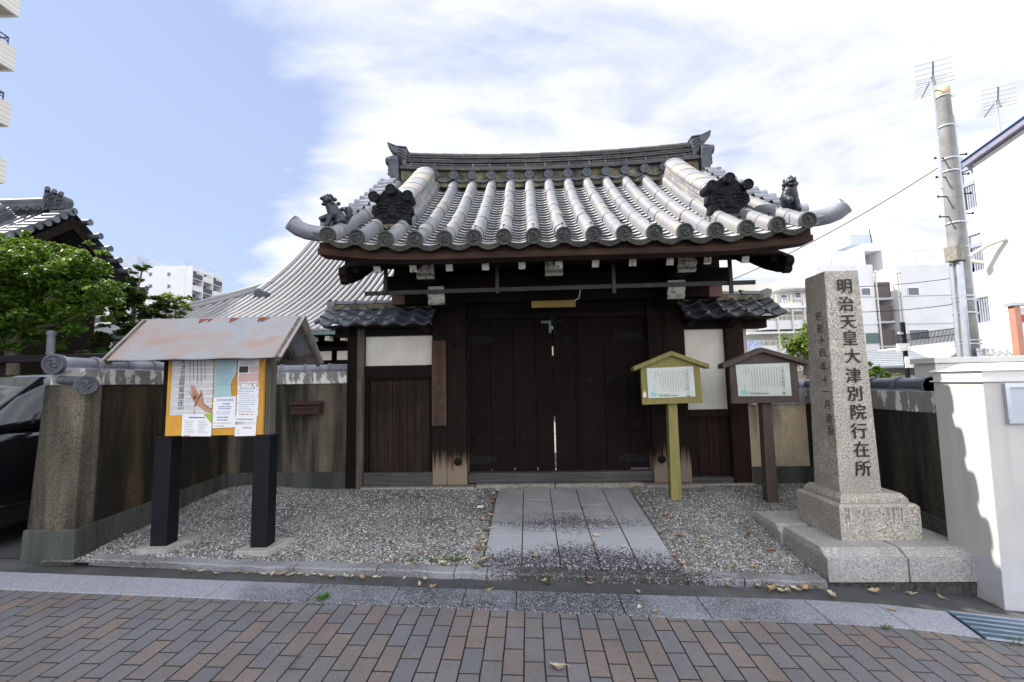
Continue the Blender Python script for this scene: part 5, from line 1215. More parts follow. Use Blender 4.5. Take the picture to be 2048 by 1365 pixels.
# ------------------------------------------------------------------ drain grate
GR = thing('drain_grate', 'bluish galvanised drain grate in the street at the right edge', 'grate', (3.4, 3.0, -.06))
gp = [(2.88, 3.415), (3.75, 3.31), (3.66, 2.98), (2.81, 3.09)]
t = NT('grate_steel'); M['grate'] = t.fin((.10,.17,.25), .45, .3)
zr_ = lambda x, y: road(x, y)
MB().hexa([(x, y, zr_(x, y)-.05) for x, y in gp] + [(x, y, zr_(x, y)+.002) for x, y in gp]).build('pit', M['ink'], GR)
b = MB()
def gl(u, v): a = Vector(gp[0])*(1-u)+Vector(gp[1])*u; c = Vector(gp[3])*(1-u)+Vector(gp[2])*u; q = a*(1-v)+c*v; return Vector((q.x, q.y, zr_(q.x, q.y)+.009))
for i in range(76): b.bar(gl(i/75, 0), gl(i/75, 1), .0075, .012)
b.build('bars', M['grate'], GR)
b = MB()
for v in (0, .2, .4, .6, .8, 1): b.bar(gl(0, v)+Vector((0,0,.003)), gl(1, v)+Vector((0,0,.003)), .006, .012)
b.build('cross_bars', M['galv'], GR)
# ------------------------------------------------------------------ fallen leaves and litter
def leaf_mesh(seed, kind):
    r = random.Random(seed); b = MB(); n = 7; L = 1; W = r.uniform(.13, .20) if kind == 0 else r.uniform(.20, .30); curl = r.uniform(.15, .60); tw = r.uniform(-.3, .3)
    L_, Mi, R_ = [], [], []
    for i in range(n):
        t = i/(n-1); w_ = W*math.sin(math.pi*t**.8)**1.15*(1+.25*math.sin(t*17+seed)) if 0 < t < 1 else .01; z = curl*(t-.5)**2*2
        Mi.append(Vector((t-.5, .06*math.sin(t*5), z-.05*math.sin(t*9+seed)-.03))); L_.append(Vector((t-.5, .06*math.sin(t*5)+w_, z+w_*curl*1.6+tw*w_*t))); R_.append(Vector((t-.5, .06*math.sin(t*5)-w_, z+w_*curl*1.4-tw*w_*t)))
    strip(b, L_, Mi); strip(b, Mi, R_); b.tube([(-.5, 0, curl*.5), (-.72, .04, curl*.3)], .018, 4); return b
LM = {}
for mname in ('leaf_dry', 'leaf_tan', 'leaf_red', 'leaf_green'):
    for s_ in range(4):
        b = leaf_mesh(s_*7+3, s_ % 2); me = bpy.data.meshes.new('leaf'); me.from_pydata(b.v, [], b.f); me.polygons.foreach_set('use_smooth', [True]*len(b.f)); me.materials.append(M[mname]); LM[mname, s_] = me
lr = random.Random(21)
def leaf(x, y, z, size, mname, label, group, tilt=.25):
    o = bpy.data.objects.new('fallen_leaf', LM[mname, lr.randrange(4)]); COL.objects.link(o)
    o.location = (x, y, z + size*.06); o.scale = (size, size, size); o.rotation_euler = (lr.uniform(-tilt, tilt), lr.uniform(-tilt, tilt), lr.uniform(0, 6.3)); return tag(o, label, 'leaf', group)
def gleaf(px, py, size, mname, label, group, road_=False):
    q = at_z(px, py, 0)
    for _ in range(5): q = at_z(px, py, road(q.x, q.y)+.004 if road_ else (gheight(q.x, q.y)+.012 if abs(q.x-.39) > .8 else gz(q.x, q.y)+.012))
    return leaf(q.x, q.y, q.z, size, mname, label, group)
GR1 = ('dry brown leaf on the gravel right of the stone path', 'leaves on the right-hand gravel')
for px, py in ((1335, 1030), (1322, 1065), (1355, 1070), (1410, 1085), (1405, 1077), (1445, 1077), (1350, 1112), (1378, 1127), (1425, 1060), (1472, 1060), (1300, 1010), (1268, 985), (1290, 988), (1390, 1000), (1460, 1030), (1500, 1070), (1510, 1140), (1480, 1120), (1412, 1130), (1460, 1138), (1375, 1040), (1345, 1095), (1360, 1128), (1330, 1048), (1440, 1112), (1540, 1100), (1255, 980), (1275, 975), (1565, 1000), (1590, 990), (1575, 1010), (1420, 1095), (1388, 1058)):
    gleaf(px+lr.uniform(-4, 4), py+lr.uniform(-3, 3), lr.uniform(.05, .09), lr.choice(['leaf_dry', 'leaf_dry', 'leaf_tan', 'leaf_red']), *GR1)
GR2 = ('dry curled leaf lying along the left edge of the stone path', 'leaves along the left edge of the path')
for px, py in ((985, 990), (990, 995), (978, 1020), (982, 1030), (975, 1042), (972, 1060), (980, 1055), (968, 1085), (970, 1092), (960, 1100), (975, 1098), (958, 1068), (965, 1120), (996, 985), (985, 1005), (955, 1140), (971, 1078), (968, 1038), (990, 1000)):
    gleaf(px+lr.uniform(-4, 2), py+lr.uniform(-3, 3), lr.uniform(.06, .10), lr.choice(['leaf_dry', 'leaf_tan', 'leaf_dry', 'leaf_red']), *GR2)
GR3 = ('pale dry leaf caught in the gutter below the kerb', 'leaves in the gutter')
for px, py in ((370, 1143), (384, 1144), (402, 1146), (495, 1147), (512, 1148), (545, 1150), (568, 1150), (585, 1150), (600, 1150), (612, 1152), (640, 1153), (662, 1154), (705, 1156), (750, 1157), (758, 1156), (808, 1158), (838, 1170), (848, 1160), (865, 1178), (980, 1182), (1088, 1163), (1157, 1155), (1180, 1170), (1258, 1165), (1275, 1187), (1277, 1217), (1310, 1226), (1458, 1173), (1520, 1175), (1545, 1180), (1562, 1176), (1585, 1172), (1598, 1176), (1612, 1180), (1628, 1175), (1575, 1183), (1605, 1170), (1640, 1178), (1665, 1193), (1750, 1185), (1880, 1197), (1828, 1190), (1783, 1221), (1985, 1207), (430, 1149), (470, 1147), (525, 1150), (556, 1151), (578, 1152), (625, 1151), (690, 1156), (725, 1158), (1545, 1172), (1560, 1182), (1593, 1180), (1620, 1172)):
    big_ = 1490 < px < 1650
    gleaf(px+lr.uniform(-3, 3), py+lr.uniform(-1.5, 1.5), lr.uniform(.075, .125) if big_ else lr.uniform(.04, .085), lr.choice(['leaf_tan', 'leaf_dry', 'leaf_tan']), *GR3, road_=True)
GR4 = ('small brown leaf scattered on the gravel left of the path', 'leaves on the left-hand gravel')
for px, py in ((775, 1125), (812, 1112), (830, 1128), (838, 1110), (876, 1110), (885, 1128), (912, 1130), (930, 1118), (505, 1075), (880, 980), (840, 985), (250, 1072), (705, 995), (640, 1000), (905, 1062), (940, 1072)):
    gleaf(px, py, lr.uniform(.04, .08), lr.choice(['leaf_dry', 'leaf_tan', 'leaf_red']), *GR4)
for px, py, m_, l_ in ((1072, 1113, 'leaf_dry', 'curled brown leaf on the lowest slabs of the path'), (1168, 1017, 'leaf_dry', 'small brown leaf high on the stone path'), (1187, 1092, 'leaf_red', 'russet leaf on the lower middle of the stone path'), (1248, 1095, 'leaf_tan', 'pale leaf on the lower right of the stone path'), (1192, 1073, 'leaf_tan', 'thin pale stalk-like leaf across the stone path')):
    gleaf(px, py, .085, m_, l_, 'leaves on the stone path')
gleaf(1116, 1338, .115, 'leaf_tan', 'long tan leaf on the brick paving in front', None, True); gleaf(1312, 1226, .07, 'leaf_red', 'russet leaf on the granite gutter strip', None, True)
q = at_z(648, 1203, .03); b = MB()
for k in range(3):
    l_ = leaf_mesh(40+k, 0); Rz = Matrix.Rotation(rad(55+k*22), 3, 'Z'); b.add([Vector((q.x, q.y, .045+.012*k)) + Rz @ (Vector(p)*.12) for p in l_.v], l_.f, 0, True)
tag(b.build('green_leaf', M['leaf_green'], recalc=False), 'fresh green leaf sprig on the edge of the brick paving', 'leaf')
q = at_z(960, 1025, .14)
b = MB(); z = gheight(q.x, q.y)+.02; b.hexa([(q.x-.035, q.y-.02, z), (q.x+.03, q.y-.035, z), (q.x+.04, q.y+.02, z+.006), (q.x-.025, q.y+.035, z+.006), (q.x-.035, q.y-.02, z+.002), (q.x+.03, q.y-.035, z+.002), (q.x+.04, q.y+.02, z+.009), (q.x-.025, q.y+.035, z+.009)])
tag(b.build('paper_scrap', M['sheet_white']), 'small white scrap of paper on the gravel by the path', 'paper')
# weeds in the kerb joint
b = MB(); wr = random.Random(8)
for px, py in ((822, 1130), (905, 1130), (915, 1128), (895, 1128), (868, 1130), (1100, 1160), (2010, 1272), (2030, 1275), (1770, 1247)):
    q = at_z(px, py, 0); 
    for _ in range(4): q = at_z(px, py, road(q.x, q.y)+.03)
    for _ in range(26):
        a = wr.uniform(0, 6.3); l = wr.uniform(.015, .04); o_ = Vector((q.x+wr.gauss(0, .02), q.y+wr.gauss(0, .012), road(q.x, q.y)+(.06 if q.y > 3.75 else 0)))
        d = Vector((math.cos(a)*l*.8, math.sin(a)*l*.8, l)); s_ = Vector((-math.sin(a), math.cos(a), 0))*.004; b.add([o_-s_, o_+s_, o_+d], [(0,1,2)])
struct(b.build('weeds', M['weed'], recalc=False), 'stuff')
# ------------------------------------------------------------------ great hall behind the gate
HALL = thing('temple_hall', 'large temple hall behind the gate with a sweeping pale grey tiled roof', 'temple hall', (-6.5, 16, .24))
HE = at_y(690, 661, 16); HZ = HE.z
hs = lambda s: HZ + .36*s + .03*s*s
XV, XC = -12.45, -17.4            # verge line, hip corner
def smax(x): return 10.9 if x >= XV else 5.4*(x-XC)/(XV-XC)
X1 = 5.0
b = MB(); nseg = 9
for i in range(int((X1-XC)/.29)):
    x = XC + .15 + .29*i; S = smax(x)
    if S < .2: continue
    ss = lin(-.15, S, nseg); lift = lambda s, x=x: .25*max(0, (-14-x)/3.4)**2*max(0, 1-s/5)
    b.tube([(x, 16+s, hs(s)+.05+lift(s)) for s in ss], .082, 7, 0, True, True, None)
ht = b.build('round_tiles', M['hall_roll'], None, recalc=False)
b = MB(); nx_ = 40
for i in range(nx_):
    x0, x1 = XC+(X1-XC)*i/nx_, XC+(X1-XC)*(i+1)/nx_
    for j in range(10):
        f = lambda x, j: (x, 16+smax(x)*j/10 - (.15 if j == 0 else 0), hs(smax(x)*j/10) + .25*max(0, (-14-x)/3.4)**2*max(0, 1-smax(x)*j/50))
        b.add([f(x0, j), f(x1, j), f(x1, j+1), f(x0, j+1)], [(0,1,2,3)], 0, True)
# hip-end slope, gable end and rear slope close the volume
hz0 = hs(5.4)
b.add([(XC, 16, HZ+.25), (XV, 21.4, hz0), (XV, 32.4, hz0), (XC, 37.8, HZ)], [(0,1,2,3)])
b.add([(XV, 21.4, hz0), (XV, 26.9, hs(10.9)), (XV, 32.4, hz0)], [(0,1,2)])
b.add([(XV, 26.9, hs(10.9)), (X1, 26.9, hs(10.9)), (X1, 37.8, HZ), (XC, 37.8, HZ)], [(0,1,2,3)])
hroof = b.build('roof', M['hall_pan'], HALL, recalc=False)
ht.parent = hroof; ht.location = -wloc(hroof)
b = MB()
b.tube([(XV-.1, 16+s, hs(s)+.22) for s in lin(4.6, 10.9, 14)], .16, 8); b.tube([(XV+.22, 16+s, hs(s)+.16) for s in lin(4.4, 10.9, 14)], .11, 8); b.tube([(XV+.5, 16+s, hs(s)+.14) for s in lin(4.4, 10.9, 14)], .10, 8)
b.build('verge_ridge', M['hall_roll'], hroof, recalc=False)
b = MB()
for s in lin(5.2, 10.8, 26): b.tube([(XV-.05, 16+s, hs(s)+.12), (XV-.42, 16+s, hs(s)+.12)], .10, 7)
b.build('verge_tiles', M['hall_roll'], hroof, recalc=False)
b = MB(); hp = [(XV+(XC-XV)*t_, 16+5.4*(1-t_), hs(5.4*(1-t_))+.14+.25*max(0, (-14-(XV+(XC-XV)*t_))/3.4)**2*.9) for t_ in lin(0, 1, 12)]
b.tube(hp, .15, 8); b.tube([Vector(p)+Vector((.05, 0, .17)) for p in hp], .09, 8); b.build('hip_ridge', M['hall_roll'], hroof, recalc=False)
b = MB(); q = Vector((-12.2, 20.15, hs(4.15))); b.prism([(q.x-.28, q.z), (q.x+.28, q.z), (q.x+.30, q.z+.35), (q.x+.12, q.z+.42), (q.x-.12, q.z+.42), (q.x-.30, q.z+.35)], 'y', q.y, q.y+.25); b.build('demon_tile', M['oni_grey'], hroof)
b = MB(); b.box(XC+1.0, X1, 15.80, 15.92, HZ-.16, HZ-.04); b.build('gutter', M['verdigris'], hroof)
b = MB(); b.box(XC+2.2, X1-.5, 18.0, 18.2, .24, HZ+.5); b.build('wall', M['wood_dark'], HALL)
b = MB(); b.box(XC+1.0, X1, 16.0, 18.4, HZ-.10, HZ+.0); b.box(XC+2, X1-.3, 17.0, 17.15, HZ-1.55, HZ-1.05); b.box(XC+2, X1-.3, 17.0, 17.15, HZ-.62, HZ-.50); b.build('eave_beams', M['wood_dark'], HALL)
b = MB(); x = XC+2.2
while x < X1-1: b.box(x+.10, x+1.0, 17.05, 17.1, HZ-1.0, HZ-.66); x += 1.12
b.build('plaster_panels', M['plaster'], HALL)
b = MB(); x = XC+1.2
while x < X1: b.box(x, x+.16, 15.95, 16.3, HZ-.36, HZ-.2); x += .56
b.build('rafter_ends', M['white_end'], HALL)
# small dark tree branch and orange trim below are left to the hall wall
# ------------------------------------------------------------------ temple building on the left
TB = thing('temple_building', 'smaller temple roof of blue-grey tiles above the maple, with scroll-carved ridge end', 'temple building', (-15, 13.0, .3))
YR = 12.0; gx_ = at_y(150, 425, YR).x; ap = at_y(150, 425, YR); rt = at_y(60, 394, YR)
R2 = Roof(gx_-4.6, 15, .30, 9.4, YR, 4.62, ap.z-.05, .72, .10, .07)
b = MB(); tile_pans(R2, b, .16); 
b.add([(R2.cx-4.6, YR, R2.z(YR)-.02), (gx_+.05, YR, R2.z(YR)-.02), (gx_+.05, YR+2.6, 4.62), (R2.cx-4.6, YR+2.6, 4.62)], [(0,1,2,3)])
tr = b.build('roof', [M['left_roof'], M['pan_under']], TB, recalc=False)
b = MB(); tile_rolls(R2, b, .3); b.build('round_tiles', M['left_roof'], tr, recalc=False)
for k in range(2, 16):
    b = MB(); p, d, n = R2.frame(9.4, R2.cx+.3*k); disc_mb(b, p+Vector((0, -.01, .02)), (0, -1, 0), .085, .03, 0, False)
    b.build('eave_disc', M['oni_grey'], tr); b = MB(); disc_mb(b, (R2.cx+.3*k, YR-.32, ap.z+.02), (0, -1, 0), .075, .03, 0, False); b.build('ridge_disc', M['oni_grey'], tr)
b = MB(); zt_ = rt.z
for j in range(6): b.box(gx_-9, gx_-.55, YR-.22+.02*j, YR+.22-.02*j, ap.z+.03+.052*j, ap.z+.075+.052*j)
b.tube([(gx_-9, YR, ap.z+.36), (gx_-.5, YR, ap.z+.36)], .09, 10); b.build('ridge', M['left_roof'], tr)
b = MB()
b.prism([(gx_-.62, ap.z-.06), (gx_-.58, ap.z+.40), (gx_-.30, ap.z+.46), (gx_-.08, ap.z+.36), (gx_-.02, ap.z+.24), (gx_-.10, ap.z-.02)], 'y', YR-.34, YR-.02)
for cx_, cz_, r_ in ((gx_-.38, ap.z+.24, .17), (gx_-.38, ap.z+.24, .11), (gx_-.38, ap.z+.24, .05), (gx_-.15, ap.z+.18, .10), (gx_-.15, ap.z+.18, .05), (gx_-.46, ap.z+.02, .07)):
    b.tube([(cx_+r_*math.cos(a), YR-.36, cz_+r_*math.sin(a)) for a in lin(.3, 5.9, 12)], .025, 5)
for k in range(3): b.tube([(gx_-.75+.16*k, YR-.1, ap.z+.48-.04*k), (gx_-.38+.20*k, YR-.42, ap.z+.53-.08*k)], .06, 10)
b.build('ridge_end_ornament', M['oni_grey'], tr)
b = MB()
for y in R2.steps(.26, 9.9, YR-.15):
    p, d, n = R2.frame(y, gx_-.2); c = Vector((gx_-.35, y, p.z)) + n*.09; b.tube([c, c+Vector((.55, 0, 0))], .085, 10); disc_mb(b, c+Vector((.55, 0, 0)), (1, 0, 0), .095, .02, 0, False)
for i in range(7):
    y = YR+.25+.34*i; z = R2.z(2*YR-y)+.07; b.tube([(gx_-.3, y, z), (gx_+.2, y, z)], .085, 10); disc_mb(b, (gx_+.2, y, z), (1, 0, 0), .095, .02, 0, False)
b.build('verge_tiles', M['left_roof'], tr)
for off in (1.55,):
    b = MB()
    for li in range(5):
        st = R2.steps(.3, 10.0, YR-.2)
        for ya, yb in zip(st, st[1:]):
            p, d, n = R2.frame(ya, gx_-off); q, _, n2 = R2.frame(yb, gx_-off); w_ = Vector((.17-.012*li, 0, 0)); h0, h1 = .05+.06*li, .10+.06*li
            b.hexa([p-w_+n*h0, p+w_+n*h0, q+w_+n2*h0, q-w_+n2*h0, p-w_+n*h1, p+w_+n*h1, q+w_+n2*h1, q-w_+n2*h1])
    b.tube([R2.frame(y, gx_-off)[0] + R2.frame(y, gx_-off)[2]*.36 for y in lin(10.0, YR-.25, 9)], .12, 8)
    b.build('descending_ridge', M['left_roof'], tr)
b = MB(); gp_ = [(y, R2.z(y)-.10) for y in lin(9.7, YR, 7)] + [(2*YR-y, R2.z(y)-.10) for y in lin(YR, 9.7, 7)][1:]
b.prism(gp_ + [(2*YR-9.7-.3, R2.z(9.7)-.35), (YR, R2.z(YR)-.42), (10.0, R2.z(9.7)-.35)], 'x', gx_-.10, gx_-.02); b.prism([(9.9, 4.3), (YR, R2.z(YR)-.3), (14.1, 4.3)], 'x', gx_-.75, gx_-.7)
b.box(gx_-9, gx_-.6, 10.6, 13.4, .2, 4.55); b.build('gable', M['wood_dark'], TB)
# ------------------------------------------------------------------ trees
def tree(name, label, cat, base, trunk, clumps, nleaf, lsize, mat, seed, flat=.45, group=None, elong=1.6):
    r = random.Random(seed); T = thing(name, label, cat, base, group)
    b = MB()
    for pts, ra, rb in trunk: b.tube(pts, lin(ra, rb, len(pts)), 8)
    b.build('trunk', M['bark'], T, recalc=False)
    tot = sum(c[1]**2 for c in clumps); V = []; pads = []
    for c, rr in clumps:
        n = max(4, int(rr*rr*60))
        for _ in range(n):
            d = Vector((r.gauss(0, 1), r.gauss(0, 1), r.gauss(0, 1))).normalized(); k = r.random()**.4
            pads.append((Vector(c) + Vector((d.x, d.y, d.z*.85))*rr*k, max(.10, rr*r.uniform(.20, .40))))
    tw = sum(p[1]**2 for p in pads); npr = np.random.RandomState(seed); F = []
    for c, rr in pads:
        m = max(4, int(nleaf*rr*rr/tw)); P = npr.normal(0, .45, (m, 3))*rr; P[:, 2] *= flat; P[:, 2] -= .35*(P[:, 0]**2+P[:, 1]**2)/rr*flat
        a = npr.uniform(0, 6.283, m); tl = npr.normal(0, .5, m); s = lsize*npr.uniform(.6, 1.3, m)
        dx = np.stack([np.cos(a), np.sin(a), tl*.7-.25], 1)*s[:, None]; dy = np.stack([-np.sin(a), np.cos(a), npr.normal(0, .5, m)], 1)*(s/elong)[:, None]*.5
        C_ = P + np.array(c); V.append(np.stack([C_-dx*.5, C_+dy, C_+dx*.5, C_-dy], 1).reshape(-1, 3))
    V = np.concatenate(V) - np.array(base); nf = len(V)//4
    me = bpy.data.meshes.new('crown'); me.vertices.add(len(V)); me.vertices.foreach_set('co', V.ravel()); me.loops.add(nf*4); me.loops.foreach_set('vertex_index', np.arange(nf*4, dtype=np.int32))
    me.polygons.add(nf); me.polygons.foreach_set('loop_start', np.arange(0, nf*4, 4, dtype=np.int32)); me.polygons.foreach_set('loop_total', np.full(nf, 4, dtype=np.int32)); me.update(); me.validate()
    me.materials.append(M[mat]); o = bpy.data.objects.new('crown', me); COL.objects.link(o); o.parent = T; return T
def cy(px, py, Y, r): return (tuple(at_y(px, py, Y)), r)
Y = 9.0; g0 = at_y(28, 715, Y)
tree('maple_tree', 'big leafy green maple tree rising behind the dark timber fence', 'tree', (g0.x, Y, .25),
     [([(g0.x-.1, Y, .25), (g0.x, Y, 1.6), tuple(at_y(25, 690, Y))], .14, .11), ([tuple(at_y(25, 690, Y)), tuple(at_y(10, 650, Y+.1)), tuple(at_y(-40, 580, Y+.2))], .09, .03), ([tuple(at_y(27, 692, Y)), tuple(at_y(45, 655, Y)), tuple(at_y(95, 600, Y-.1)), tuple(at_y(150, 560, Y))], .08, .02), ([tuple(at_y(45, 655, Y)), tuple(at_y(60, 590, Y)), tuple(at_y(55, 500, Y))], .05, .012), ([tuple(at_y(45, 660, Y)), tuple(at_y(110, 650, Y-.2)), tuple(at_y(190, 620, Y-.2))], .05, .012)],
     [cy(30, 580, 9, 1.0), cy(110, 560, 9.1, .85), cy(165, 560, 9, .55), cy(60, 505, 9.2, .42), cy(62, 480, 9.2, .22), cy(205, 535, 9.1, .28), cy(200, 585, 8.9, .40), cy(-20, 530, 9, .8), cy(20, 650, 8.9, .62), cy(110, 640, 8.8, .52), cy(160, 620, 8.9, .42), cy(230, 590, 9, .22), cy(175, 520, 9.1, .38), cy(60, 690, 9.2, .30), cy(120, 690, 9.3, .25), cy(90, 600, 9.6, .9), cy(150, 585, 9.6, .7), cy(200, 610, 9.5, .45), cy(40, 540, 9.6, .7), cy(110, 510, 9.3, .42), cy(165, 500, 9.2, .30), cy(140, 535, 9.2, .5)], 64000, .078, 'maple', 11)
g1 = at_y(250, 720, 12.5)
tree('garden_tree', 'slimmer layered dark green tree between the maple and the notice board roof', 'tree', (g1.x, 12.5, .25),
     [([(g1.x, 12.5, .25), tuple(at_y(262, 660, 12.5)), tuple(at_y(272, 590, 12.5)), tuple(at_y(285, 540, 12.5))], .10, .015), ([tuple(at_y(262, 665, 12.5)), tuple(at_y(215, 640, 12.4)), tuple(at_y(180, 645, 12.4))], .04, .01), ([tuple(at_y(268, 625, 12.5)), tuple(at_y(310, 610, 12.5)), tuple(at_y(350, 600, 12.5))], .04, .01)],
     [cy(272, 560, 12.5, .30), cy(285, 535, 12.5, .14), cy(255, 600, 12.4, .55), cy(300, 610, 12.5, .48), cy(335, 608, 12.5, .33), cy(225, 625, 12.3, .42), cy(285, 645, 12.4, .55), cy(235, 655, 12.3, .42), cy(190, 690, 12.2, .22), cy(215, 690, 12.2, .30), cy(250, 690, 12.3, .26), cy(320, 630, 12.5, .40), cy(205, 665, 12.3, .28)], 24000, .08, 'maple2', 12, .35)
g2 = at_y(355, 640, 15)
tree('garden_tree', 'small yellow-green bush-like tree top beside the hall roof corner', 'tree', (g2.x, 15.0, .25), [([(g2.x, 15, .25), tuple(at_y(350, 650, 15)), tuple(at_y(352, 605, 15))], .07, .015)],
     [cy(345, 605, 15, .50), cy(375, 600, 15, .28), cy(325, 600, 15, .38), cy(360, 625, 15, .42)], 3200, .075, 'bright_leaf', 13, .5)
g3 = at_y(1612, 755, 20)
tree('round_tree', 'round bright yellow-green tree between the brown sign and the monument', 'tree', (g3.x, 20.0, .0), [([(g3.x, 20, 0), tuple(at_y(1612, 755, 20)), tuple(at_y(1613, 715, 20)), tuple(at_y(1615, 680, 20))], .16, .06)],
     [cy(1610, 680, 20, .85), cy(1590, 690, 20, .60), cy(1640, 670, 20, .80), cy(1625, 700, 20, .85), cy(1655, 700, 20, .6), cy(1580, 705, 20, .35), cy(1635, 725, 20, .5), cy(1605, 725, 20, .35)], 9500, .10, 'bright_leaf', 14, .8, None, 1.3)
g4 = at_y(1752, 757, 13)
tree('garden_shrub', 'bright green shrub top behind the black wall, right of the monument', 'shrub', (g4.x, 13.0, .0), [([(g4.x, 13, 0), tuple(at_y(1752, 745, 13))], .05, .02)],
     [cy(1750, 745, 13, .28), cy(1738, 738, 13, .24), cy(1760, 752, 13, .22)], 2200, .055, 'bright_leaf', 15, .8, None, 1.3)
g5 = at_y(1795, 757, 13)
tree('garden_shrub', 'tiny green shrub tip at the foot of the thin pole', 'shrub', (g5.x, 13.0, .0), [([(g5.x, 13, 0), tuple(at_y(1795, 757, 13))], .03, .015)], [cy(1797, 757, 13, .14), cy(1778, 758, 13, .08)], 420, .05, 'bright_leaf', 16, .8, None, 1.3)
g6 = at_y(170, 722, 9.6)
tree('garden_shrub', 'low dark shrub row showing above the timber fence rail', 'shrub', (g6.x, 9.6, .2), [([(g6.x, 9.6, .2), (g6.x, 9.6, 2.0)], .04, .02)], [cy(p, 712, 9.6, .20) for p in range(80, 330, 22)], 2400, .06, 'maple2', 17, .6)
# ------------------------------------------------------------------ fence and car in the alley
FN = thing('timber_fence', 'dark timber fence with a heavy top rail behind the car', 'fence', (-8.0, 8.0, .1))
a_, c_ = at_y(-60, 717, 8.0), at_y(345, 708, 8.0)
b = MB(); b.box(-9.9, c_.x, 7.92, 8.10, a_.z-.10, a_.z+.03); b.box(-9.9, c_.x, 7.96, 8.06, 1.55, 1.66); b.build('rails', M['fence_wood'], FN, bevel=.01)
x = -9.8
while x < c_.x-.1: MB().box(x, x+.16, 7.94, 8.08, .05, a_.z-.10).build('post', M['fence_wood'], FN, bevel=.006); x += 1.22
b = MB(); x = -9.9
while x < c_.x-.1: b.box(x, x+.137, 8.0, 8.03, .10, 1.56); x += .142
b.build('boards', M['fence_wood'], FN)
CR = thing('parked_car', 'black car parked in the alley, half hidden by the stained pier', 'car', (-5.72, 5.6, .12))
def lofted(secs, mi=0):     # each section: list of (x, z) at y
    b = MB(); n = len(secs[0][1]); vs = [(x, y, z) for y, pr in secs for x, z in pr]
    b.add(vs, [(i*n+k, i*n+(k+1) % n, (i+1)*n+(k+1) % n, (i+1)*n+k) for i in range(len(secs)-1) for k in range(n)], mi, True)
    b.add([(x, secs[0][0], z) for x, z in secs[0][1]], [tuple(range(n))]); b.add([(x, secs[-1][0], z) for x, z in secs[-1][1]], [tuple(range(n))[::-1]]); return b
cx0 = -5.70; gz0 = .12
def bodysec(y, w_, zb, zt, c=.12): return (y, [(cx0+u, z) for u, z in ((-w_+.05, zb), (w_-.05, zb), (w_, zb+.12), (w_+.01, (zb+zt)/2), (w_-.01, zt-c), (w_-.07, zt-.03), (w_*.5, zt), (-w_*.5, zt), (-w_+.07, zt-.03), (-w_+.01, zt-c), (-w_-.01, (zb+zt)/2), (-w_, zb+.12))])
lofted([bodysec(2.98, .62, .38, .72), bodysec(3.04, .76, .32, .86), bodysec(3.25, .84, .30, .98), bodysec(3.7, .87, .30, 1.12), bodysec(4.15, .87, .30, 1.22), bodysec(5.2, .87, .30, 1.24), bodysec(6.4, .87, .30, 1.24), bodysec(7.0, .84, .34, 1.2), bodysec(7.15, .70, .42, 1.0)]).build('body', M['car'], CR)
def roofsec(y, w0, w1, zb, zt): return (y, [(cx0+u, z) for u, z in ((-w0, zb), (w0, zb), (w0-.02, zb+.08), (w1, zt-.12), (w1-.10, zt-.02), (0, zt), (-w1+.10, zt-.02), (-w1, zt-.12), (-w0+.02, zb+.08))])
lofted([roofsec(3.98, .80, .72, 1.17, 1.30), roofsec(4.35, .84, .68, 1.20, 1.58), roofsec(4.75, .85, .68, 1.22, 1.73), roofsec(5.3, .85, .69, 1.22, 1.78), roofsec(6.3, .85, .68, 1.22, 1.74), roofsec(6.9, .80, .64, 1.18, 1.50)]).build('cabin', M['car'], CR)
b = MB(); b.add([(cx0-.66, 3.985, 1.25), (cx0+.66, 3.985, 1.25), (cx0+.58, 4.62, 1.685), (cx0-.58, 4.62, 1.685)], [(0,1,2,3)])
b = MB(); b.hexa([(cx0-.70, 3.93, 1.21), (cx0+.70, 3.93, 1.21), (cx0+.70, 3.97, 1.21), (cx0-.70, 3.97, 1.21), (cx0-.60, 4.60, 1.705), (cx0+.60, 4.60, 1.705), (cx0+.60, 4.66, 1.70), (cx0-.60, 4.66, 1.70)]); b.build('windscreen', M['car_glass'], CR)
MB().box(cx0+.38, cx0+.52, 4.10, 4.11, 1.36, 1.46).build('paper_permit', M['sheet_white'], CR)
for s_ in (-1, 1):
    b = MB(); 
    for (ya, yb, yc, yd) in ((4.42, 5.28, 5.28, 4.75), (5.36, 6.3, 6.1, 5.36)):
        xb, xt = cx0+s_*.868, cx0+s_*.735
        b.hexa([(xb-.03*s_, ya, 1.27), (xb, ya, 1.27), (xb, yb, 1.27), (xb-.03*s_, yb, 1.27), (xt-.03*s_, yd, 1.66), (xt, yd, 1.66), (xt, yc, 1.66), (xt-.03*s_, yc, 1.66)])
    b.build('side_window', M['car_glass'], CR)
    b = MB(); b.ball((cx0+s_*1.0, 4.36, 1.30), (.12, .07, .085), 12, 8); b.bar((cx0+s_*.86, 4.40, 1.25), (cx0+s_*.95, 4.38, 1.27), .05, .05); b.build('door_mirror', M['car'], CR)
    b = MB(); b.ball((cx0+s_*.62, 3.06, .78), (.16, .07, .08), 12, 7); b.build('headlight', M['lamp'], CR)
    b = MB(); b.bar((cx0+s_*.882, 4.6, 1.22), (cx0+s_*.882, 6.3, 1.23), .012, .02); b.box(min(cx0+s_*.875, cx0+s_*.89), max(cx0+s_*.875, cx0+s_*.89), 4.1, 6.3, .50, .52); b.build('side_trim', M['chrome'], CR)
    for y in (3.75, 6.3):
        b = MB(); b.lathe([(.20, -.09), (.30, -.09), (.325, -.05), (.325, .05), (.30, .09), (.20, .09)], (cx0+s_*.80, y, .44), (1, 0, 0), 24); wh = b.build('wheel', M['rubber'], CR)
        b = MB(); b.lathe([(.0, .085), (.06, .09), (.10, .06), (.19, .07), (.20, .085)], (cx0+s_*.80, y, .44), (s_, 0, 0), 20); b.build('rim', M['chrome'], wh)
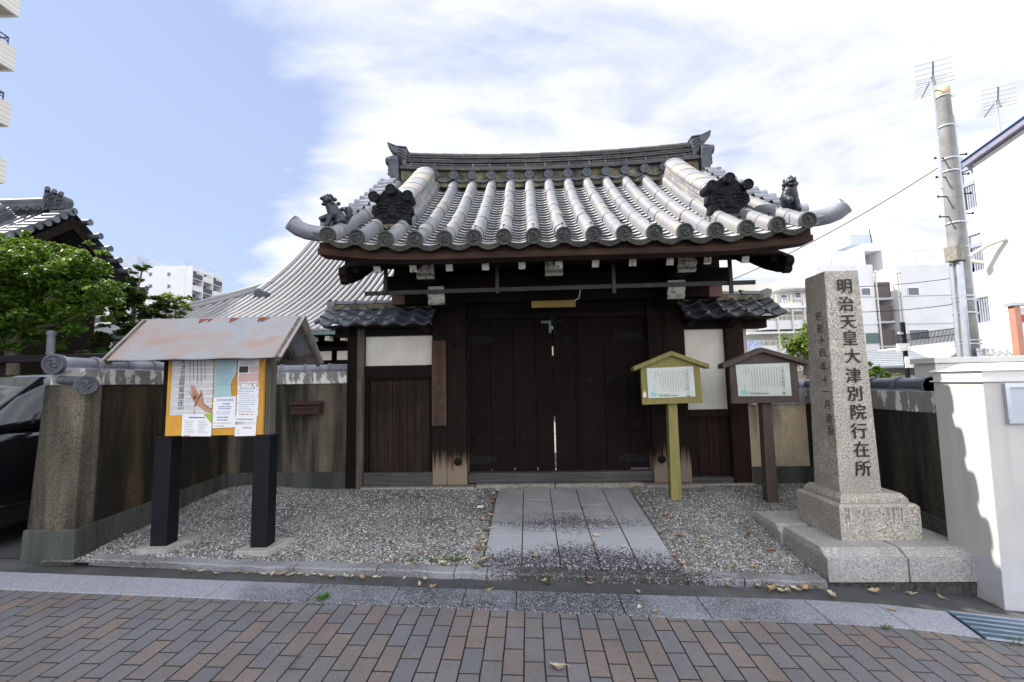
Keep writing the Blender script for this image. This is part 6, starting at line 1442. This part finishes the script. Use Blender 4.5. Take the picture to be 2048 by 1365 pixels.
# ------------------------------------------------------------------ buildings further off
def windows(T, rects, wall_y, mat='glass', frame='steel'):
    for (x0, x1, z0, z1) in rects:
        b = MB(); b.box(x0, x1, wall_y-.06, wall_y+.02, z0, z1); f = b.build('window', M[frame], T)
        MB().box(x0+.07, x1-.07, wall_y-.075, wall_y-.05, z0+.07, z1-.07).build('pane', M[mat], f)
# tall apartment tower on the far left
TW = thing('apartment_tower', 'tall tile-clad apartment tower with stacked balconies at the far left', 'apartment tower', (-38, 18, 0))
tx = -32.6
MB().box(-50, tx, 12, 23.6, -1, 24.8).build('wall', M['cladding'], TW)
for z in (21.16-3.57*4, 21.16-3.57*3, 21.16-7.14, 21.16-3.57, 21.16, 24.73):
    b = MB(); b.box(tx+.005, tx+1.55, 20.2, 25.1, z-.02, z+.16); b.build('balcony_floor', M['soffit'], TW)
    b = MB(); b.box(tx+1.40, tx+1.56, 20.15, 25.15, z-.05, z+1.40); b.box(tx+.01, tx+1.40, 24.99, 25.15, z-.05, z+1.40); b.box(tx+.01, tx+1.40, 20.15, 20.3, z-.05, z+1.40); b.build('balcony_parapet', M['cladding'], TW)
    b = MB(); b.bar((tx+1.35, 20.3, z+1.95), (tx+1.35, 24.85, z+1.95), .06, .06); b.bar((tx+1.35, 20.3, z+1.7), (tx+1.35, 24.85, z+1.7), .05, .05); b.bar((tx+.1, 24.85, z+1.95), (tx+1.35, 24.85, z+1.95), .06, .06)
    for y in lin(20.3, 24.85, 6): b.bar((tx+1.35, y, z+1.4), (tx+1.35, y, z+1.95), .05, .05)
    b.build('balcony_rail', M['navy'], TW)
SB = thing('shade_building', 'plain tiled building added unseen past the left edge to shade the street', 'building', (-13, 0, 0))  # unseen building added to shade the street and forecourt
MB().box(-26, -14.0, -14, 7.7, -1, 32).build('wall', M['cladding'], SB); MB().box(-26, -14.0, 7.702, 9.1, -1, 17.8).build('shade_wing', M['cladding'], SB)  # added lower wing shades the gravel and leaves the white pier in sun
for z in lin(3, 24, 8):
    for y in lin(-12, 4, 6): MB().box(-14.03, -13.97, y, y+1.6, z, z+1.5).build('window', M['glass'], SB)
# white apartment block beyond the trees, left
AL = thing('apartment_block', 'white apartment block with dark corner balconies, far behind the trees on the left', 'apartment block', (-90, 105, 0))
Ya = 100; p0, p1 = at_y(205, 527, Ya), at_y(372, 531, Ya); p2 = at_y(372, 640, Ya)
MB().box(p0.x-3, p1.x, Ya, Ya+10.6, -2, p1.z).build('wall', M['laminate'], AL)
q0, q1 = at_y(252, 513, Ya), at_y(280, 513, Ya); MB().box(q0.x, q1.x, Ya-.8, Ya+6, at_y(260, 552, Ya).z-3, q0.z).build('stair_tower', M['bldg_grey'], AL)
q0, q1 = at_y(281, 515, Ya), at_y(299, 520, Ya); MB().box(q0.x, q1.x, Ya+1, Ya+6, p1.z, q1.z).build('roof_hut', M['bldg_grey'], AL)
b = MB()
for x in lin(p0.x, p1.x, 16): b.bar((x, Ya+.3, p1.z), (x, Ya+.3, p1.z+1.1), .08, .08)
b.bar((p0.x, Ya+.3, p1.z+1.1), (p1.x, Ya+.3, p1.z+1.1), .10, .10)
for y in lin(Ya, Ya+10.6, 7): b.bar((p1.x-.2, y, p1.z), (p1.x-.2, y, p1.z+1.1), .08, .08)
b.bar((p1.x-.2, Ya, p1.z+1.1), (p1.x-.2, Ya+10.6, p1.z+1.1), .10, .10); b.build('roof_rail', M['galv'], AL)
b = MB(); q = at_y(294, 520, Ya); b.bar((q.x, Ya+2, q.z), (q.x, Ya+2, q.z+6.5), .10, .10); b.bar((q.x-1.4, Ya+2, q.z), (q.x-1.4, Ya+2, q.z+3.2), .08, .08); b.bar((q.x-2.6, Ya+2, q.z+3), (q.x-.2, Ya+2, q.z+2.7), .06, .06); b.build('aerial', M['galv'], AL)
rc = []
for px in (301, 338):
    for py in (549, 573, 597): q = at_y(px, py, Ya); rc.append((q.x-.4, q.x+.42, q.z-.45, q.z+.45))
windows(AL, rc, Ya)
for i in range(7):
    z = p1.z - 2.75*i - .4
    b = MB(); b.box(p1.x+.01, p1.x+1.5, Ya+.3, Ya+10.4, z-2.65, z-2.5); b.build('balcony_floor', M['laminate'], AL)
    for j, y in enumerate((.3, 3.7, 7.1)):
        b = MB(); b.box(p1.x+1.42, p1.x+1.52, Ya+y+.1, Ya+y+3.2, z-2.5, z-1.35); b.build('balcony_panel', M['navy'] if (i+j) % 2 == 0 else M['laminate'], AL)
        MB().box(p1.x+.005, p1.x+.03, Ya+y+.4, Ya+y+3.0, z-2.4, z-.3).build('window', M['navy'], AL)
b = MB()
for y in (.2, 3.6, 7.0, 10.4): b.box(p1.x+.01, p1.x+1.55, Ya+y-.12, Ya+y+.1, -2, p1.z-.2)
b.build('party_wall', M['laminate'], AL)
# low cream building behind the trees
LC = thing('cream_building', 'low cream building with upright ribs glimpsed beneath the left trees', 'building', (-22, 25, 0))
p0, p1 = at_y(90, 645, 23), at_y(345, 645, 23)
MB().box(p0.x, p1.x, 23, 30, -1, p0.z).build('wall', M['laminate_warm'], LC)
b = MB()
for x in lin(p0.x+.2, p1.x-.2, 14): b.box(x-.10, x+.10, 22.82, 22.998, -1, p0.z-.3)
b.build('ribs', M['laminate_warm'], LC); b = MB(); b.box(p0.x-.2, p1.x+.2, 22.6, 30.2, p0.z+.002, p0.z+.22); b.build('roof_edge', M['laminate_warm'], LC)
M['slate_dark'] = plain('grey_paint', (.13,.14,.16), .6)
LP = thing('lamp_column', 'grey steel column standing behind the dark fence', 'column', (at_y(103, 715, 8.7).x, 8.7, .1))
q = at_y(103, 668, 8.7); b = MB(); b.tube([(q.x, 8.7, .1), (q.x, 8.7, q.z)], .065, 12); b.lathe([(.08, 0), (.085, .05), (.07, .09)], (q.x, 8.7, q.z-.03), (0,0,1), 12); b.build('shaft', M['slate_dark'], LP)
LC2 = thing('small_roof', 'small grey pent roof glimpsed under the maple crown', 'roof', (at_y(145, 660, 14).x, 14, 2.4))
q0, q1 = at_y(112, 672, 14), at_y(180, 668, 14); b = MB(); b.hexa([(q0.x, 13.6, q0.z-.05), (q1.x, 13.6, q1.z-.02), (q1.x, 15, q1.z+.45), (q0.x, 15, q0.z+.45), (q0.x, 13.6, q0.z+.03), (q1.x, 13.6, q1.z+.05), (q1.x, 15, q1.z+.53), (q0.x, 15, q0.z+.53)]); b.build('tiles', M['left_roof'], LC2)
MB().box(q0.x+.3, q1.x-.3, 14.2, 15, .2, q0.z+.1).build('wall', M['wood_dark'], LC2)
# ------------------------------------------------------------------ right background: white flats
Yb = 50.0
P = lambda px, py, y=Yb: at_y(px, py, y)
AR_ = thing('apartment_block', 'white four-storey flats with brown stair panels and roof railings, behind the monument', 'apartment block', (40, 56, 0))
x0, x1, x2, x3, x4 = P(1636, 600).x, P(1751, 600).x, P(1763, 600).x, P(1797, 600).x, P(1925, 600).x
zt1, zt2 = P(1690, 531).z, P(1850, 530).z
MB().box(x0, x1, Yb, Yb+14, -3, zt1).build('wall', M['laminate'], AR_)
MB().box(x3, x4, Yb, Yb+14, -3, zt2).build('wall', M['laminate'], AR_)
MB().box(x1+.01, x3-.01, Yb+3.0, Yb+14, -3, zt1-.6).build('stair_back', M['laminate'], AR_)
for (py0, py1) in ((565, 594), (612, 641), (660, 690)):
    a_, c_ = P(1757, py0, Yb+.6), P(1795, py1, Yb+.6); MB().box(x1+.05, x3-.35, Yb+.5, Yb+.65, c_.z, a_.z).build('stair_panel', M['brown_panel'], AR_)
    b = MB(); b.box(x1+.02, x3-.02, Yb+.7, Yb+3, c_.z-.25, c_.z); b.build('landing', M['laminate'], AR_)
for px in (1750, 1798):
    b = MB(); q = P(px, 545, Yb-.1); b.tube([(q.x, Yb-.12, -2), (q.x, Yb-.12, q.z)], .09, 7); b.ball((q.x, Yb-.12, q.z), .18, 8, 5); b.build('drain_pipe', M['laminate_warm'], AR_)
rc = [(P(1722, 584).x, P(1741, 584).x, P(1730, 592).z, P(1730, 576).z), (P(1815, 584).x, P(1838, 584).x, P(1826, 592).z, P(1826, 575).z), (P(1818, 670).x, P(1858, 670).x, P(1836, 680).z, P(1836, 659).z)]
windows(AR_, rc, Yb)
b = MB()
for py in (592, 648): 
    z = P(1850, py).z; b.box(x3+.02, x4, Yb-.02, Yb-.003, z-.04, z+.04); b.box(x0, x1-.02, Yb-.02, Yb-.003, z-.04, z+.04)
b.build('floor_joints', M['slate'], AR_)
a_, c_ = P(1731, 668), P(1762, 687); b = MB()
for z in lin(c_.z, a_.z, 9): b.box(a_.x, c_.x-.1, Yb-.09, Yb-.03, z, z+.06)
b.box(a_.x, c_.x-.1, Yb-.028, Yb-.004, c_.z, a_.z); b.build('louvre', M['verdigris'], AR_)
b = MB()
for (pa, pb, py0, py1, yy) in ((1794, 1868, 503, 530, 2), (1662, 1728, 505, 531, 4)):
    a_, c_ = P(pa, py0, Yb+yy), P(pb, py1, Yb+yy)
    for z in (a_.z, (a_.z+c_.z)/2+.1): b.bar((a_.x, Yb+yy, z), (c_.x, Yb+yy, z), .07, .07)
    for x in lin(a_.x, c_.x, 3): b.bar((x, Yb+yy, c_.z-.5), (x, Yb+yy, a_.z), .08, .08)
b.build('roof_rail', M['galv'], AR_)
a_, c_ = P(1727, 502, Yb+5), P(1766, 488, Yb+5)
b = MB(); b.box(P(1727, 495, Yb+5).x, P(1766, 495, Yb+5).x, Yb+5, Yb+10, P(1740, 502, Yb+5).z, P(1740, 487, Yb+5).z); b.box(P(1762, 515, Yb+5).x, P(1767, 515, Yb+5).x, Yb+4.8, Yb+10, zt1-.6, P(1740, 503, Yb+5).z); b.box(P(1727, 515, Yb+5).x, P(1730, 515, Yb+5).x, Yb+5, Yb+10, zt1-1, P(1740, 503, Yb+5).z); b.box(P(1730, 515, Yb+5).x, P(1762, 515, Yb+5).x, Yb+9, Yb+10, zt1-1, P(1740, 503, Yb+5).z); b.build('roof_house', M['laminate'], AR_)
b = MB(); b.box(P(1700, 478, Yb+9).x, P(1745, 478, Yb+9).x, Yb+9, Yb+12, P(1720, 486, Yb+9).z-.2, P(1720, 470, Yb+9).z); b.build('water_tank', M['bldg_grey'], AR_)
b = MB(); q = P(1757, 485, Yb+5); b.bar((q.x, Yb+6, q.z), (q.x-.2, Yb+6, q.z+1.9), .06, .06); b.build('aerial', M['iron'], AR_)
b = MB(); b.box(P(1640, 515, Yb+3).x, P(1660, 515, Yb+3).x, Yb+3, Yb+6, zt1-1, P(1650, 500, Yb+3).z); b.build('roof_hut', M['laminate'], AR_)
# its lower wing toward the left, with balconies
AW = thing('apartment_block', 'white flats wing with ledges and balconies, right of the gate roof', 'apartment block', (33, 50, 0))
Yw = 46.0; a0, a1 = P(1500, 600, Yw).x, P(1634, 600, Yw).x
MB().box(a0-6, a1, Yw+1.4, Yw+10, -3, P(1600, 560, Yw).z).build('wall', M['laminate_warm'], AW)
for i, (px0, py, pyb) in enumerate(((1563, 583, 605), (1520, 622, 640), (1500, 672, 690))):
    z1, z0 = P(1600, py, Yw).z, P(1600, pyb, Yw).z; xx = P(px0, py, Yw).x
    MB().box(xx, a1+.01, Yw, Yw+1.4, z0-.9, z0-.02).build('balcony_parapet', M['laminate'], AW)
    b = MB(); b.box(xx-.3, a1+.02, Yw-.3, Yw+1.39, z1+.25, z1+.45); b.build('ledge', M['laminate'], AW)
    b = MB(); b.bar((xx+.1, Yw+.1, z0+.45), (a1, Yw+.1, z0+.45), .06, .06)
    for x in lin(xx+.1, a1, 12): b.bar((x, Yw+.1, z0), (x, Yw+.1, z0+.45), .05, .05)
    b.build('balcony_rail', M['laminate'], AW)
windows(AW, [(P(px, py+7, Yw).x, P(px+14, py+7, Yw).x, P(1600, py+14, Yw).z, P(1600, py, Yw).z) for px, py in ((1576, 583), (1605, 580), (1560, 635))], Yw+1.4)
b = MB()
for px in (1606, 1582, 1552): q = P(px, 590, Yw-.1); b.tube([(q.x, Yw-.1, -2), (q.x, Yw-.1, q.z)], .09, 7)
b.build('drain_pipe', M['laminate_warm'], AW)
b = MB(); lx = P(1488, 0, 45).x
for i in range(7): q = P(1488+5*i, 684, 45); b.box(q.x, q.x+.22, 45, 45.03, q.z-.55-.1*(i % 3), q.z+.05)
b.bar(tuple(P(1486, 682, 45)), tuple(P(1528, 682, 45)), .05, .05)
tag(b.build('laundry', M['cloth']), 'laundry hanging on a balcony rail above the brown sign', 'laundry')
EV = thing('tiled_eave', 'orange-lined eave corner peeking out right of the gate wing post', 'eave', (4.4, 9.0, 2.4))
q0, q1, q2 = at_y(1484, 648, 9), at_y(1520, 652, 9), at_y(1518, 655, 9)
b = MB(); b.hexa([(q0.x-.6, 8.7, q0.z), (q2.x, 9.0, q2.z), (q2.x, 11, q2.z+.4), (q0.x-.6, 11, q0.z+.5), (q0.x-.6, 8.7, q0.z+.07), (q2.x, 9.0, q2.z+.06), (q2.x, 11, q2.z+.46), (q0.x-.6, 11, q0.z+.57)]); b.build('boards', plain('orange_board', (.50,.20,.06), .7), EV)
b = MB(); b.hexa([(q0.x-.6, 8.65, q0.z+.072), (q2.x+.05, 8.95, q2.z+.062), (q2.x+.05, 11, q2.z+.47), (q0.x-.6, 11, q0.z+.58), (q0.x-.6, 8.65, q0.z+.12), (q2.x+.05, 8.95, q2.z+.10), (q2.x+.05, 11, q2.z+.52), (q0.x-.6, 11, q0.z+.63)]); b.build('tiles', M['black_tile'], EV)
q = at_y(1487, 660, 9.3); MB().box(q.x-.13, q.x+.05, 9.3, 9.45, .2, q.z+.25).build('post', plain('grey_post', (.34,.30,.30), .7), EV)
q0, q1 = at_y(1560, 762, 12), at_y(1665, 762, 12); b = MB(); x = q0.x
while x < q1.x: b.box(x, x+.16, 12, 12.03, 0, q0.z+.02); x += .165
tag(b.build('board_fence', plain('grey_purple_boards', (.34,.30,.34), .8, 0, .3, 3)), 'low grey board fence behind the cream wall corner', 'fence')
# houses below the flats
HS = thing('grey_roof_house', 'house with long pale grey tiled roof below the white flats', 'house', (28, 36, 0))
Yh = 34.0; h0, h1, h2 = P(1737, 740, Yh), P(1885, 728, Yh), P(1900, 700, Yh)
b = MB(); za, zb = P(1800, 732, Yh).z, P(1800, 702, Yh+5).z
b.hexa([(h0.x-3, Yh, za-.12), (P(1880, 728, Yh).x, Yh, za-.02), (P(1925, 700, Yh+5).x, Yh+5, zb-.02), (P(1740, 715, Yh+5).x-3, Yh+5, zb-.12), (h0.x-3, Yh, za), (P(1880, 728, Yh).x, Yh, za+.1), (P(1925, 700, Yh+5).x, Yh+5, zb+.1), (P(1740, 715, Yh+5).x-3, Yh+5, zb)]); b.build('roof', M['slate'], HS)
b = MB()
for i in range(9):
    k = (i+.5)/9; b.bar((h0.x-3+.6*k, Yh+5*k, za+(zb-za)*k+.02), (P(1880, 728, Yh).x+2.0*k, Yh+5*k, za+(zb-za)*k+.12), .05, .05)
b.build('tile_courses', plain('slate_dark', (.20,.21,.24), .7), HS)
MB().box(h0.x-2.4, P(1872, 735, Yh).x, Yh+.9, Yh+5, -2, za-.15).build('wall', M['brown_panel'], HS)
b = MB(); b.hexa([(h0.x-3, Yh-5, za-2.2), (P(1850, 750, Yh-5).x, Yh-5, za-2.15), (P(1880, 728, Yh).x, Yh+.8, za-.75), (h0.x-3, Yh+.8, za-.8), (h0.x-3, Yh-5, za-2.1), (P(1850, 750, Yh-5).x, Yh-5, za-2.05), (P(1880, 728, Yh).x, Yh+.8, za-.65), (h0.x-3, Yh+.8, za-.7)]); b.build('lower_roof', M['slate'], HS)
RM = thing('access_ramp', 'white concrete walkway with thin dark railing in front of the flats', 'walkway', (33, 42, 0))
Yr_ = 42.0; a_, c_ = P(1815, 690, Yr_), P(1985, 668, Yr_-3)
b = MB(); b.hexa([(a_.x-1, Yr_, a_.z-1.25), (c_.x, Yr_-3, c_.z-1.25), (c_.x, Yr_+1, c_.z-1.25), (a_.x-1, Yr_+3, a_.z-1.25), (a_.x-1, Yr_, a_.z-.3), (c_.x, Yr_-3, c_.z-.3), (c_.x, Yr_+1, c_.z-.3), (a_.x-1, Yr_+3, a_.z-.3)]); b.build('slab', M['laminate'], RM)
MB().hexa([(a_.x, Yr_+.5, -2), (c_.x, Yr_-2.5, -2), (c_.x, Yr_+1, -2), (a_.x, Yr_+3, -2), (a_.x, Yr_+.5, a_.z-1.26), (c_.x, Yr_-2.5, c_.z-1.26), (c_.x, Yr_+1, c_.z-1.26), (a_.x, Yr_+3, a_.z-1.26)]).build('wall_below', M['laminate_warm'], RM)
b = MB(); p_, q_ = Vector((a_.x-.8, Yr_+.1, a_.z-.3)), Vector((c_.x, Yr_-2.9, c_.z-.3))
for i in range(70): v = p_.lerp(q_, i/69); b.bar(v, v+Vector((0,0,1.15)), .035, .035)
b.bar(p_+Vector((0,0,1.15)), q_+Vector((0,0,1.15)), .06, .06); b.bar(p_+Vector((0,0,.62)), q_+Vector((0,0,.62)), .05, .05); b.build('railing', M['iron'], RM)
FA = thing('apartment_block', 'distant pinkish block of flats seen between the utility pole and white building', 'apartment block', (100, 105, 0))
f0, f1 = P(1925, 530, 100), P(1964, 530, 100); MB().box(f0.x, f1.x+4, 100, 112, -2, P(1945, 529, 100).z).build('wall', plain('pink_grey_wall', (.46,.40,.42), .8, 0, .05), FA)
for py in (537, 557, 576, 596):
    z = P(1945, py, 100).z; MB().box(f0.x+2, f1.x+2, 99.4, 100, z-2.2, z-1.2).build('balcony_parapet', M['laminate'], FA); MB().box(f0.x+2.4, f1.x+1.5, 99.94, 99.99, z-1.1, z+.0).build('window', M['glass'], FA)
# ------------------------------------------------------------------ white building on the right edge
WBD = thing('white_building', 'tall blank white building with purple roof fascia and rear balconies, right edge', 'building', (14, 10, 0))
XW = 12.0; e0 = at_x(1945, 330, XW); e1 = at_x(2048, 258, XW); sl = (e1.z-e0.z)/(e1.y-e0.y)
yF, yN = e0.y, e0.y-9.0
zF, zN = e0.z, e0.z + sl*(yN-e0.y)
b = MB(); b.hexa([(XW, yN, -1), (26, yN, -1), (26, yF, -1), (XW, yF, -1), (XW, yN, zN), (26, yN, zN), (26, yF, zF), (XW, yF, zF)]); wl = b.build('wall', M['white_wall'], WBD)
b = MB(); b.hexa([(XW-.12, yN, zN+.002), (26, yN, zN+.002), (26, yF+.15, zF+.002), (XW-.12, yF+.15, zF+.002), (XW-.12, yN, zN+.15), (26, yN, zN+.15), (26, yF+.15, zF+.15), (XW-.12, yF+.15, zF+.15)]); b.build('fascia', M['purple_fascia'], WBD)
b = MB(); b.hexa([(XW-.16, yN, zN+.152), (26, yN, zN+.152), (26, yF+.2, zF+.152), (XW-.16, yF+.2, zF+.152), (XW+.1, yN, zN+.42), (26, yN, zN+.42), (26, yF+.1, zF+.36), (XW+.1, yF+.1, zF+.36)]); b.build('roof', M['blue_roof'], WBD)
for (py0, py1) in ((390, 430), (540, 560), (640, 665)):
    zt_, zb_ = at_x(1955, py0, XW+.1).z, at_x(1955, py1, XW+.1).z
    zfl = at_x(1960, py1, XW).z
    b = MB(); b.box(XW+.02, XW+6, yF+.01, yF+.42, zfl-.45, zfl+.25); b.build('balcony_slab', M['white_wall'], WBD)
    b = MB(); b.box(XW+.03, XW+.11, yF+.05, yF+.40, zfl+.9, zfl+1.0); b.box(XW+.03, XW+.11, yF+.05, yF+.40, zfl+1.35, zfl+1.42); b.box(XW+.02, XW+.12, yF+.34, yF+.42, zfl+.25, zfl+1.75)
    for y in lin(yF+.08, yF+.34, 5): b.box(XW+.05, XW+.09, y, y+.035, zfl+.25, zfl+.9)
    b.build('balcony_rail', M['galv'], WBD)
    MB().box(XW+.06, XW+.08, yF+.06, yF+.34, zfl+1.0, zfl+1.35).build('balcony_glass', M['glass_grey'], WBD)
q = [at_x(px, py, XW-.02) for px, py in ((2012, 478), (1990, 490), (1970, 508), (1965, 516), (1968, 522), (1978, 526))]
b = MB(); pts = [Vector((XW-.03, q[0].y, q[0].z)), Vector((XW-.18, q[1].y, q[1].z)), Vector((XW-.32, q[2].y, q[2].z)), Vector((XW-.33, q[3].y, q[3].z)), Vector((XW-.3, q[4].y, q[4].z)), Vector((XW-.16, q[5].y, q[5].z))]
b.tube(pts, [.045, .05, .05, .05, .05, .05], 8); b.build('bent_pipe', M['laminate_warm'], wl, recalc=False)
b = MB(); yy = at_x(2030, 600, XW).y; b.box(XW-.006, XW-.001, yy, yy+.012, -1, zF); b.build('wall_joint', M['white_base'], wl)
M['aerial'] = plain('aerial_metal', (.16,.17,.20), .5, .3, .1)
def yagi(name, label, base, top, elem, s, yaw, parts_mat='galv'):
    T = thing(name, label, 'aerial', tuple(base)); B, P_ = Vector(base), Vector(top); Rz = Matrix.Rotation(yaw, 3, 'Z')
    b = MB(); b.tube([B, P_], .022*s*2, 8); b.build('mast', M['galv'], T)
    b = MB(); u = lambda p: P_ + Rz @ (Vector(p)*s)
    b.bar(u((-.95, 0, -.02)), u((.15, 0, .05)), .022*s, .022*s)
    for i in range(9): t_ = i/8; l = .22+.12*t_; c = Vector((-.95+1.0*t_, 0, -.0)); b.bar(u(c+Vector((0, -l, 0))), u(c+Vector((0, l, 0))), .007*s, .007*s)
    b.bar(u((.15, 0, .05)), u((.26, 0, -.30)), .035*s, .035*s); b.bar(u((.15, 0, .05)), u((.26, 0, .40)), .035*s, .035*s)
    for i in range(6): z = -.29+.136*i; b.bar(u((.16+.28*abs(z-.05), -.42, z)), u((.16+.28*abs(z-.05), .42, z)), .008*s, .008*s)
    b.build('elements', M['aerial'], T); return T
rb = at_x(2002, 285, XW+.6); rt_ = at_x(1993, 205, XW+.6); yagi('roof_aerial', 'television aerial standing on the white building roof', tuple(rb), tuple(Vector((rb.x, rb.y, rt_.z))), 6, .80, rad(-117))
# ------------------------------------------------------------------ utility pole with pipes, box and aerial
Yp = 6.6; pt, pb_ = at_y(1884, 178, Yp), at_y(1934, 720, Yp); pb_ = Vector((pb_.x, Yp, -.2)); ptop = Vector((pt.x, Yp, pt.z))
pbot = Vector((at_y(1934, 720, Yp).x, Yp, -.2))
UP = thing('utility_pole', 'grey concrete utility pole with pipes, steel bands and a junction box', 'utility pole', tuple(pbot))
axp = lambda z: ptop.lerp(pbot, (ptop.z-z)/(ptop.z-pbot.z)); rp = lambda z: .084 + (.138-.084)*(ptop.z-z)/(ptop.z-pbot.z)
b = MB(); zs = lin(pbot.z, ptop.z, 12); b.tube([axp(z) for z in zs], [rp(z) for z in zs], 20); pole = b.build('shaft', M['concrete_pole'], UP, recalc=False)
b = MB(); b.lathe([(rp(ptop.z)+.002, -.14), (rp(ptop.z)+.004, 0), (.05, .02), (0, .022)], ptop, (0,0,1), 20); b.build('top_cap', plain('rusty_cap', (.42,.33,.22), .9, 0, .3), pole)
def zpx(py): return at_y(1900, py, Yp).z
b = MB()
for py in (195, 255, 320, 345, 448, 497, 517, 595, 603, 628, 683, 690):
    z = zpx(py); b.lathe([(rp(z)+.002, -.012), (rp(z)+.008, -.012), (rp(z)+.008, .012), (rp(z)+.002, .012)], axp(z), (0,0,1), 20); b.bar(axp(z)+Vector((rp(z), -.02, 0)), axp(z)+Vector((rp(z)+.05, -.04, .004)), .02, .025)
b.build('steel_band', M['galv'], UP)
for i, (py, s_) in enumerate(((318, -1), (312, 1), (356, -1), (351, 1), (395, -1), (390, 1), (435, -1), (430, 1))):
    z = zpx(py); c = axp(z); b = MB(); e = c+Vector((s_*(rp(z)+.13), -.03, 0)); b.bar(c+Vector((s_*rp(z)*.8, -.02, 0)), e, .014, .014); b.bar(e-Vector((0,0,.012)), e+Vector((0,0,.02)), .016, .016); b.build('step_bolt', M['iron'], UP)
b = MB()
for (xo, r_, pya, pyb, m_) in ((.115, .018, 230, 1200, 0), ):
    b.tube([axp(z)+Vector((rp(z)+.02, -.02, 0)) for z in lin(zpx(232), -.1, 8)], .018, 8)
b.tube([axp(z)+Vector((-rp(z)-.05, -.06, 0)) for z in lin(zpx(530), -.1, 6)], .026, 8); b.tube([axp(z)+Vector((-rp(z)-.02, -.14, 0)) for z in lin(zpx(530), -.1, 6)], .040, 10)
b.build('conduit', M['galv'], UP)
z = zpx(512); c = axp(z); b = MB(); b.obox(c+Vector((-.13, -.10, .0)), (.19, .16, .22), Matrix.Rotation(.25, 3, 'Z')); b.build('junction_box', M['rock'], UP, bevel=.006)
z = zpx(705); c = axp(z); b = MB(); b.tube([c+Vector((-.02, -.20, -.20)), c+Vector((-.02, -.20, .0))], .05, 12); b.tube([c+Vector((-.02, -.20, .0)), c+Vector((-.02, -.20, .035))], .055, 12); b.box(c.x-.06, c.x+.02, c.y-.24, c.y-.17, c.z-.30, c.z-.2); b.build('meter', M['galv'], UP)
b = MB(); z0, z1 = zpx(665), zpx(545); c0, c1 = axp(z0), axp(z1)
mb_ = at_y(1884, 378, Yp-.12); mt = at_y(1863, 160, Yp-.12)
yagi('pole_aerial', 'television aerial on a thin mast strapped to the utility pole', (mb_.x, Yp-.12, mb_.z), (mt.x, Yp-.12, mt.z), 6, .50, rad(-117))
def cable(name, label, a, c, sag, r=.008, m='iron'):
    a, c = Vector(a), Vector(c); pts = [a.lerp(c, t_) - Vector((0, 0, sag*4*t_*(1-t_))) for t_ in lin(0, 1, 18)]
    b = MB(); b.tube(pts, r, 5); return tag(b.build(name, M[m], recalc=False), label, 'cable')
cable('overhead_cable', 'thin cable running from the utility pole down behind the gate roof', at_y(1876, 336, Yp-.1), at_y(1440, 570, 7.5), .10, .006)
cable('overhead_cable', 'upper thin wire crossing in front of the white flats', at_y(1650, 575, 30), at_y(2000, 540, 30), .3, .022)
cable('overhead_cable', 'lower thin wire crossing in front of the white flats', at_y(1700, 625, 30), at_y(2000, 592, 30), .25, .022)
# thin pole with camera and plate
TP = thing('thin_pole', 'thin dark steel pole with lamp arm, camera and white plate before the grey roof', 'pole', tuple(at_y(1816, 760, 14)))
q0, q1 = at_y(1816, 760, 14), at_y(1803, 645, 14)
b = MB(); b.tube([(q0.x, 14, 0), (q0.x, 14, q0.z), (q0.x, 14, q1.z)], .06, 8); b.build('shaft', M['iron'], TP)
q = at_y(1806, 668, 14); b = MB(); b.bar((q0.x, 14, q.z), (q0.x-.22, 13.9, q.z+.02), .06, .05); b.build('lamp_arm', M['galv'], TP)
q = at_y(1800, 700, 14); b = MB(); b.bar((q0.x-.28, 13.9, q.z), (q0.x-.02, 13.95, q.z+.03), .12, .12); b.box(q0.x-.25, q0.x+.1, 13.92, 14.0, q.z+.08, q.z+.18); b.build('camera', M['laminate'], TP, bevel=.01)
q, r_ = at_y(1808, 717, 14), at_y(1808, 733, 14); b = MB(); b.box(q0.x-.11, q0.x+.11, 13.90, 13.92, r_.z-.05, q.z+.05); b.build('plate', M['sheet_white'], TP)
# sign and white picket fence near the right edge
SG = thing('framed_sign', 'white sign board with terracotta posts cut by the right edge', 'sign', (7.0, 5.9, .2))
a_, c_ = at_y(2026, 613, 5.9), at_y(2044, 740, 5.9); xs0 = (a_.x+c_.x)/2
MB().box(xs0-.035, xs0+.035, 5.86, 5.94, 0, a_.z).build('post', M['sign_post'], SG); MB().box(xs0+1.5, xs0+1.57, 5.86, 5.94, 0, a_.z).build('post', M['sign_post'], SG)
MB().box(xs0+.036, xs0+1.499, 5.88, 5.91, 1.75, a_.z-.02).build('board', M['sheet_white'], SG); MB().box(xs0-.06, xs0+1.6, 5.84, 5.96, a_.z+.002, a_.z+.04).build('cap', M['galv'], SG)
MB().box(xs0+.037, xs0+1.498, 5.874, 5.879, a_.z-.22, a_.z-.03).build('header_band', M['p_grey'], SG)
q = at_y(2043, 630, 5.87); b = MB(); b.box(q.x, q.x+.2, 5.868, 5.873, q.z-.09, q.z); b.build('red_mark', M['red_paint'], SG)
PF = thing('picket_fence', 'short white steel picket fence beneath the white building', 'fence', (9, 8, 0))
q0, q1 = at_y(1968, 700, 7.6), at_y(2012, 738, 7.6); b = MB()
for i in range(9): x = q0.x + .11*i; b.box(x, x+.05, 7.6, 7.63, .6, q0.z)
b.box(q0.x-.05, q0.x+1, 7.63, 7.66, q0.z-.08, q0.z-.03); b.box(q0.x-.05, q0.x+1, 7.63, 7.66, 1.0, 1.05); b.build('pickets', M['white_wall'], PF)
